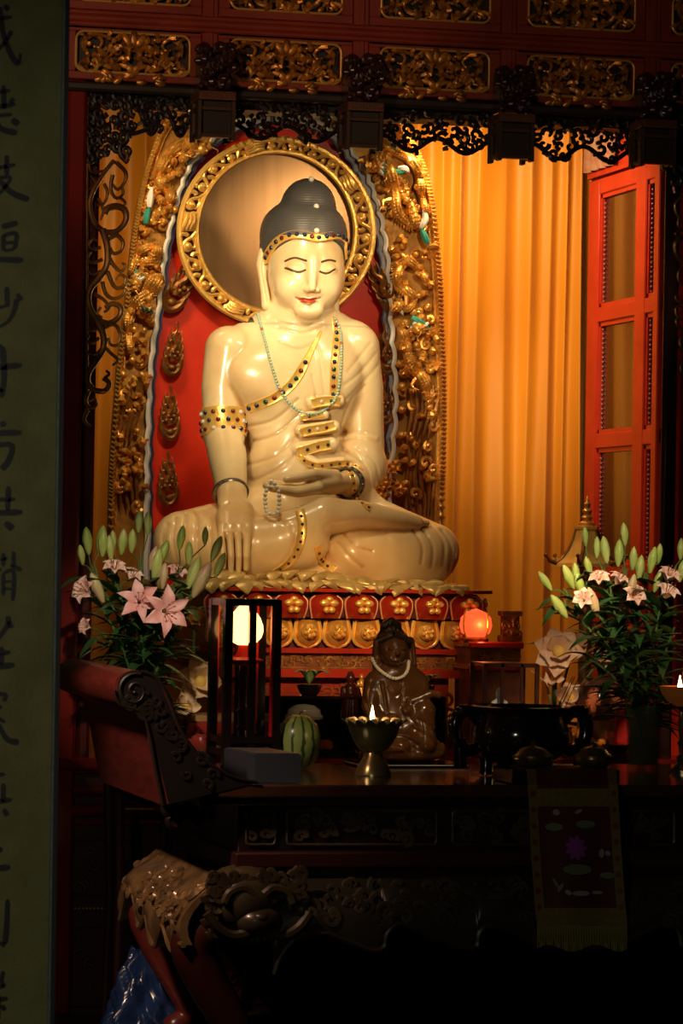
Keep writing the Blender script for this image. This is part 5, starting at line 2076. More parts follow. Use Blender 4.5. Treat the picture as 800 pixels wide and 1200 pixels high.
H = -2    # column centre in photo pixels
ST = [
    None,
    ([(-26, 24), (14, 20)], 5, 5), ([(-24, 26), (-28, 60), (-34, 76)], 5, 3), ([(0, 8), (4, 40), (14, 66), (22, 76)], 6, 7), ([(22, 76), (24, 62)], 5, 3), ([(14, 36), (4, 52), (-8, 62)], 6, 4), ([(5, 6), (10, 12)], 6, 6), ([(-18, 40), (-6, 38), (-10, 60)], 4, 4),
    None,
    ([(-14, 110), (12, 106)], 5, 5), ([(4, 100), (5, 128)], 6, 6), ([(-16, 128), (18, 122)], 5, 6), ([(-6, 134), (0, 150), (20, 156)], 5, 8), ([(12, 116), (16, 120)], 7, 6), ([(14, 140), (22, 146)], 7, 8), ([(-4, 136), (14, 134)], 4, 5), ([(-24, 112), (-30, 124)], 5, 4), ([(-24, 124), (-24, 158)], 5, 4),
    None,
    ([(8, 182), (8, 206)], 6, 6), ([(-8, 198), (18, 193)], 5, 5), ([(-6, 210), (12, 208), (2, 224), (-14, 236)], 5, 4), ([(0, 212), (14, 226), (34, 234)], 6, 8), ([(-24, 184), (-24, 236)], 5, 5), ([(-32, 206), (-16, 200)], 5, 4),
    None,
    ([(2, 266), (21, 261)], 7, 7), ([(4, 275), (4, 294)], 6, 5), ([(4, 276), (19, 274), (17, 292)], 5, 6), ([(5, 285), (16, 284)], 4, 4), ([(-8, 304), (27, 305)], 6, 8), ([(5, 294), (17, 292)], 4, 4), ([(-20, 258), (-20, 310)], 5, 4), ([(-27, 272), (-25, 280)], 4, 5),
    None,
    ([(8, 336), (9, 360)], 6, 6), ([(-6, 362), (8, 358)], 4, 4), ([(20, 344), (25, 352)], 5, 7), ([(20, 350), (16, 366), (8, 378), (-8, 386)], 7, 3), ([(-24, 340), (-20, 346)], 6, 6), ([(-26, 356), (-21, 362)], 6, 6), ([(-28, 384), (-18, 370)], 6, 3),
    None,
    ([(3, 406), (5, 440), (2, 466)], 8, 6), ([(-20, 432), (26, 428)], 6, 8), ([(-18, 408), (3, 406)], 5, 6), ([(-18, 408), (-22, 452)], 5, 5), ([(-22, 454), (4, 458)], 5, 5),
    None,
    ([(2, 494), (5, 500)], 7, 7), ([(-24, 508), (25, 507)], 6, 8), ([(-2, 510), (-8, 536), (-22, 552)], 6, 3), ([(-4, 522), (14, 522), (10, 540), (2, 550)], 6, 8),
    None,
    ([(10, 570), (9, 598)], 7, 6), ([(-10, 586), (18, 585)], 5, 5), ([(-22, 602), (26, 600)], 6, 8), ([(6, 612), (15, 620)], 6, 10), ([(-8, 570), (-8, 600)], 6, 6), ([(-6, 610), (-16, 620)], 7, 4),
    None,
    ([(4, 648), (4, 664)], 5, 5), ([(16, 646), (16, 664)], 5, 5), ([(0, 656), (9, 654)], 4, 4), ([(12, 662), (25, 668)], 5, 6), ([(4, 672), (4, 698)], 5, 5), ([(4, 672), (16, 670), (15, 704)], 4, 6), ([(4, 682), (14, 681)], 3, 3), ([(4, 690), (14, 690)], 3, 3), ([(-12, 664), (2, 668)], 4, 4), ([(-24, 650), (-18, 656)], 5, 5), ([(-28, 666), (-12, 664)], 4, 4), ([(-26, 678), (-26, 700), (-12, 700), (-12, 678)], 4, 4),
    None,
    ([(10, 722), (8, 734), (-4, 750), (-16, 758)], 7, 4), ([(10, 728), (14, 736)], 6, 6), ([(-14, 768), (12, 764)], 5, 6), ([(2, 758), (2, 780)], 6, 6), ([(-20, 784), (17, 779)], 6, 8), ([(-18, 740), (-18, 786)], 5, 5),
    None,
    ([(-16, 814), (6, 814), (4, 822)], 5, 5), ([(-8, 824), (2, 830)], 4, 5), ([(-14, 836), (6, 846)], 4, 5), ([(-2, 848), (8, 866), (22, 870)], 5, 8), ([(0, 848), (-18, 872)], 5, 3), ([(-20, 816), (-24, 872)], 5, 3),
    None,
    ([(-18, 910), (6, 907)], 4, 5), ([(4, 918), (4, 940)], 6, 6), ([(-22, 942), (14, 937)], 6, 6), ([(4, 948), (9, 956)], 5, 7), ([(-8, 918), (-8, 942)], 5, 5), ([(-18, 920), (-18, 942)], 5, 5), ([(-8, 950), (-6, 956)], 5, 6), ([(-18, 950), (-20, 958)], 5, 6),
    None,
    ([(-12, 998), (3, 995)], 6, 7), ([(-24, 1020), (12, 1016)], 6, 8),
    None,
    ([(9, 1054), (8, 1084), (6, 1106)], 6, 7), ([(6, 1108), (-2, 1104)], 7, 3), ([(-4, 1060), (-4, 1090)], 5, 4), ([(-26, 1058), (-26, 1090)], 5, 5), ([(-26, 1058), (-12, 1056), (-12, 1092)], 4, 5), ([(-24, 1074), (-14, 1074)], 3, 3), ([(-28, 1092), (-10, 1092)], 4, 4), ([(-22, 1098), (-28, 1108)], 5, 3), ([(-14, 1098), (-8, 1106)], 4, 6),
    None,
    ([(4, 1138), (2, 1150), (6, 1156)], 5, 5), ([(-8, 1158), (6, 1155)], 5, 5), ([(-20, 1174), (9, 1170)], 5, 6), ([(-2, 1164), (-2, 1196)], 6, 5), ([(2, 1178), (6, 1184)], 5, 6), ([(-10, 1178), (-18, 1188)], 6, 3), ([(-14, 1140), (-18, 1156)], 5, 5), ([(-26, 1146), (-22, 1160)], 5, 5),
]
mb = None
for it in ST + [None]:
    if it is None:
        if mb:
            mb.build('character', mat('black ink', (.006, .006, .009), .6), ban)
        mb = MB()
    else:
        stroke(*it)
# ================================================================ offerings on and behind the table
def TP(px, py):
    return PZ(px, py, ZT) + Vector((0, 0, .0012))


def BP(px, py):
    return PZ(px, py, ZB)


def turned(name, o, prof, m, parent=None, n=32, fn=None, sharp=40):
    """lathe with a profile in photo pixels (radius, height) above o"""
    s = S(o.y)
    mb = MB()
    mb.lathe([(r * s, h * s) for r, h in prof], o, n, fn)
    return mb.build(name, m, parent, origin=o if parent is None else None, sharp=sharp)


blackgl = mat('gloss black lacquer', (.008, .006, .007), .12, col2=(.014, .009, .009), nscale=8, coat=.6)
brass = mat('old brass', (.42, .30, .10), .28, .75, col2=(.22, .14, .04), nscale=12)
bronze = mat('dark bronze', (.20, .14, .055), .28, .7, col2=(.09, .06, .025), nscale=14)
glass = mat('clear pane glass', (.02, .02, .02), .03, trans=0.0, alpha=.06, spec=1.0)

# ---- tall glass lantern with a flame-shaped bulb
o = TP(284, 900)
s = S(o.y)
lan = thing('glass_lantern', o, 'tall black framed glass lantern with glowing flame-shaped bulb', 'lantern')
ang = math.radians(14.3) * .3
ax, ay = Vector((math.cos(ang), math.sin(ang), 0)), Vector((-math.sin(ang), math.cos(ang), 0))
az = Vector((0, 0, 1))
hw, hd = 29.5, 29.5
def lq(u, d, v):
    return o + ax * (u * s) + ay * (d * s) + az * (v * s)
mb = MB()
for u in (-1, 1):
    for d in (-1, 1):
        mb.obox(lq(u * hw, d * hd, 98), ax, ay, az, 4.6 * s, 4.6 * s, 98 * s)
mb.obox(lq(0, -hd, 98 + 10), ax, ay, az, 4.2 * s, 3 * s, 86 * s)
mb.obox(lq(0, hd, 98 + 10), ax, ay, az, 2.2 * s, 2 * s, 86 * s)
for v, h in ((193, 4), (34, 4), (20, 4)):
    for d in (-1, 1):
        mb.obox(lq(0, d * hd, v), ax, ay, az, hw * s, 4 * s, h * s)
    for u in (-1, 1):
        mb.obox(lq(u * hw, 0, v), ax, ay, az, 4 * s, hd * s, h * s)
mb.build('frame', blackgl, lan)
mb = MB()
mb.obox(lq(0, 0, 28), ax, ay, az, hw * s, hd * s, 2 * s)
mb.build('floor_board', blackgl, lan)
for u, d, w_, dd in ((0, -hd, hw, .6), (0, hd, hw, .6), (-hw, 0, .6, hd), (hw, 0, .6, hd)):
    mb = MB()
    mb.obox(lq(u, d, 114), ax, ay, az, w_ * s, dd * s, 78 * s)
    mb.build('pane', glass, lan)
redlit = mat('painted red glow', (.55, .02, .02), .4)  # strips carry the bulb's red reflection as painted colour
mb = MB()
for u in (-1, 1):
    mb.obox(lq(u * (hw - 5.3), -hd + 2, 114), ax, ay, az, .8 * s, 3 * s, 76 * s)
    mb.obox(lq(u * (hw - 5.3), hd - 1, 114), ax, ay, az, .8 * s, 3 * s, 76 * s)
mb.build('red_glow_strips', redlit, lan)
oc = lq(0, 0, 30)
turned('bulb_stand', oc, [(12, 0), (12, 3), (7, 6), (6, 14), (9, 17), (6, 20), (7, 34), (9, 37), (6, 40), (6, 76), (8, 80), (5, 84), (5, 92)], mat('dark carved post', (.02, .014, .02), .25, coat=.5), lan)
turned('saucer', oc, [(6, 89), (14, 91), (22, 95), (22, 96), (12, 99), (8, 106), (7, 114), (5, 114)], mat('red saucer', (.40, .012, .012), .35), lan)
turned('bulb', oc, [(8, 113), (14, 116), (19.5, 122), (21.5, 129), (21, 136), (18, 144), (13.5, 151), (8.5, 157), (4, 162), (1.2, 165), (.2, 167)],
       mat('glowing bulb', (1, .75, .4), .4, emit=(1.0, .46, .13), estr=5.0), lan)
LANT = lq(0, 0, 162)

# ---- slate blue box in front of the lantern
mb = MB()
c = TP(326, 917)
s = S(c.y)
a = math.radians(-6)
bx_, by_ = Vector((math.cos(a), math.sin(a), 0)), Vector((-math.sin(a), math.cos(a), 0))
cn = TP(298.5, 917.5)
w_, d_, h_ = 54 * s, .36, 33 * s
by2 = Vector((-math.sin(math.radians(6)), math.cos(math.radians(6)), 0))
pl = [cn, cn + bx_ * w_, cn + bx_ * w_ + by2 * d_, cn + by2 * d_]
mb.prism(pl, (0, 0, h_))
lid = [p + Vector((0, 0, h_)) for p in (cn + bx_ * .006 + by2 * .006, cn + bx_ * (w_ - .006) + by2 * .006, cn + bx_ * (w_ - .006) + by2 * (d_ - .006), cn + bx_ * .006 + by2 * (d_ - .006))]
mb.prism(lid, (0, 0, .004))
tag(mb.build('box', mat('slate blue card', (.022, .027, .036), .45, col2=(.022, .026, .038), nscale=20)), 'low slate blue box on the table in front of the tall glass lantern', 'box')

# ---- watermelon
o = TP(349, 901)
s = S(o.y)
mel = thing('watermelon', o, 'striped green watermelon on the table beside the tall glass lantern', 'watermelon')
m = mat('melon rind', (.20, .29, .08), .32, coat=.2)
nt = m.node_tree
tc = nt.nodes.new('ShaderNodeTexCoord')
sx = nt.nodes.new('ShaderNodeSeparateXYZ')
nt.links.new(tc.outputs['Object'], sx.inputs[0])
at2 = nt.nodes.new('ShaderNodeMath'); at2.operation = 'ARCTAN2'
nt.links.new(sx.outputs[0], at2.inputs[0]); nt.links.new(sx.outputs[1], at2.inputs[1])
nz_ = nt.nodes.new('ShaderNodeTexNoise'); nz_.inputs['Scale'].default_value = 28
nt.links.new(tc.outputs['Object'], nz_.inputs['Vector'])
mu = nt.nodes.new('ShaderNodeMath'); mu.operation = 'MULTIPLY_ADD'; mu.inputs[1].default_value = 12
nt.links.new(at2.outputs[0], mu.inputs[0])
m2 = nt.nodes.new('ShaderNodeMath'); m2.operation = 'MULTIPLY'; m2.inputs[1].default_value = 3.0
nt.links.new(nz_.outputs['Fac'], m2.inputs[0]); nt.links.new(m2.outputs[0], mu.inputs[2])
sn = nt.nodes.new('ShaderNodeMath'); sn.operation = 'SINE'; nt.links.new(mu.outputs[0], sn.inputs[0])
rp = nt.nodes.new('ShaderNodeValToRGB')
rp.color_ramp.elements[0].position, rp.color_ramp.elements[1].position = .45, .8
rp.color_ramp.elements[0].color, rp.color_ramp.elements[1].color = (.24, .34, .10, 1), (.03, .075, .02, 1)
nt.links.new(sn.outputs[0], rp.inputs['Fac'])
nt.links.new(rp.outputs['Color'], nt.nodes['Principled BSDF'].inputs['Base Color'])
turned('rind', o, [(.3, 0), (10, 1), (18, 6), (24, 16), (26, 28), (25.5, 40), (21.5, 52), (14, 60), (6, 63), (.3, 62)], m, mel, 40)
mb = MB()
mb.tube([o + Vector((0, 0, 61 * s)), o + Vector((.004, 0, 65 * s)), o + Vector((.014, 0, 67 * s))], .004, 6)
mb.build('stalk', mat('dry stalk', (.12, .12, .04), .6), mel)

# ---- lotus oil lamp
o = TP(437, 909)
s = S(o.y)
lam = thing('lotus_oil_lamp', o, 'brass lotus bowl lamp with a lit flame, front centre of the table', 'lamp')
dbr = mat('dull green brass', (.20, .19, .08), .30, .6, col2=(.08, .075, .03), nscale=9)
turned('bowl', o, [(9, 27), (17, 31), (24, 40), (29, 52), (31, 60), (30, 60), (26, 52), (10, 44), (.3, 43)], dbr, lam)
turned('foot', o, [(22, 0), (22, 2), (17, 14), (12, 22), (10, 28), (.3, 28)], mat('satin brass', (.45, .26, .10), .25, .8, col2=(.16, .17, .08), nscale=5), lam)
for k in range(16):
    a = 2 * PI * k / 16
    d = Vector((math.cos(a), math.sin(a), 0))
    sd = Vector((-d.y, d.x, 0))
    rows = []
    for j in range(6):
        v = j / 5
        hw_ = (7.4 * math.sin(PI * (.22 + .72 * v))) * s
        r = (25 + 14.5 * v) * s
        z = (52 + 15 * v - 1.5 * v * v) * s
        rows.append([o + d * (r + (abs(u) * -1.2) * s) + sd * (hw_ * u) + Vector((0, 0, z)) for u in (-1, -.5, 0, .5, 1)])
    mb = MB()
    mb.slab(rows, (0, 0, .003))
    mb.build('petal', dbr, lam)
lit_tip = mat('pale lit petal tip', (.70, .52, .25), .5, sss=.1)  # pale balls stand in for petal tips lit by the flame
for k in range(12):
    a = 2 * PI * (k + .5) / 12
    mb = MB()
    mb.ball(o + Vector((28 * s * math.cos(a), 28 * s * math.sin(a), 64 * s)), (5.5 * s, 5.5 * s, 4 * s), 10, 7)
    mb.build('lit_petal_tip', lit_tip, lam)
mb = MB()
fl = [(.2, 62), (2.2, 65), (3.0, 69), (2.2, 74), (1.0, 79), (.2, 83)]
mb.lathe([(r * s, h * s) for r, h in fl], o + Vector((-3 * s, -.01, 0)), 12)
flame_m = mat('flame', (1, .8, .5), .5, emit=(1.0, .62, .24), estr=9)
mb.build('flame', flame_m, lam)
FLAME1 = o + Vector((-3 * s, -.01, 78 * s))

# ---- black incense burner
o = TP(609, 909)
s = S(o.y)
bur = thing('incense_burner', o, 'large glossy black incense burner with looped handles', 'incense burner')
turned('bowl', o, [(18, 14), (38, 16), (52, 26), (58, 42), (57, 56), (53, 66), (52, 72), (56, 76), (59, 79), (60, 82), (57, 83), (52, 79), (49, 70), (.3, 68)], blackgl, bur, 48)
turned('foot_ring', o, [(34, 0), (36, 4), (28, 10), (30, 17), (.3, 17)], blackgl, bur)
for sd in (-1, 1):
    mb = MB()
    pts = smooth_path([(50, 62), (62, 75), (75, 74), (82, 60), (79, 42), (68, 30), (54, 32)], 6)
    n = len(pts)
    mb.tube([o + Vector((sd * a * s, 0, b * s)) for a, b in pts], [(8.5 - 2 * abs(i / (n - 1) - .5)) * s for i in range(n)], 10)
    for k in range(9):
        a, b = pts[4 + k * 3]
        mb.ball(o + Vector((sd * (a + 4) * s, -.01, (b + 5) * s)), (3.5 * s, 3.5 * s, 3.5 * s), 7, 5)
    mb.tube([o + Vector((sd * a * s, 0, b * s)) for a, b in ((76, 44), (75, 30), (74, 10))], [8 * s, 7.5 * s, 8 * s], 10)
    mb.build('handle', blackgl, bur)
for k in range(3):
    a = -PI / 2 + k * 2 * PI / 3 + .5
    mb = MB()
    b = o + Vector((42 * s * math.cos(a), 42 * s * math.sin(a), 0))
    mb.tube([b + Vector((0, 0, 22 * s)), b + Vector((0, 0, 8 * s)), b + Vector((0, 0, .003))], [9 * s, 7 * s, 8 * s], 10)
    mb.build('leg', blackgl, bur)
rr = random.Random(3)
for k in range(14):
    mb = MB()
    a = -PI / 2 + rr.uniform(-1.2, 1.2)
    z = rr.uniform(36, 58)
    sp = spiral(a, z, 1, rr.uniform(0, 6), 1.1, 1)
    mb.tube([o + Vector(((57.5 * s) * math.cos(a + (u - a) * .07), (57.5 * s) * math.sin(a + (u - a) * .07), (z + (v - z) * 4) * s)) for u, v in sp], .003, 5)
    mb.build('relief_curl', blackgl, bur)
turned('ash', o, [(.3, 69.5), (50, 70), (50, 68), (.3, 68)], mat('grey ash', (.20, .18, .16), .9, bump=.4, bscale=200), bur)
for k, (p0, p1) in enumerate((((655, 829), (681, 790)), ((659, 829), (683, 791)), ((651, 829), (676, 795)))):
    mb = MB()
    b = o + Vector((40 * s + k * .008, -.02 * k, 70 * s))
    t = b + Vector(((p1[0] - p0[0]) * s * .95, .01, 48 * s))
    mb.tube([b, t], .0016, 6)
    tag(mb.build('incense_stick', mat('incense stick', (.045, .02, .012), .7), origin=b), 'thin dark incense stick leaning in the black incense burner', 'incense stick', 'incense sticks in the burner')

# ---- dark stand, lidded bowls, embroidered runner
mb = MB()
sa, sb = FP(602, 920), FP(728, 920)
zst = FP(660, 902.5).z
mb.box((sa.x, Y0 + .02, ZT + .001), (sb.x, Y0 + .27, zst), .004)
tag(mb.build('offering_stand', blackgl), 'low black stand near the table edge under the embroidered runner', 'stand')
for px, lab in ((624, 'lidded bronze offering bowl on the black stand, the one nearer the incense burner centre'), (695, 'lidded bronze offering bowl on the black stand, the one nearer the glass vase')):
    o = PZ(px, 899, zst + .0025)
    s = S(o.y)
    t = thing('lidded_bowl', o, lab, 'bowl')
    q = 1.0 if px < 660 else .95
    turned('bowl', o, [(12 * q, 0), (17 * q, 1), (22 * q, 5), (24 * q, 10), (23 * q, 13), (.3, 13)], bronze, t)
    turned('lid', o, [(25 * q, 12), (25 * q, 14), (19 * q, 17), (16 * q, 21), (10 * q, 24), (4 * q, 25), (2 * q, 27), (3 * q, 29), (1.5 * q, 31), (.3, 32)], bronze, t)
# runner
run = thing('table_runner', FP(672, 920), 'embroidered maroon runner with yellow borders hanging over the table edge', 'runner')
drop = [(617, 722, 901), (618.5, 723.5, 921), (622, 728, 1000), (627, 733, 1066), (632, 737, 1104)]


def rq(u, py, d=0.0):
    for (a0, b0, y0), (a1, b1, y1) in zip(drop[:-1], drop[1:]):
        if y0 <= py <= y1:
            t = (py - y0) / (y1 - y0)
            x0, x1 = a0 + (a1 - a0) * t, b0 + (b1 - b0) * t
            break
    yy = Y0 - .075 - d - .012 * math.sin(u * 9 + py * .01) * (py - 900) / 200
    if py < 921:
        yy = Y0 + .015 - d - (py - 901) * .0045
    return P(x0 + (x1 - x0) * u, py, yy)


def rsheet(name, u0, u1, p0, p1, m, d, parent=run, n=8):
    mb = MB()
    rows = [[rq(u0 + (u1 - u0) * i / n, p0 + (p1 - p0) * j / 10, d) for i in range(n + 1)] for j in range(11)]
    mb.slab(rows, (0, .002, 0))
    return mb.build(name, m, parent)


yel = mat('yellow brocade', (.15, .105, .022), .7, col2=(.11, .078, .016), nscale=60)
mar = mat('maroon satin', (.06, .006, .008), .55, col2=(.045, .005, .006), nscale=8)
top = MB()
rows = [[P(617 + 105 * i / 8, 901, Y0 + .015) + Vector((0, .22 * j / 4, .0015)) for i in range(9)] for j in range(5)]
for r in rows:
    for i in range(9):
        r[i] = Vector((r[i].x, r[i].y, zst + .001))
top.slab(rows, (0, 0, .0015))
top.build('cloth_top', mar, run)
rsheet('cloth', 0, 1, 901, 1085, mar, 0)
for u0, u1 in ((0, .10), (.90, 1)):
    rsheet('border', u0, u1, 901, 1085, yel, .003)
rsheet('border', .1, .9, 924, 945, yel, .003)
rsheet('border', .0, 1, 1064, 1085, yel, .0035)


def motif(name, shapes, m, d=.005):
    mb = MB()
    for cx, cy, rx, ry, a in shapes:
        n_ = 12
        ps = []
        for k in range(n_):
            an = 2 * PI * k / n_
            x, y = rx * math.cos(an), ry * math.sin(an)
            ps.append(rq((cx + x * math.cos(a) - y * math.sin(a)), cy + (x * math.sin(a) + y * math.cos(a)) * 105, d))
        mb.prism(ps, (0, .001, 0))
    mb.build(name, m, run)


pet = []
for k in range(9):
    a = 2 * PI * k / 9
    pet.append((.5 + .07 * math.cos(a), 994 + 9 * math.sin(a), .055, .03, a))
pet.append((.5, 994, .05, .05, 0))
motif('embroidered_lotus', pet, mat('purple silk', (.22, .03, .26), .5))
for _m in [(.62, 966, .11, .045, 0), (.27, 969, .10, .045, 0), (.5, 1019, .16, .06, 0), (.83, 1026, .09, .035, 0), (.3, 1040, .02, .06, .6), (.25, 1035, .015, .07, -.5)]:
    motif('embroidered_leaf', [_m], mat('grey green silk', (.11, .15, .08), .5))
for _m in [(.3, 952, .04, .035, 0), (.55, 951, .045, .02, -.5), (.52, 1047, .10, .03, 0), (.70, 1046, .06, .02, 0), (.78, 1000, .03, .05, .2), (.38, 1046, .04, .025, .6), (.85, 1000, .03, .03, 0)]:
    motif('embroidered_bud', [_m], mat('pale grey silk', (.24, .21, .22), .5))
for k in range(8):
    for u in (.05, .95):
        motif('border_flower', [(u, 930 + k * 19, .03, .035, .4)], mat('dark red silk', (.12, .015, .015), .5))
mb = MB()
for k in range(70):
    u = (k + .5) / 70
    a = rq(u, 1084, .001)
    mb.tube([a, a + Vector((.0, -.004 * (k % 2), -.05)), a + Vector((.004 * math.sin(k), 0, -.085 + .012 * math.sin(u * 12)))], .0026, 4)
mb.build('fringe', mat('yellow green fringe', (.17, .15, .03), .7), run)

# ---- candle stand at the right
o = TP(801, 906)
s = S(o.y)
cs = thing('candle_stand', o, 'tall metal stand with an amber glass oil cup and flame at the right edge', 'candle stand')
turned('stand', o, [(19, 0), (19, 3), (13, 7), (8, 12), (10, 18), (6, 22), (7, 32), (9, 36), (6, 40), (8, 60), (6, 74), (11, 80), (.3, 80)], mat('silver brass', (.42, .36, .26), .2, .9), cs)
turned('cup', o, [(10, 80), (20, 86), (27, 95), (30, 104), (29, 104), (25, 96), (10, 90), (.3, 90)], mat('amber glass', (.42, .12, .015), .15, emit=(1.0, .30, .05), estr=.02), cs,
       n=36, fn=lambda r, z, a: (r * (1 + .05 * math.cos(a * 9)), z))
mb = MB()
mb.lathe([(r * s, (h + 38 - 3) * s + 0) for r, h in fl], o + Vector((-9 * s, -.02, 0)), 12)
mb.build('flame', flame_m, cs)
FLAME2 = o + Vector((-9 * s, -.02, 112 * s))
o2 = TP(806, 899)
turned('candle', o2, [(9, 0), (9, 118), (7, 122), (.3, 122)], mat('red wax', (.5, .02, .015), .4), None)
cobj = bpy.context.scene.objects['candle']
tag(cobj, 'tall red candle behind the amber oil cup at the right edge', 'candle')

# ---- small brown seated statue (signed-distance model)
YS = 13.16
SS = S(YS)
OS = P(466, 892, YS)
OS = Vector((OS.x, OS.y, ZT + .0165))


def K(px, py, w=0.0):
    p = P(px, py, YS - w * SS)
    return ((p.x - OS.x) / SS, (p.y - OS.y) / SS, (p.z - OS.z) / SS)


def KK(pts):
    return [K(*p) for p in pts]


q = Sdf((-52, -46, -2), (68, 34, 176), .8)
q.ell(K(468, 884, 2), (50, 30, 12), 4)                       # rocky seat
q.ell(K(462, 850, -2), (34, 24, 34), 8)
q.ell(K(464, 812, -3), (34, 20, 38), 10)
q.chain(KK([(442, 798, -4), (463, 788, -3), (486, 798, -4)]), [14, 17, 14], 8)
q.chain(KK([(462, 790, -2), (461, 770, 2)]), [10, 9], 5)
q.chain(KK([(438, 802, -4), (434, 828, 2), (440, 846, 16)]), [12, 11, 9], 4)
q.chain(KK([(440, 846, 16), (462, 842, 26)]), [8.5, 6], 4)
q.chain(KK([(490, 800, -4), (494, 822, 4), (478, 832, 22)]), [12, 10, 7], 4)
q.chain(KK([(482, 822, 20), (504, 813, 24), (514, 815, 24)]), [6, 5, 3.6], 3)
q.chain(KK([(474, 860, 6), (496, 832, 20)]), [18, 13], 6)
q.chain(KK([(496, 834, 20), (498, 870, 22)]), [12, 14], 6)
q.chain(KK([(446, 866, 10), (432, 872, 22), (470, 876, 26)]), [17, 14, 10], 6)
q.chain(KK([(490, 868, 14), (512, 878, 8)]), [14, 10], 6)
q.chain(KK([(454, 876, 30), (470, 877, 34)]), [6, 4.5], 2)
q.ell(K(460, 759, 2), (18, 20, 22), 4)
q.ell(K(462, 764, 8), (15.5, 17, 19), 4)
q.chain(KK([(465, 758, 22), (466, 766, 26)]), [2, 2.8], 2)
q.ell(K(464, 774, 21), (5, 4, 2), 2)
q.ell(K(459, 760, 22), (4, 3, 2), 2)
q.ell(K(471, 760, 22), (4, 3, 2), 2)
q.chain(KK([(443, 752, -2), (441, 776, -4), (443, 792, -6)]), [6, 6, 4], 3)
q.chain(KK([(480, 752, -2), (482, 776, -4), (482, 792, -6)]), [6, 6, 4], 3)
for pth, d_, sg in (([(448, 800), (452, 830), (448, 850)], 1.2, 1.8), ([(470, 800), (472, 830), (484, 850)], 1.2, 1.8), ([(486, 842), (506, 856), (518, 870)], 1.4, 2), ([(480, 852), (500, 866), (516, 880)], 1.4, 2),
                    ([(440, 860), (466, 862), (486, 872)], 1.4, 2), ([(436, 870), (462, 872), (478, 884)], 1.2, 2), ([(428, 812), (434, 838), (446, 856)], 1.0, 1.8), ([(488, 838), (490, 860), (486, 874)], 1.2, 1.8),
                    ([(455, 806), (463, 816), (472, 806)], .9, 1.6), ([(452, 840), (456, 848), (468, 850)], .9, 1.6)):
    q.groove([(K(a, b, 14)[0], K(a, b, 14)[2]) for a, b in smooth_path(pth, 4)], d_, sg, 0)
sv, sq_ = q.mesh()
sv = sv * SS + np.array(OS)[None, :]
BVS = bvh_of(sv, sq_)
sst = thing('wooden_statue', OS, 'small dark brown seated bodhisattva statue wearing a pearl necklace', 'statue')
np_mesh('body', sv, sq_, mat('oiled amber wood', (.105, .042, .011), .24, col2=(.06, .024, .007), nscale=14, coat=.4), sst)
q = Sdf((-30, -24, 120), (30, 26, 176), .7)
q.ell(K(459, 751, -2), (19.5, 20, 17), 0)
q.ell(K(458, 735, -1), (13, 13, 10), 4)
q.chain(KK([(450, 733, 8), (458, 728, 10), (467, 733, 8)]), [4, 5, 4], 2)
q.chain(KK([(442, 751, 12), (461, 742, 20), (480, 751, 12)]), [4, 4.5, 4], 2)
for k in range(7):
    q.groove([(K(444 + k * 5.5, 742, 14)[0], K(444, 742, 14)[2]), (K(448 + k * 4, 730, 14)[0], K(448, 730, 14)[2])], .8, 1.2, 0)
hv, hq2 = q.mesh()
hv = hv[:, :] * SS + np.array(OS)[None, :]
zc_ = K(460, 757, 0)[2] * SS + OS.z
keep = hv[hq2][:, :, 2].min(1) > zc_
np_mesh('hair', hv, hq2[keep], mat('dark wood hair', (.035, .018, .008), .32, coat=.3), sst)
mb = MB()
mb.box((OS.x - 62 * SS, OS.y - .19, ZT + .001), (OS.x + 70 * SS, OS.y + .075, ZT + .014), .004)
mb.cur = 1
mb.box((OS.x - 62 * SS, OS.y - .192, ZT + .008), (OS.x + 70 * SS, OS.y - .19, ZT + .012))
tag(mb.build('display_board', [blackgl, mat('pale edge line', (.4, .36, .3), .4)]), 'black display board under the small brown statue', 'board')
beads('pearl_necklace', [(436, 772), (440, 780), (448, 788), (458, 794), (466, 795), (474, 791), (478, 783), (479, 773)], 2.2 * SS, 3.4 * SS, [mat('pearl white', (.72, .66, .52), .3)], [BVS],
      'white pearl necklace round the neck of the small brown statue', 'necklace', lift=1.1)

# ---- low dark display shelf behind
YSH = 14.36
sh = thing('display_shelf', P(410, 889, YSH), 'low black display shelf behind the watermelon and small statue', 'shelf')
mb = MB()
xa, xb = P(296, 850, YSH).x, P(522, 850, YSH).x
z1 = P(400, 816, YSH).z
zm = P(400, 846, YSH).z
for za, zb in ((z1 - .014, z1), (zm - .014, zm), (ZB, ZB + .014)):
    mb.box((xa, YSH, za), (xb, YSH + .34, zb), .003)
mb.build('shelf_board', blackgl, sh)
mb = MB()
mb.box((xa, YSH + .33, ZB), (xb, YSH + .345, z1))
mb.build('shelf_back', M['black'], sh)
for x in (xa, (xa + xb) / 2, xb - .016):
    mb = MB()
    mb.box((x, YSH, ZB), (x + .016, YSH + .33, z1), .002)
    mb.build('shelf_side', blackgl, sh)
# white covered dish on it
o = P(356, 844, YSH + .08)
o.z = zm + .001
turned('covered_dish', o, [(16, 0), (22, 2), (23, 5), (20, 8), (19, 13), (12, 18), (.3, 20)], mat('white porcelain', (.62, .62, .56), .15, coat=.5), None)
tag(bpy.context.scene.objects['covered_dish'], 'white porcelain covered dish on the black display shelf', 'dish')
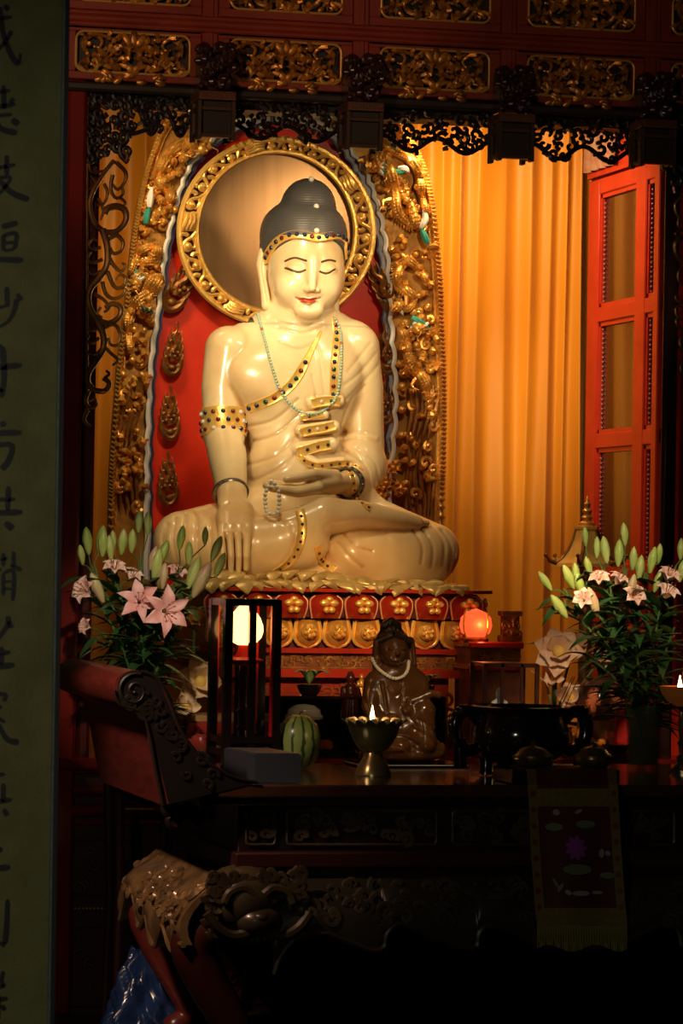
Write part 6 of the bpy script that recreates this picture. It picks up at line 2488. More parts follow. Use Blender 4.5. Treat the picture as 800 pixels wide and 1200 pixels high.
# leafy pot plants on the shelf top
def pot_plant(px, label, seed, sc_=1.0):
    o = P(px, 816, YSH + .10)
    o.z = z1
    s = S(o.y) * sc_
    t = thing('potted_plant', o, label, 'plant')
    turned('pot', o, [(9 * sc_, 0), (12 * sc_, 3), (15 * sc_, 12), (14 * sc_, 13), (.3, 11)], blackgl, t)
    rr = random.Random(seed)
    for k in range(9):
        a = 2 * PI * k / 9 + rr.uniform(-.2, .2)
        d = Vector((math.cos(a), math.sin(a) * .8, 0))
        sd = Vector((-d.y, d.x, 0))
        L_ = rr.uniform(18, 26) * s
        rows = []
        for j in range(7):
            v = j / 6
            w_ = (4.6 * math.sin(PI * (.08 + .92 * v)) + .3) * s
            p = o + d * (L_ * v) + Vector((0, 0, (12 + 16 * math.sin(v * 2.2)) * s))
            rows.append([p - sd * w_ + Vector((0, 0, .006)), p, p + sd * w_ + Vector((0, 0, .006))])
        mb = MB()
        mb.slab(rows, (0, 0, .001))
        mb.build('leaf', mat('pale green leaf', (.16, .30, .10), .4, col2=(.30, .40, .20), nscale=30), t)
    return t


pot_plant(362, 'small leafy pot plant on the shelf above the watermelon', 1)
pot_plant(497, 'small leafy pot plant on the shelf behind the small statue shoulder', 2, .85)
# small attendant figure and gilt figure on the shelf
def figurine(px, base, h, w, m, label, Y, z, ped=0):
    o = P(px, base, Y)
    o.z = z
    s = S(Y)
    t = thing('figurine', o, label, 'figurine')
    if ped:
        turned('pedestal', o, [(12, 0), (12, 4), (9, 7), (9, ped - 5), (12, ped), (.3, ped)], blackgl, t)
        o = o + Vector((0, 0, ped * s))
    k = h / 52
    q = Sdf((-14 * k, -12 * k, -1), (14 * k, 12 * k, 54 * k), .55)
    q.chain([(0, 0, 2), (0, 0, 18 * k), (0, 0, 32 * k)], [10.5 * k, 9.5 * k, 8 * k], 3)
    q.ell((0, 0, 44 * k), (5.4 * k, 5.6 * k, 6.6 * k), 1.5)
    q.ell((0, 1, 50 * k), (3.4 * k, 3.4 * k, 2.8 * k), 1.5)
    q.chain([(-8 * k, 0, 32 * k), (-9.5 * k, -3 * k, 24 * k), (-1, -9 * k, 24 * k)], [3.6 * k, 3.2 * k, 2.4 * k], 1.5)
    q.chain([(8 * k, 0, 32 * k), (9.5 * k, -3 * k, 24 * k), (1, -9 * k, 24 * k)], [3.6 * k, 3.2 * k, 2.4 * k], 1.5)
    for x in (-5, 0, 5):
        q.groove([(x * k, 3), (x * .7 * k, 20 * k)], .9, 1.3, 0)
    v, f = q.mesh()
    v = v * s + np.array(o)[None, :]
    np_mesh('body', v, f, m, t)
    return t



figurine(409, 889, 54, 20, mat('oxblood glaze', (.11, .022, .016), .25, col2=(.06, .014, .01), nscale=20, coat=.4), 'small dark red standing figurine beside the small brown statue', 14.2, ZB, 45)
figurine(423, 816, 26, 10, M['gold'], 'tiny gilt figurine between the red figurine and the small brown statue', YSH + .05, z1)

# ---- tray with a dish of orange fruit
YTR = 14.13
o = P(366, 889, YTR)
o.z = ZB
s = S(YTR)
mb = MB()
mb.box((o.x - 36 * s, YTR - .12, ZB), (o.x + 36 * s, YTR + .10, ZB + .012), .003)
for a in (-.12, .095):
    mb.box((o.x - 36 * s, YTR + a, ZB + .010), (o.x + 36 * s, YTR + a + .006, ZB + .03))
tag(mb.build('offering_tray', blackgl), 'flat black tray behind the watermelon holding the dish of orange fruit', 'tray')
o = Vector((o.x, o.y, ZB + .0132))
turned('fruit_dish', o, [(16, 0), (24, 2), (30, 6), (31, 7), (24, 4), (.3, 3)], mat('silver plate', (.5, .45, .36), .25, .8))
tag(bpy.context.scene.objects['fruit_dish'], 'shallow metal dish of orange fruit on the black tray', 'dish')
for k, (dx, dy, dz) in enumerate(((-14, 0, 10), (-3, -4, 10), (9, 0, 10), (18, 4, 9), (-5, 6, 10), (2, 2, 18))):
    mb = MB()
    mb.ball(o + Vector((dx * s, dy * s * .8, (dz + 1) * s)), (8 * s, 7 * s, 6.5 * s), 12, 8)
    tag(mb.build('tangerine', mat('tangerine peel', (.75, .20, .02), .45, bump=.2, bscale=300)), 'small orange tangerine in the metal dish behind the watermelon', 'fruit', 'tangerines in the metal dish')

# ---- small glass case with a white figurine, right
YG = 14.1
o = P(589, 889, YG)
o.z = ZB
s = S(YG)
gc = thing('glass_case', o, 'dark framed glass case with a white figurine inside, behind the incense burner', 'display case')
mb = MB()
hw = 32
for u in (-1, 1):
    for d in (-1, 1):
        mb.box((o.x + (u * hw - 2.5) * s, o.y + d * .10 - .008, ZB), (o.x + (u * hw + 2.5) * s, o.y + d * .10 + .008, ZB + 112 * s), .002)
for u in (-11, 13):
    mb.box((o.x + (u - 1.8) * s, o.y - .108, ZB), (o.x + (u + 1.8) * s, o.y - .094, ZB + 112 * s))
for v0, v1 in ((108, 113), (0, 36)):
    mb.box((o.x - hw * s, o.y - .108, ZB + v0 * s), (o.x + hw * s, o.y + .108, ZB + v1 * s), .002)
gfm = mat('dark red brown frame', (.05, .014, .008), .3, coat=.3)
mb.build('frame', gfm, gc)
for a in (-.10, .10):
    mb = MB()
    mb.box((o.x - hw * s, o.y + a - .001, ZB + 36 * s), (o.x + hw * s, o.y + a + .001, ZB + 108 * s))
    mb.build('pane', glass, gc)
figurine(584, 889, 46, 16, mat('white glaze', (.88, .84, .7), .3, coat=.3), 'white robed figurine inside the dark framed glass case', YG, ZB + 36 * s + .001, 0)

# ---- throne corner step with red glass lamp and gilt ornament
YK = 14.60
st = thing('corner_step', P(580, 860, YK), 'brown carved corner step right of the lotus throne carrying a red lamp', 'step')
sk = S(YK)
pa, pb = P(548, 780, YK), P(612, 780, YK)
mb = MB()
ztop_ = P(580, 752, YK).z
mb.box((pa.x, YK - .02, P(580, 760, YK).z), (pb.x, YK + .26, ztop_), .006)
mb.box((pa.x, YK - .02, P(580, 786, YK).z), (pb.x, YK + .26, P(580, 778, YK).z), .006)
mb.build('step_slab', tred, st)
mb = MB()
mb.box((pa.x + .01, YK, ZB), (pb.x - .01, YK + .24, P(580, 760, YK).z))
mb.build('step_body', mat('carved band brown', (.2, .05, .01), .4), st)
mb = MB()
rr = random.Random(2)
for k in range(16):
    sp = spiral(rr.uniform(pa.x + .03, pb.x - .03), P(580, 769, YK).z + rr.uniform(-.014, .014), .02, rr.uniform(0, 6), 1.2, rr.choice((-1, 1)))
    mb.tube([(a, YK - .003, b) for a, b in sp], [.007 - .004 * i / len(sp) for i in range(len(sp))], 5)
mb.build('step_carving', M['goldd'], st)
o = P(557, 752, YK + .06)
o.z = ztop_
s = S(o.y)
rl = thing('red_glass_lamp', o, 'small glowing orange red glass lamp in a gilt stand beside the throne', 'lamp')
turned('base', o, [(15, 0), (16, 3), (12, 5), (.3, 5)], M['goldd'], rl, 16)
turned('globe', o, [(10, 5), (17, 10), (19.5, 18), (18, 28), (12, 34), (5, 37), (.3, 39)], mat('glowing red glass', (.8, .12, .04), .3, emit=(1.0, .10, .025), estr=1.1), rl)
for k in range(4):
    a = k * PI / 2 + .5
    mb = MB()
    mb.tube([o + Vector((19.6 * s * math.cos(a) * f, 19.6 * s * math.sin(a) * f, v * s)) for f, v in ((.8, 3), (1.0, 14), (1.03, 22), (.95, 34))], 1.2 * s, 6)
    mb.build('gilt_rib', M['gold'], rl)
LAMPR = o + Vector((0, -.10, 20 * s))
def gilt_ornament(px, py, Y, zb, label):
    o = P(px, py, Y)
    o.z = zb
    s = S(Y)
    mb = MB()
    mb.box((o.x - 13 * s, Y - 9 * s, zb), (o.x + 13 * s, Y + 9 * s, zb + 7 * s), .004)
    mb.box((o.x - 13 * s, Y - 9 * s, zb + 30 * s), (o.x + 13 * s, Y + 9 * s, zb + 36 * s), .004)
    mb.box((o.x - 10 * s, Y - 6 * s, zb + 7 * s), (o.x + 10 * s, Y + 6 * s, zb + 30 * s))
    rr = random.Random(4)
    for k in range(14):
        sp = spiral(o.x + rr.uniform(-9, 9) * s, zb + rr.uniform(9, 28) * s, 5 * s, rr.uniform(0, 6), 1.2, rr.choice((-1, 1)))
        mb.tube([(a, Y - 7.5 * s, b) for a, b in sp], [2.2 * s - 1.4 * s * i / len(sp) for i in range(len(sp))], 6)
    return tag(mb.build('gilt_ornament', M['goldd']), label, 'ornament')


gilt_ornament(597, 750, YK + .10, ztop_, 'square carved gilt ornament on the corner step beside the red lamp')

# ---- gilded pagoda finial on a stand, right
YP = 15.5
o = P(683, 889, YP)
o.z = ZB
s = S(YP)
pg = thing('gilded_pagoda_roof', o, 'gilded pagoda roof with spire rising behind the right lilies', 'ornament')
h0 = (889 - 662) * 1.0
zr = (P(683, 662, YP).z - ZB) / s
turned('post', o, [(20, 0), (20, 6), (8, 10), (8, zr - 4), (14, zr)], M['goldd'], pg)
mb = MB()
n_ = 6
rf = [(40, zr - 2), (38, zr + 2), (30, zr + 8), (23, zr + 17), (17, zr + 30), (14, zr + 41), (16, zr + 43), (16, zr + 46), (8, zr + 47)]
mb.lathe([(r * s, h * s) for r, h in rf], o, 6)
mb.build('roof', M['goldb'], pg, sharp=25)
mb = MB()
for k in range(6):
    a = 2 * PI * k / 6
    d = Vector((math.cos(a), math.sin(a), 0))
    mb.tube([o + d * (r * 1.02 * s) + Vector((0, 0, h * s)) for r, h in rf[1:6]], [2.6 * s, 2.2 * s, 2 * s, 1.8 * s, 1.6 * s], 6)
    mb.tube([o + d * (38 * s) + Vector((0, 0, (zr + 2) * s)), o + d * (46 * s) + Vector((0, 0, (zr + 4) * s)), o + d * (50 * s) + Vector((0, 0, (zr + 10) * s))], [3 * s, 2.6 * s, 1 * s], 6)
    mb.ball(o + d * (51 * s) + Vector((0, 0, (zr + 11) * s)), 2.6 * s, 6, 5)
mb.build('roof_ridge', M['goldd'], pg)
turned('spire', o, [(9, zr + 46), (10, zr + 50), (5, zr + 53), (7, zr + 57), (4, zr + 60), (6, zr + 65), (3, zr + 68), (4.5, zr + 73), (2, zr + 76), (.3, zr + 84)], M['gold'], pg)

# ---- coral patterned jar, oranges, red stand, red tablet
YJ = 14.15
o = P(700, 889, YJ)
o.z = ZB
s = S(YJ)
zj = 46
rs = thing('red_stand', o, 'small red lacquer stand under the dark coral patterned jar', 'stand')
mb = MB()
mb.box((o.x - 40 * s, YJ - .11, ZB), (o.x + 36 * s, YJ + .11, ZB + 7 * s), .004)
mb.box((o.x - 36 * s, YJ - .10, ZB + 9 * s), (o.x + 32 * s, YJ + .10, ZB + 16 * s), .004)
mb.box((o.x - 32 * s, YJ - .09, ZB + 6 * s), (o.x + 28 * s, YJ + .09, ZB + 10 * s))
mb.build('tiers', M['redpil'], rs)
oj = o + Vector((0, 0, 16.2 * s))
jar = thing('jar', oj, 'round dark jar with coral flower pattern right of the incense burner', 'jar')
turned('jar_foot', oj, [(14, 0), (15, 3), (11, 8), (12, 18), (14, 28), (.3, 28)], mat('amber gilt', (.5, .22, .05), .25, .5), jar)
turned('jar_body', oj, [(12, 27), (22, 31), (28, 42), (29, 54), (26, 66), (18, 74), (15, 76), (17, 79), (.3, 79)], mat('dark brown glaze', (.11, .04, .022), .22, col2=(.07, .025, .014), coat=.4), jar)
for k in range(2):
    mb = MB()
    a = -PI / 2 + (-.55 if k < 1 else .45)
    for j in range(15):
        an = j * 1.257 + j // 5
        pts = []
        for v in (0, .5, 1):
            aa = a + (v * .42) * math.cos(an) * .8
            zz = 53 + v * 15 * math.sin(an)
            r = 29.3 * math.sqrt(max(.05, 1 - ((zz - 52) / 27) ** 2)) + .4
            pts.append(oj + Vector((r * s * math.cos(aa), r * s * math.sin(aa), zz * s)))
        mb.tube(pts, [2.0 * s, 3.2 * s, .6 * s], 6)
    mb.build('coral_flower', mat('coral enamel', (.62, .16, .06), .35), jar)
for px, py, r in ((683, 862, 10), (678, 878, 9), (707, 872, 8)):
    YO = YJ - .16
    o2 = P(px, py, YO)
    mb = MB()
    mb.ball((o2.x, YO, max(o2.z, ZB + r * s)), r * s, 12, 9)
    ob = mb.build('orange', mat('orange peel', (.85, .30, .03), .4, bump=.2, bscale=300))
    tag(ob, 'bright orange beside the incense burner handle, %s' % {683: 'the largest one', 678: 'the lowest one', 707: 'the one nearest the glass vase'}[px], 'fruit')
mb = MB()
a, b = P(722, 889, 14.3), P(738, 889, 14.3)
mb.box((a.x, 14.3, ZB), (b.x, 14.34, P(730, 808, 14.3).z), .004)
tag(mb.build('red_tablet', mat('bright red tablet', (.55, .02, .012), .4)), 'narrow upright bright red tablet behind the right glass vase', 'tablet')

# ---- left: red box, pink fruit, gilt ornament
YR = 14.1
a, b = P(229, 889, YR), P(322, 889, YR)
mb = MB()
mb.box((a.x, YR, ZB), (b.x, YR + .2, P(270, 842, YR).z), .006)
mb.cur = 1
mb.box((a.x - .004, YR - .004, P(270, 846, YR).z), (b.x + .004, YR + .204, P(270, 838, YR).z), .003)
tag(mb.build('gift_box', [mat('clear red box', (.42, .03, .025), .25, coat=.4), mat('gilt paper', (.5, .3, .12), .35, .3)]), 'red offering box seen through and beside the tall glass lantern', 'box')
for px, py, r, lab in ((236, 872, 13, 'rosy apple left of the tall glass lantern, the upper of two'), (218, 884, 12, 'rosy apple left of the tall glass lantern, the lower of two')):
    o2 = P(px, py, YR - .08)
    mb = MB()
    z0 = max(o2.z, ZB + r * s) if py > 880 else o2.z
    mb.lathe([(.001, -.8 * r * s), (.5 * r * s, -.92 * r * s), (.9 * r * s, -.4 * r * s), (r * s, .1 * r * s), (.8 * r * s, .65 * r * s), (.35 * r * s, .85 * r * s), (.001, .65 * r * s)], (o2.x, YR - .08 - (.0 if py > 880 else -.02), z0), 16)
    tag(mb.build('apple', mat('apple skin', (.42, .03, .03), .3, col2=(.55, .16, .07), nscale=14)), lab, 'fruit')
gilt_ornament(228, 750, YK + .05, ZB + .001, 'square carved gilt ornament on the shrine base behind the left lilies')
# ================================================================ lilies, lotus blooms and vases
leafm = mat('lily leaf', (.035, .10, .026), .38, col2=(.018, .055, .016), nscale=10, coat=.15)
stemm = mat('lily stem', (.06, .13, .03), .5)
budm = mat('green bud', (.30, .42, .075), .42, col2=(.46, .52, .17), nscale=8)
budp = mat('pink tinged bud', (.55, .30, .20), .42, col2=(.42, .46, .18), nscale=9)
pinkm = mat('pink petal', (.86, .36, .34), .5, col2=(.95, .62, .58), nscale=10, sss=.1)
palem = mat('pale petal', (.82, .44, .36), .5, col2=(.9, .68, .54), nscale=10, sss=.1)
anth = mat('anther', (.30, .10, .03), .6)


def bud(o, d, L_, r, m, parent):
    q = Vector(d).to_track_quat('Z', 'Y').to_matrix()
    mb = MB()
    n = 12
    prof = [(.25, 0), (.55, .10), (.82, .28), (1, .5), (.9, .68), (.62, .85), (.3, .95), (.04, 1)]
    vs, fs = [], []
    for rr_, t in prof:
        for k in range(n):
            a = 2 * PI * k / n
            g = 1 - .10 * (math.cos(a * 3) > .6)
            vs.append(o + q @ Vector((r * rr_ * g * math.cos(a), r * rr_ * g * math.sin(a), L_ * t)))
    for i in range(len(prof) - 1):
        for k in range(n):
            fs.append((i * n + k, i * n + (k + 1) % n, (i + 1) * n + (k + 1) % n, (i + 1) * n + k))
    fs.append(tuple(range(n - 1, -1, -1)))
    fs.append(tuple((len(prof) - 1) * n + k for k in range(n)))
    mb.add(vs, fs)
    return mb.build('bud', m, parent)


def lily_flower(o, d, R_, m, parent, openness=1.0, spin=0.0, name='flower'):
    """six recurving petals round a throat, anthers as sub-parts"""
    d = Vector(d).normalized()
    q = d.to_track_quat('Z', 'Y').to_matrix()
    mb = MB()
    for k in range(6):
        a = spin + PI / 3 * k
        wide = 1.0 if k % 2 else .78
        rows = []
        for j in range(9):
            v = j / 8
            rad = R_ * (.08 + .95 * v ** 1.15 * openness)
            z = R_ * (.55 * math.sin(min(v, .8) / .8 * PI / 2) * (1.25 - .55 * openness) - .30 * openness * max(0, v - .6) ** 1.2 * 2.2)
            w_ = R_ * .27 * wide * math.sin(PI * (.10 + .90 * v) ** .85) + .001
            row = []
            for u in (-1, -.5, 0, .5, 1):
                x = rad - abs(u) * .02 * R_
                p = Vector((x * math.cos(a) - u * w_ * math.sin(a), x * math.sin(a) + u * w_ * math.cos(a), z + (u * u) * .07 * R_ + .02 * R_ * math.sin(v * 9 + u * 3)))
                row.append(o + q @ p)
            rows.append(row)
        mb.slab(rows, tuple(q @ Vector((0, 0, -.0015))))
    fl_ = mb.build(name, m, parent, sharp=None)
    mb = MB()
    for k in range(6):
        a = spin + PI / 3 * k + .3
        t = o + q @ Vector((R_ * .22 * math.cos(a), R_ * .22 * math.sin(a), R_ * .75))
        mb.tube([o + q @ Vector((0, 0, .1 * R_)), t], R_ * .012, 4)
        mb.ball(t, (R_ * .05, R_ * .05, R_ * .03), 6, 4)
    mb.build('stamens', anth, fl_)
    return fl_


def leaf(o, d, L_, w_, droop, parent, m=leafm, name='leaf'):
    d = Vector(d).normalized()
    sd = d.cross(Vector((0, 0, 1)))
    sd = sd.normalized() if sd.length > 1e-3 else Vector((1, 0, 0))
    up = sd.cross(d)
    rows = []
    for j in range(9):
        v = j / 8
        hw_ = w_ * math.sin(PI * (.06 + .94 * v) ** .8) + .0008
        p = o + d * (L_ * v) + Vector((0, 0, -droop * L_ * v * v)) 
        rows.append([p - sd * hw_ + up * hw_ * .35, p, p + sd * hw_ + up * hw_ * .35])
    mb = MB()
    mb.slab(rows, tuple(up * -.001))
    return mb.build(name, m, parent)


def lily_stem(base, tip, heads, seed, label, group=None, leaves=13, mainm=None):
    """one cut stem: arching stalk, lance leaves, buds and open flowers at the tip.
    heads: list of ('b'|'p'|'f'|'w', px, py, Y, dir-lean, size px)"""
    rr = random.Random(seed)
    t = thing('lily', base, label, 'lily', group)
    base, tip = Vector(base), Vector(tip)
    mid = base.lerp(tip, .5) + Vector((0, 0, .06)) + (base - tip).cross(Vector((0, 1, 0))) * .0
    mid.x = base.x + (tip.x - base.x) * .32
    mid.y = base.y + (tip.y - base.y) * .32
    path = [Vector(p) for p in smooth_path([tuple(base), tuple(mid), tuple(tip)], 8)]
    mb = MB()
    mb.tube(path, [.0065 - .003 * i / len(path) for i in range(len(path))], 6)
    for h in heads:
        e = P(h[1], h[2], h[3])
        mb.tube([path[-3], path[-1].lerp(e, .4), e], [.004, .003, .0028], 5)
    mb.build('stem', stemm, t)
    for k in range(leaves):
        f = .30 + .66 * k / leaves
        i = min(int(f * (len(path) - 1)), len(path) - 2)
        a = k * 2.4 + rr.uniform(-.3, .3)
        out = Vector((math.cos(a), math.sin(a), rr.uniform(.25, .8)))
        leaf(path[i], out, rr.uniform(.15, .26), rr.uniform(.017, .028), rr.uniform(.2, .7), t)
    for kind, px, py, Y, lean, sz in heads:
        e = P(px, py, Y)
        s = S(Y)
        if kind in 'bp':
            bud(e, (lean, rr.uniform(-.25, .05), 1), sz * 1.1 * s, sz * .20 * s, budm if kind == 'b' else budp, t)
        elif kind == 'f':
            lily_flower(e, lean, sz * s, pinkm, t, 1.0, rr.uniform(0, 1))
        elif kind == 'w':
            lily_flower(e, lean, sz * 1.2 * s, palem, t, .62, rr.uniform(0, 1))
    return t


vglass = mat('smoky vase glass', (.10, .11, .06), .06, alpha=.42, spec=.8, coat=.4)


def vase(px, base_py, r0, r1, h, label, o=None):
    o = o or TP(px, base_py)
    s = S(o.y)
    t = thing('glass_vase', o, label, 'vase')
    turned('vase_body', o, [(r0, 0), (r0 * 1.02, 3), (r0 * 1.04, h * .5), (r1 * .94, h * .9), (r1, h), (r1 * .95, h), (r1 * .88, h * .9), (r0 * .95, h * .5), (r0 * .9, 5), (.3, 5)], vglass, t)
    turned('water', o, [(.3, 5.5), (r0 * .88, 5.5), (r0 * .92, h * .5), (.3, h * .5)], mat('vase water', (.05, .06, .03), .1, alpha=.6), t)
    return o, s


def bouquet(vo, vs, vh, stems, word):
    top = vo + Vector((0, 0, vh * vs))
    for k, (tx, ty, tY, heads, label) in enumerate(stems):
        tip = P(tx, ty, tY)
        a = k * 2.4
        foot = vo + Vector((8 * vs * math.cos(a), 8 * vs * math.sin(a), 9 * vs))
        lily_stem(foot, tip, heads, 100 + k + len(word), label or 'green lily stem with closed buds and dark leaves in the %s bouquet' % word, None if label else 'budded lily stems in the %s bouquet' % word)


LYL = 12.75
# left bouquet: vase hidden behind the scroll end
vb = P(168, 905, 13.62)
fs_ = thing('flower_stand', (vb.x, vb.y, FLR), 'dark wooden stand holding the left lily vase behind the table', 'stand')
mb = MB()
mb.box((vb.x - .15, vb.y - .15, vb.z - .035), (vb.x + .15, vb.y + .15, vb.z - .001), .006)
mb.build('stand_top', M['darkwood'], fs_)
for a in (-.12, .12):
    for b in (-.12, .12):
        mb = MB()
        mb.tube([(vb.x + a, vb.y + b, FLR), (vb.x + a * .9, vb.y + b * .9, .4), (vb.x + a, vb.y + b, vb.z - .03)], [.016, .018, .022], 8)
        mb.build('leg', M['darkwood'], fs_)
vo, vs = vase(168, 905, 22, 27, 96, 'smoky glass vase of lilies behind the left scroll end of the table', vb)
YL = vo.y
FD = Vector((-.25, -1, .15))
left = [
    (150, 700, YL - .05, [('f', 163, 706, YL - .16, (-.1, -1, .35), 27)], 'open pink lily with five visible petals left of centre in the left bouquet'),
    (190, 715, YL - .06, [('f', 192, 716, YL - .20, (.15, -1, .05), 31), ('p', 188, 690, YL - .05, -.1, 34)], 'widest open pink lily, lowest and nearest the lantern in the left bouquet'),
    (112, 700, YL, [('w', 104, 694, YL - .08, (-.8, -.6, .3), 22), ('p', 121, 706, YL - .06, -.45, 34)], 'half open pale lily with a pink bud at the left edge of the left bouquet'),
    (135, 685, YL + .02, [('w', 133, 672, YL - .02, (0, -.5, .8), 20), ('w', 153, 680, YL, (.2, -.5, .8), 18), ('b', 120, 652, YL, .0, 30)], 'pale half open lilies high in the middle of the left bouquet'),
    (205, 690, YL, [('w', 205, 676, YL, (.2, -.5, .8), 18), ('p', 226, 700, YL - .06, .45, 42), ('b', 220, 690, YL - .04, .35, 36)], 'pale half open lily with long pink buds at the right of the left bouquet'),
    (106, 665, YL + .02, [('b', 104, 650, YL, -.15, 30), ('b', 116, 648, YL + .02, .1, 30), ('b', 97, 662, YL - .02, -.2, 22)], None),
    (133, 668, YL + .05, [('b', 133, 645, YL + .04, -.1, 22), ('b', 142, 650, YL + .02, .05, 28), ('b', 130, 656, YL, -.1, 26)], None),
    (165, 660, YL + .05, [('b', 162, 624, YL + .05, .05, 24), ('b', 173, 627, YL + .05, .0, 25), ('b', 154, 648, YL + .03, .0, 26)], None),
    (188, 668, YL + .02, [('b', 186, 662, YL + .0, .35, 28), ('p', 176, 668, YL - .03, .25, 26), ('b', 180, 680, YL - .06, .15, 34)], None),
    (212, 665, YL, [('b', 210, 644, YL, .15, 26), ('b', 221, 662, YL - .02, .0, 25), ('b', 240, 639, YL, .0, 20)], None),
    (232, 680, YL - .02, [('b', 248, 657, YL - .04, .35, 28), ('b', 252, 676, YL - .06, .4, 28), ('p', 190, 690, YL - .08, .1, 28)], None),
    (120, 740, YL - .08, [('w', 104, 735, YL - .12, (-.8, -.5, .2), 14)], 'small pale lily in shade at the lower left of the left bouquet'),
    (215, 730, YL - .1, [], 'dark leafy lily stem leaning towards the lantern in the left bouquet'),
    (165, 745, YL - .14, [], 'dark leafy lily stem at the front of the left bouquet'),
    (140, 750, YL - .14, [], 'dark leafy lily stem beside the scroll end in the left bouquet'),
]
bouquet(vo, vs, 96, left, 'left')
vo, vs = vase(753, 901, 19, 24, 76, 'smoky glass vase of lilies at the right end of the table')
YL = vo.y
right = [
    (735, 690, YL - .08, [('p', 737, 704, YL - .14, .15, 30), ('w', 740, 700, YL - .14, (.1, -.8, .4), 20)], 'half open pink lily at the heart of the right bouquet'),
    (710, 690, YL - .04, [('w', 702, 684, YL - .06, (-.2, -.5, .8), 19), ('w', 722, 684, YL - .04, (.3, -.4, .8), 18)], 'pair of pale half open lilies under the gilded spire in the right bouquet'),
    (775, 700, YL - .08, [('w', 779, 700, YL - .14, (.2, -.5, .8), 21), ('w', 781, 680, YL - .08, (.2, -.5, .8), 20)], 'pale pink lily opening upward at the right of the right bouquet'),
    (690, 705, YL - .08, [('w', 684, 704, YL - .12, (-.4, -.8, .4), 18), ('p', 700, 722, YL - .12, -.4, 34)], 'pale lily with an amber bud at the lower left of the right bouquet'),
    (660, 690, YL - .02, [('b', 646, 692, YL - .04, -.8, 26), ('b', 672, 690, YL - .06, -.55, 30), ('b', 664, 724, YL - .10, -.8, 32)], None),
    (690, 670, YL + .02, [('b', 686, 640, YL + .03, -.15, 22), ('b', 692, 676, YL, -.35, 24), ('b', 683, 700, YL - .02, -.3, 30)], None),
    (705, 665, YL + .02, [('b', 699, 654, YL + .02, .0, 24), ('b', 711, 660, YL, -.15, 30), ('b', 676, 686, YL, -.2, 26)], None),
    (730, 665, YL + .04, [('b', 732, 640, YL + .04, -.1, 26), ('b', 724, 664, YL, .05, 30), ('b', 741, 668, YL + .02, .0, 26)], None),
    (755, 670, YL + .03, [('b', 761, 672, YL + .02, .2, 30), ('b', 748, 680, YL, .1, 28), ('b', 771, 660, YL + .04, .05, 22)], None),
    (780, 680, YL, [('b', 766, 694, YL - .02, .3, 26), ('b', 797, 656, YL, .05, 24), ('b', 796, 682, YL - .03, .2, 26)], None),
    (650, 700, YL - .06, [], 'dark leafy lily stem reaching over the curtain in the right bouquet'),
    (700, 740, YL - .12, [], 'dark leafy lily stem low at the left front of the right bouquet'),
    (745, 750, YL - .14, [], 'dark leafy lily stem at the front of the right bouquet'),
    (790, 735, YL - .1, [], 'dark leafy lily stem at the right edge of the right bouquet'),
    (720, 725, YL - .05, [], 'dark leafy lily stem in the middle of the right bouquet'),
    (690, 770, YL - .12, [], 'dark leafy lily stem drooping beside the lotus blooms in the right bouquet'),
]
bouquet(vo, vs, 76, right, 'right')

# ---- lotus blooms (offerings) beside the throne
def lotus_bloom(px, py, Y, R_px, d, label, base, m=palem, petals=16, low=False):
    e = P(px, py, Y)
    s = S(Y)
    R_ = R_px * s
    t = thing('lotus_flower', base, label, 'lotus')
    base = Vector(base)
    q = Vector(d).normalized().to_track_quat('Z', 'Y').to_matrix()
    mb = MB()
    mb.tube([base, base.lerp(e, .5) + Vector((0, .02, .01)), e], .006, 6)
    mb.build('stem', stemm, t)
    for k in range(petals):
        ring = k % 3
        a = k * 2.399
        op = (1.0, .72, .42)[ring]
        rows = []
        for j in range(7):
            v = j / 6
            rad = R_ * (.12 + .88 * op * v)
            z = R_ * ((1.15 - op) * v + .12 * math.sin(v * PI) - .15 * op * v * v)
            w_ = R_ * .36 * math.sin(PI * (.12 + .85 * v)) + .001
            rows.append([e + q @ Vector((rad * math.cos(a) - u * w_ * math.sin(a), rad * math.sin(a) + u * w_ * math.cos(a), z + u * u * .10 * R_)) for u in (-1, -.5, 0, .5, 1)])
        mb = MB()
        mb.slab(rows, tuple(q @ Vector((0, 0, -.0015))))
        mb.build('petal', m, t)
    mb = MB()
    mb.ball(e + q @ Vector((0, 0, R_ * .22)), (R_ * .24, R_ * .24, R_ * .20), 12, 8, q)
    mb.build('seed_head', mat('yellow seed head', (.75, .50, .10), .5), t)
    return t


orchidm = mat('blush petal', (.88, .48, .27), .5, col2=(.92, .64, .40), nscale=12, sss=.1)
YO = 14.35
def opot(px, label, YO=YO):
    o = P(px, 889, YO)
    o.z = ZB
    turned('flower_pot', o, [(13, 0), (17, 4), (21, 18), (19, 30), (21, 33), (.3, 30)], mat('dark glazed pot', (.07, .025, .012), .3, coat=.3))
    ob = [x for x in bpy.context.scene.objects if x.name.startswith('flower_pot')][-1]
    tag(ob, label, 'pot')
    return o + Vector((0, 0, 31 * S(YO)))


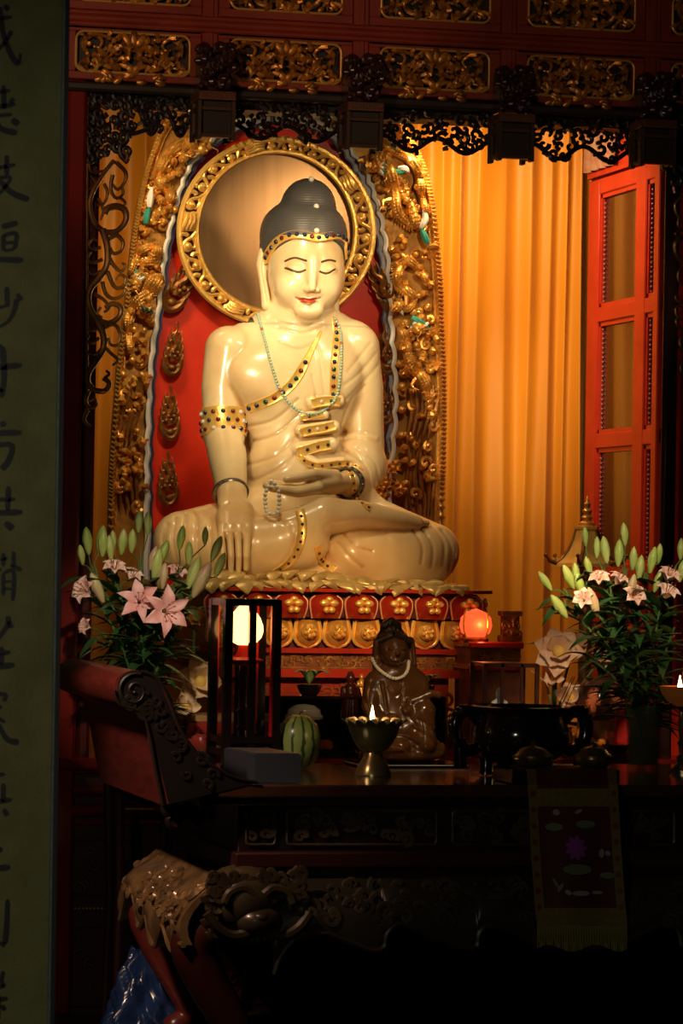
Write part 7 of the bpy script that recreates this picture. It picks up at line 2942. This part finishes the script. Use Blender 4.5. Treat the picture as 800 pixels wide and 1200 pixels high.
b = opot(650, 'dark glazed pot holding the lotus blooms behind the incense burner')
lotus_bloom(654, 765, YO - .12, 31, (-.25, -1, .35), 'large pale pink lotus bloom with yellow centre right of the throne', b, orchidm)
lotus_bloom(672, 756, YO + .02, 20, (.4, -.8, .5), 'smaller pink lotus bloom above the large one right of the throne', b, orchidm, 12)
lotus_bloom(668, 818, YO - .18, 20, (-.3, -1, .3), 'drooping cream lotus bloom just above the incense sticks', b, orchidm, 10)
lotus_bloom(704, 772, YO - .02, 18, (.5, -.8, .2), 'shaded pink lotus bloom against the right glass vase leaves', b, orchidm, 10)
lotus_bloom(648, 795, YO - .1, 14, (-.6, -1, 0), 'small pink lotus bud between the large bloom and the incense burner', b, orchidm, 8)
lt = thing('lotus_leaf_stem', b, 'broad dark lotus leaves with pale stalk beside the glass case', 'leaf')
leaf(b, (-.5, -.3, .35), .24, .07, .1, lt, leafm)
leaf(b, (.5, -.3, .9), .22, .05, .5, lt, leafm)
leaf(P(652, 752, YO), (-.9, -.2, -.1), .17, .028, -.05, lt, budm)
mb = MB()
mb.tube([b, P(640, 800, YO - .05), P(622, 786, YO - .05)], [.005, .005, .003], 6)
mb.build('stalk', mat('pale stalk', (.5, .42, .22), .5), lt)
b = opot(226, 'dark glazed pot holding the lotus blooms behind the left scroll end', 14.46)
lotus_bloom(232, 800, YO - .12, 30, (.3, -1, .25), 'large cream lotus bloom left of the tall glass lantern', b, mat('cream petal', (.88, .68, .42), .45, col2=(.85, .55, .26), nscale=10), 14)
lotus_bloom(218, 828, YO - .16, 18, (-.3, -1, 0), 'smaller cream lotus bloom under the large one left of the lantern', b, MATS['cream petal'], 9)
lotus_bloom(228, 724, YO + .1, 15, (0, -1, .3), 'rounded golden lotus bloom in front of the throne behind the left lilies', b, M['gold'], 12)
# ================================================================ light
sc = bpy.context.scene
w = bpy.data.worlds.new('dim hall')
sc.world = w
w.use_nodes = True
w.node_tree.nodes['Background'].inputs[0].default_value = (.35, .22, .14, 1)
w.node_tree.nodes['Background'].inputs[1].default_value = .010
sc.view_settings.view_transform = 'Standard'
sc.view_settings.look = 'None'


def area(name, loc, tgt, size, size_y, power, col, spread=180):
    d = bpy.data.lights.new(name, 'AREA')
    d.shape = 'RECTANGLE'
    d.size, d.size_y = size, size_y
    d.energy = power
    d.color = col
    d.spread = math.radians(spread)
    o = bpy.data.objects.new(name, d)
    COL.objects.link(o)
    o.location = loc
    o.rotation_euler = (Vector(tgt) - Vector(loc)).to_track_quat('-Z', 'Y').to_euler()
    return o


def spot(name, loc, tgt, power, col, ang, blend=.6, r=.06):
    d = bpy.data.lights.new(name, 'SPOT')
    d.energy = power
    d.color = col
    d.spot_size = math.radians(ang)
    d.spot_blend = blend
    d.shadow_soft_size = r
    o = bpy.data.objects.new(name, d)
    COL.objects.link(o)
    o.location = loc
    o.rotation_euler = (Vector(tgt) - Vector(loc)).to_track_quat('-Z', 'Y').to_euler()
    return o


def point(name, loc, power, col, r=.02):
    d = bpy.data.lights.new(name, 'POINT')
    d.energy = power
    d.color = col
    d.shadow_soft_size = r
    o = bpy.data.objects.new(name, d)
    COL.objects.link(o)
    o.location = loc
    return o


WARM = (1.0, .72, .38)
spot('niche_spot', P(300, 130, 14.35), P(340, 430, 15.4), 56, (1.0, .78, .46), 90, .8, .10)
spot('niche_spot_right', P(600, 140, 14.35), P(440, 450, 16.0), 42, (1.0, .74, .42), 85, .7, .08)
area('curtain_wash', P(545, 130, 16.1), P(640, 450, 17.0), .5, .08, 20, (1.0, .68, .32), 150)
area('curtain_wash_left', P(130, 130, 15.6), P(150, 430, 17.0), .4, .1, 6, WARM, 140)
# left hall key, then spots added out of frame to light chosen items
spot('hall_spot', (1.35, 10.6, 3.35), P(335, 425, 15.3), 800, (1.0, .80, .50), 14.5, .9, .12)
spot('face_spot', (2.4, 8.0, 3.75), P(357, 330, 15.2), 800, (1.0, .82, .56), 4.6, 1, .10)
spot('throne_spot', (2.6, 8.0, 3.9), P(400, 728, 14.8), 1750, (1.0, .64, .31), 9.5, .9, .10)
spot('lily_spot_left', (1.9, 9.0, 3.9), P(165, 690, 13.4), 560, (1.0, .80, .58), 10, .8, .08)
spot('lily_spot_right', (3.6, 9.0, 3.9), P(710, 735, 13.2), 640, (1.0, .78, .52), 11, .8, .08)
spot('table_spot', (3.0, 9.0, 4.0), P(480, 850, 13.2), 420, (1.0, .68, .38), 8.5, .9, .08)
spot('frieze_spot', (1.2, 10.2, 3.95), P(200, 50, 14.0), 170, (1.0, .62, .36), 34, .9, .10)
spot('frieze_spot_right', (3.0, 10.0, 3.95), P(560, 70, 14.0), 50, (1.0, .62, .36), 34, .9, .10)
spot('banner_light', (.2, 6.0, 2.2), P(30, 700, 9.0), 85, (1.0, .92, .70), 70, .8, .2)
spot('table_end_light', (.75, 11.0, 2.9), P(190, 960, 12.4), 300, (1.0, .66, .46), 30, .8, .1)
point('lamp_flame', FLAME1, .9, (1.0, .6, .25), .012)
point('cup_flame', FLAME2, .9, (1.0, .5, .2), .012)
point('red_lamp_glow', LAMPR, .5, (1.0, .25, .08), .02)
spot('knee_spot', (1.45, 10.7, 3.35), P(235, 620, 14.9), 420, (1.0, .72, .40), 9, 1, .10)  # added beside the hall key to lift the left knee
spot('curtain_spot', (3.3, 8.0, 3.9), P(615, 500, 17.0), 900, (1.0, .72, .34), 8, 1, .10)  # added to brighten the lower right curtain
sc.view_settings.exposure = .12
point('lantern_lamp', LANT + Vector((0, 0, .055)), 5.5, (1.0, .42, .14), .012)
spot('offering_spot', (3.1, 9.0, 3.9), P(672, 845, 13.8), 1300, (1.0, .68, .38), 5.5, 1, .06)  # added above the frame for the jar, fruit and lidded bowls
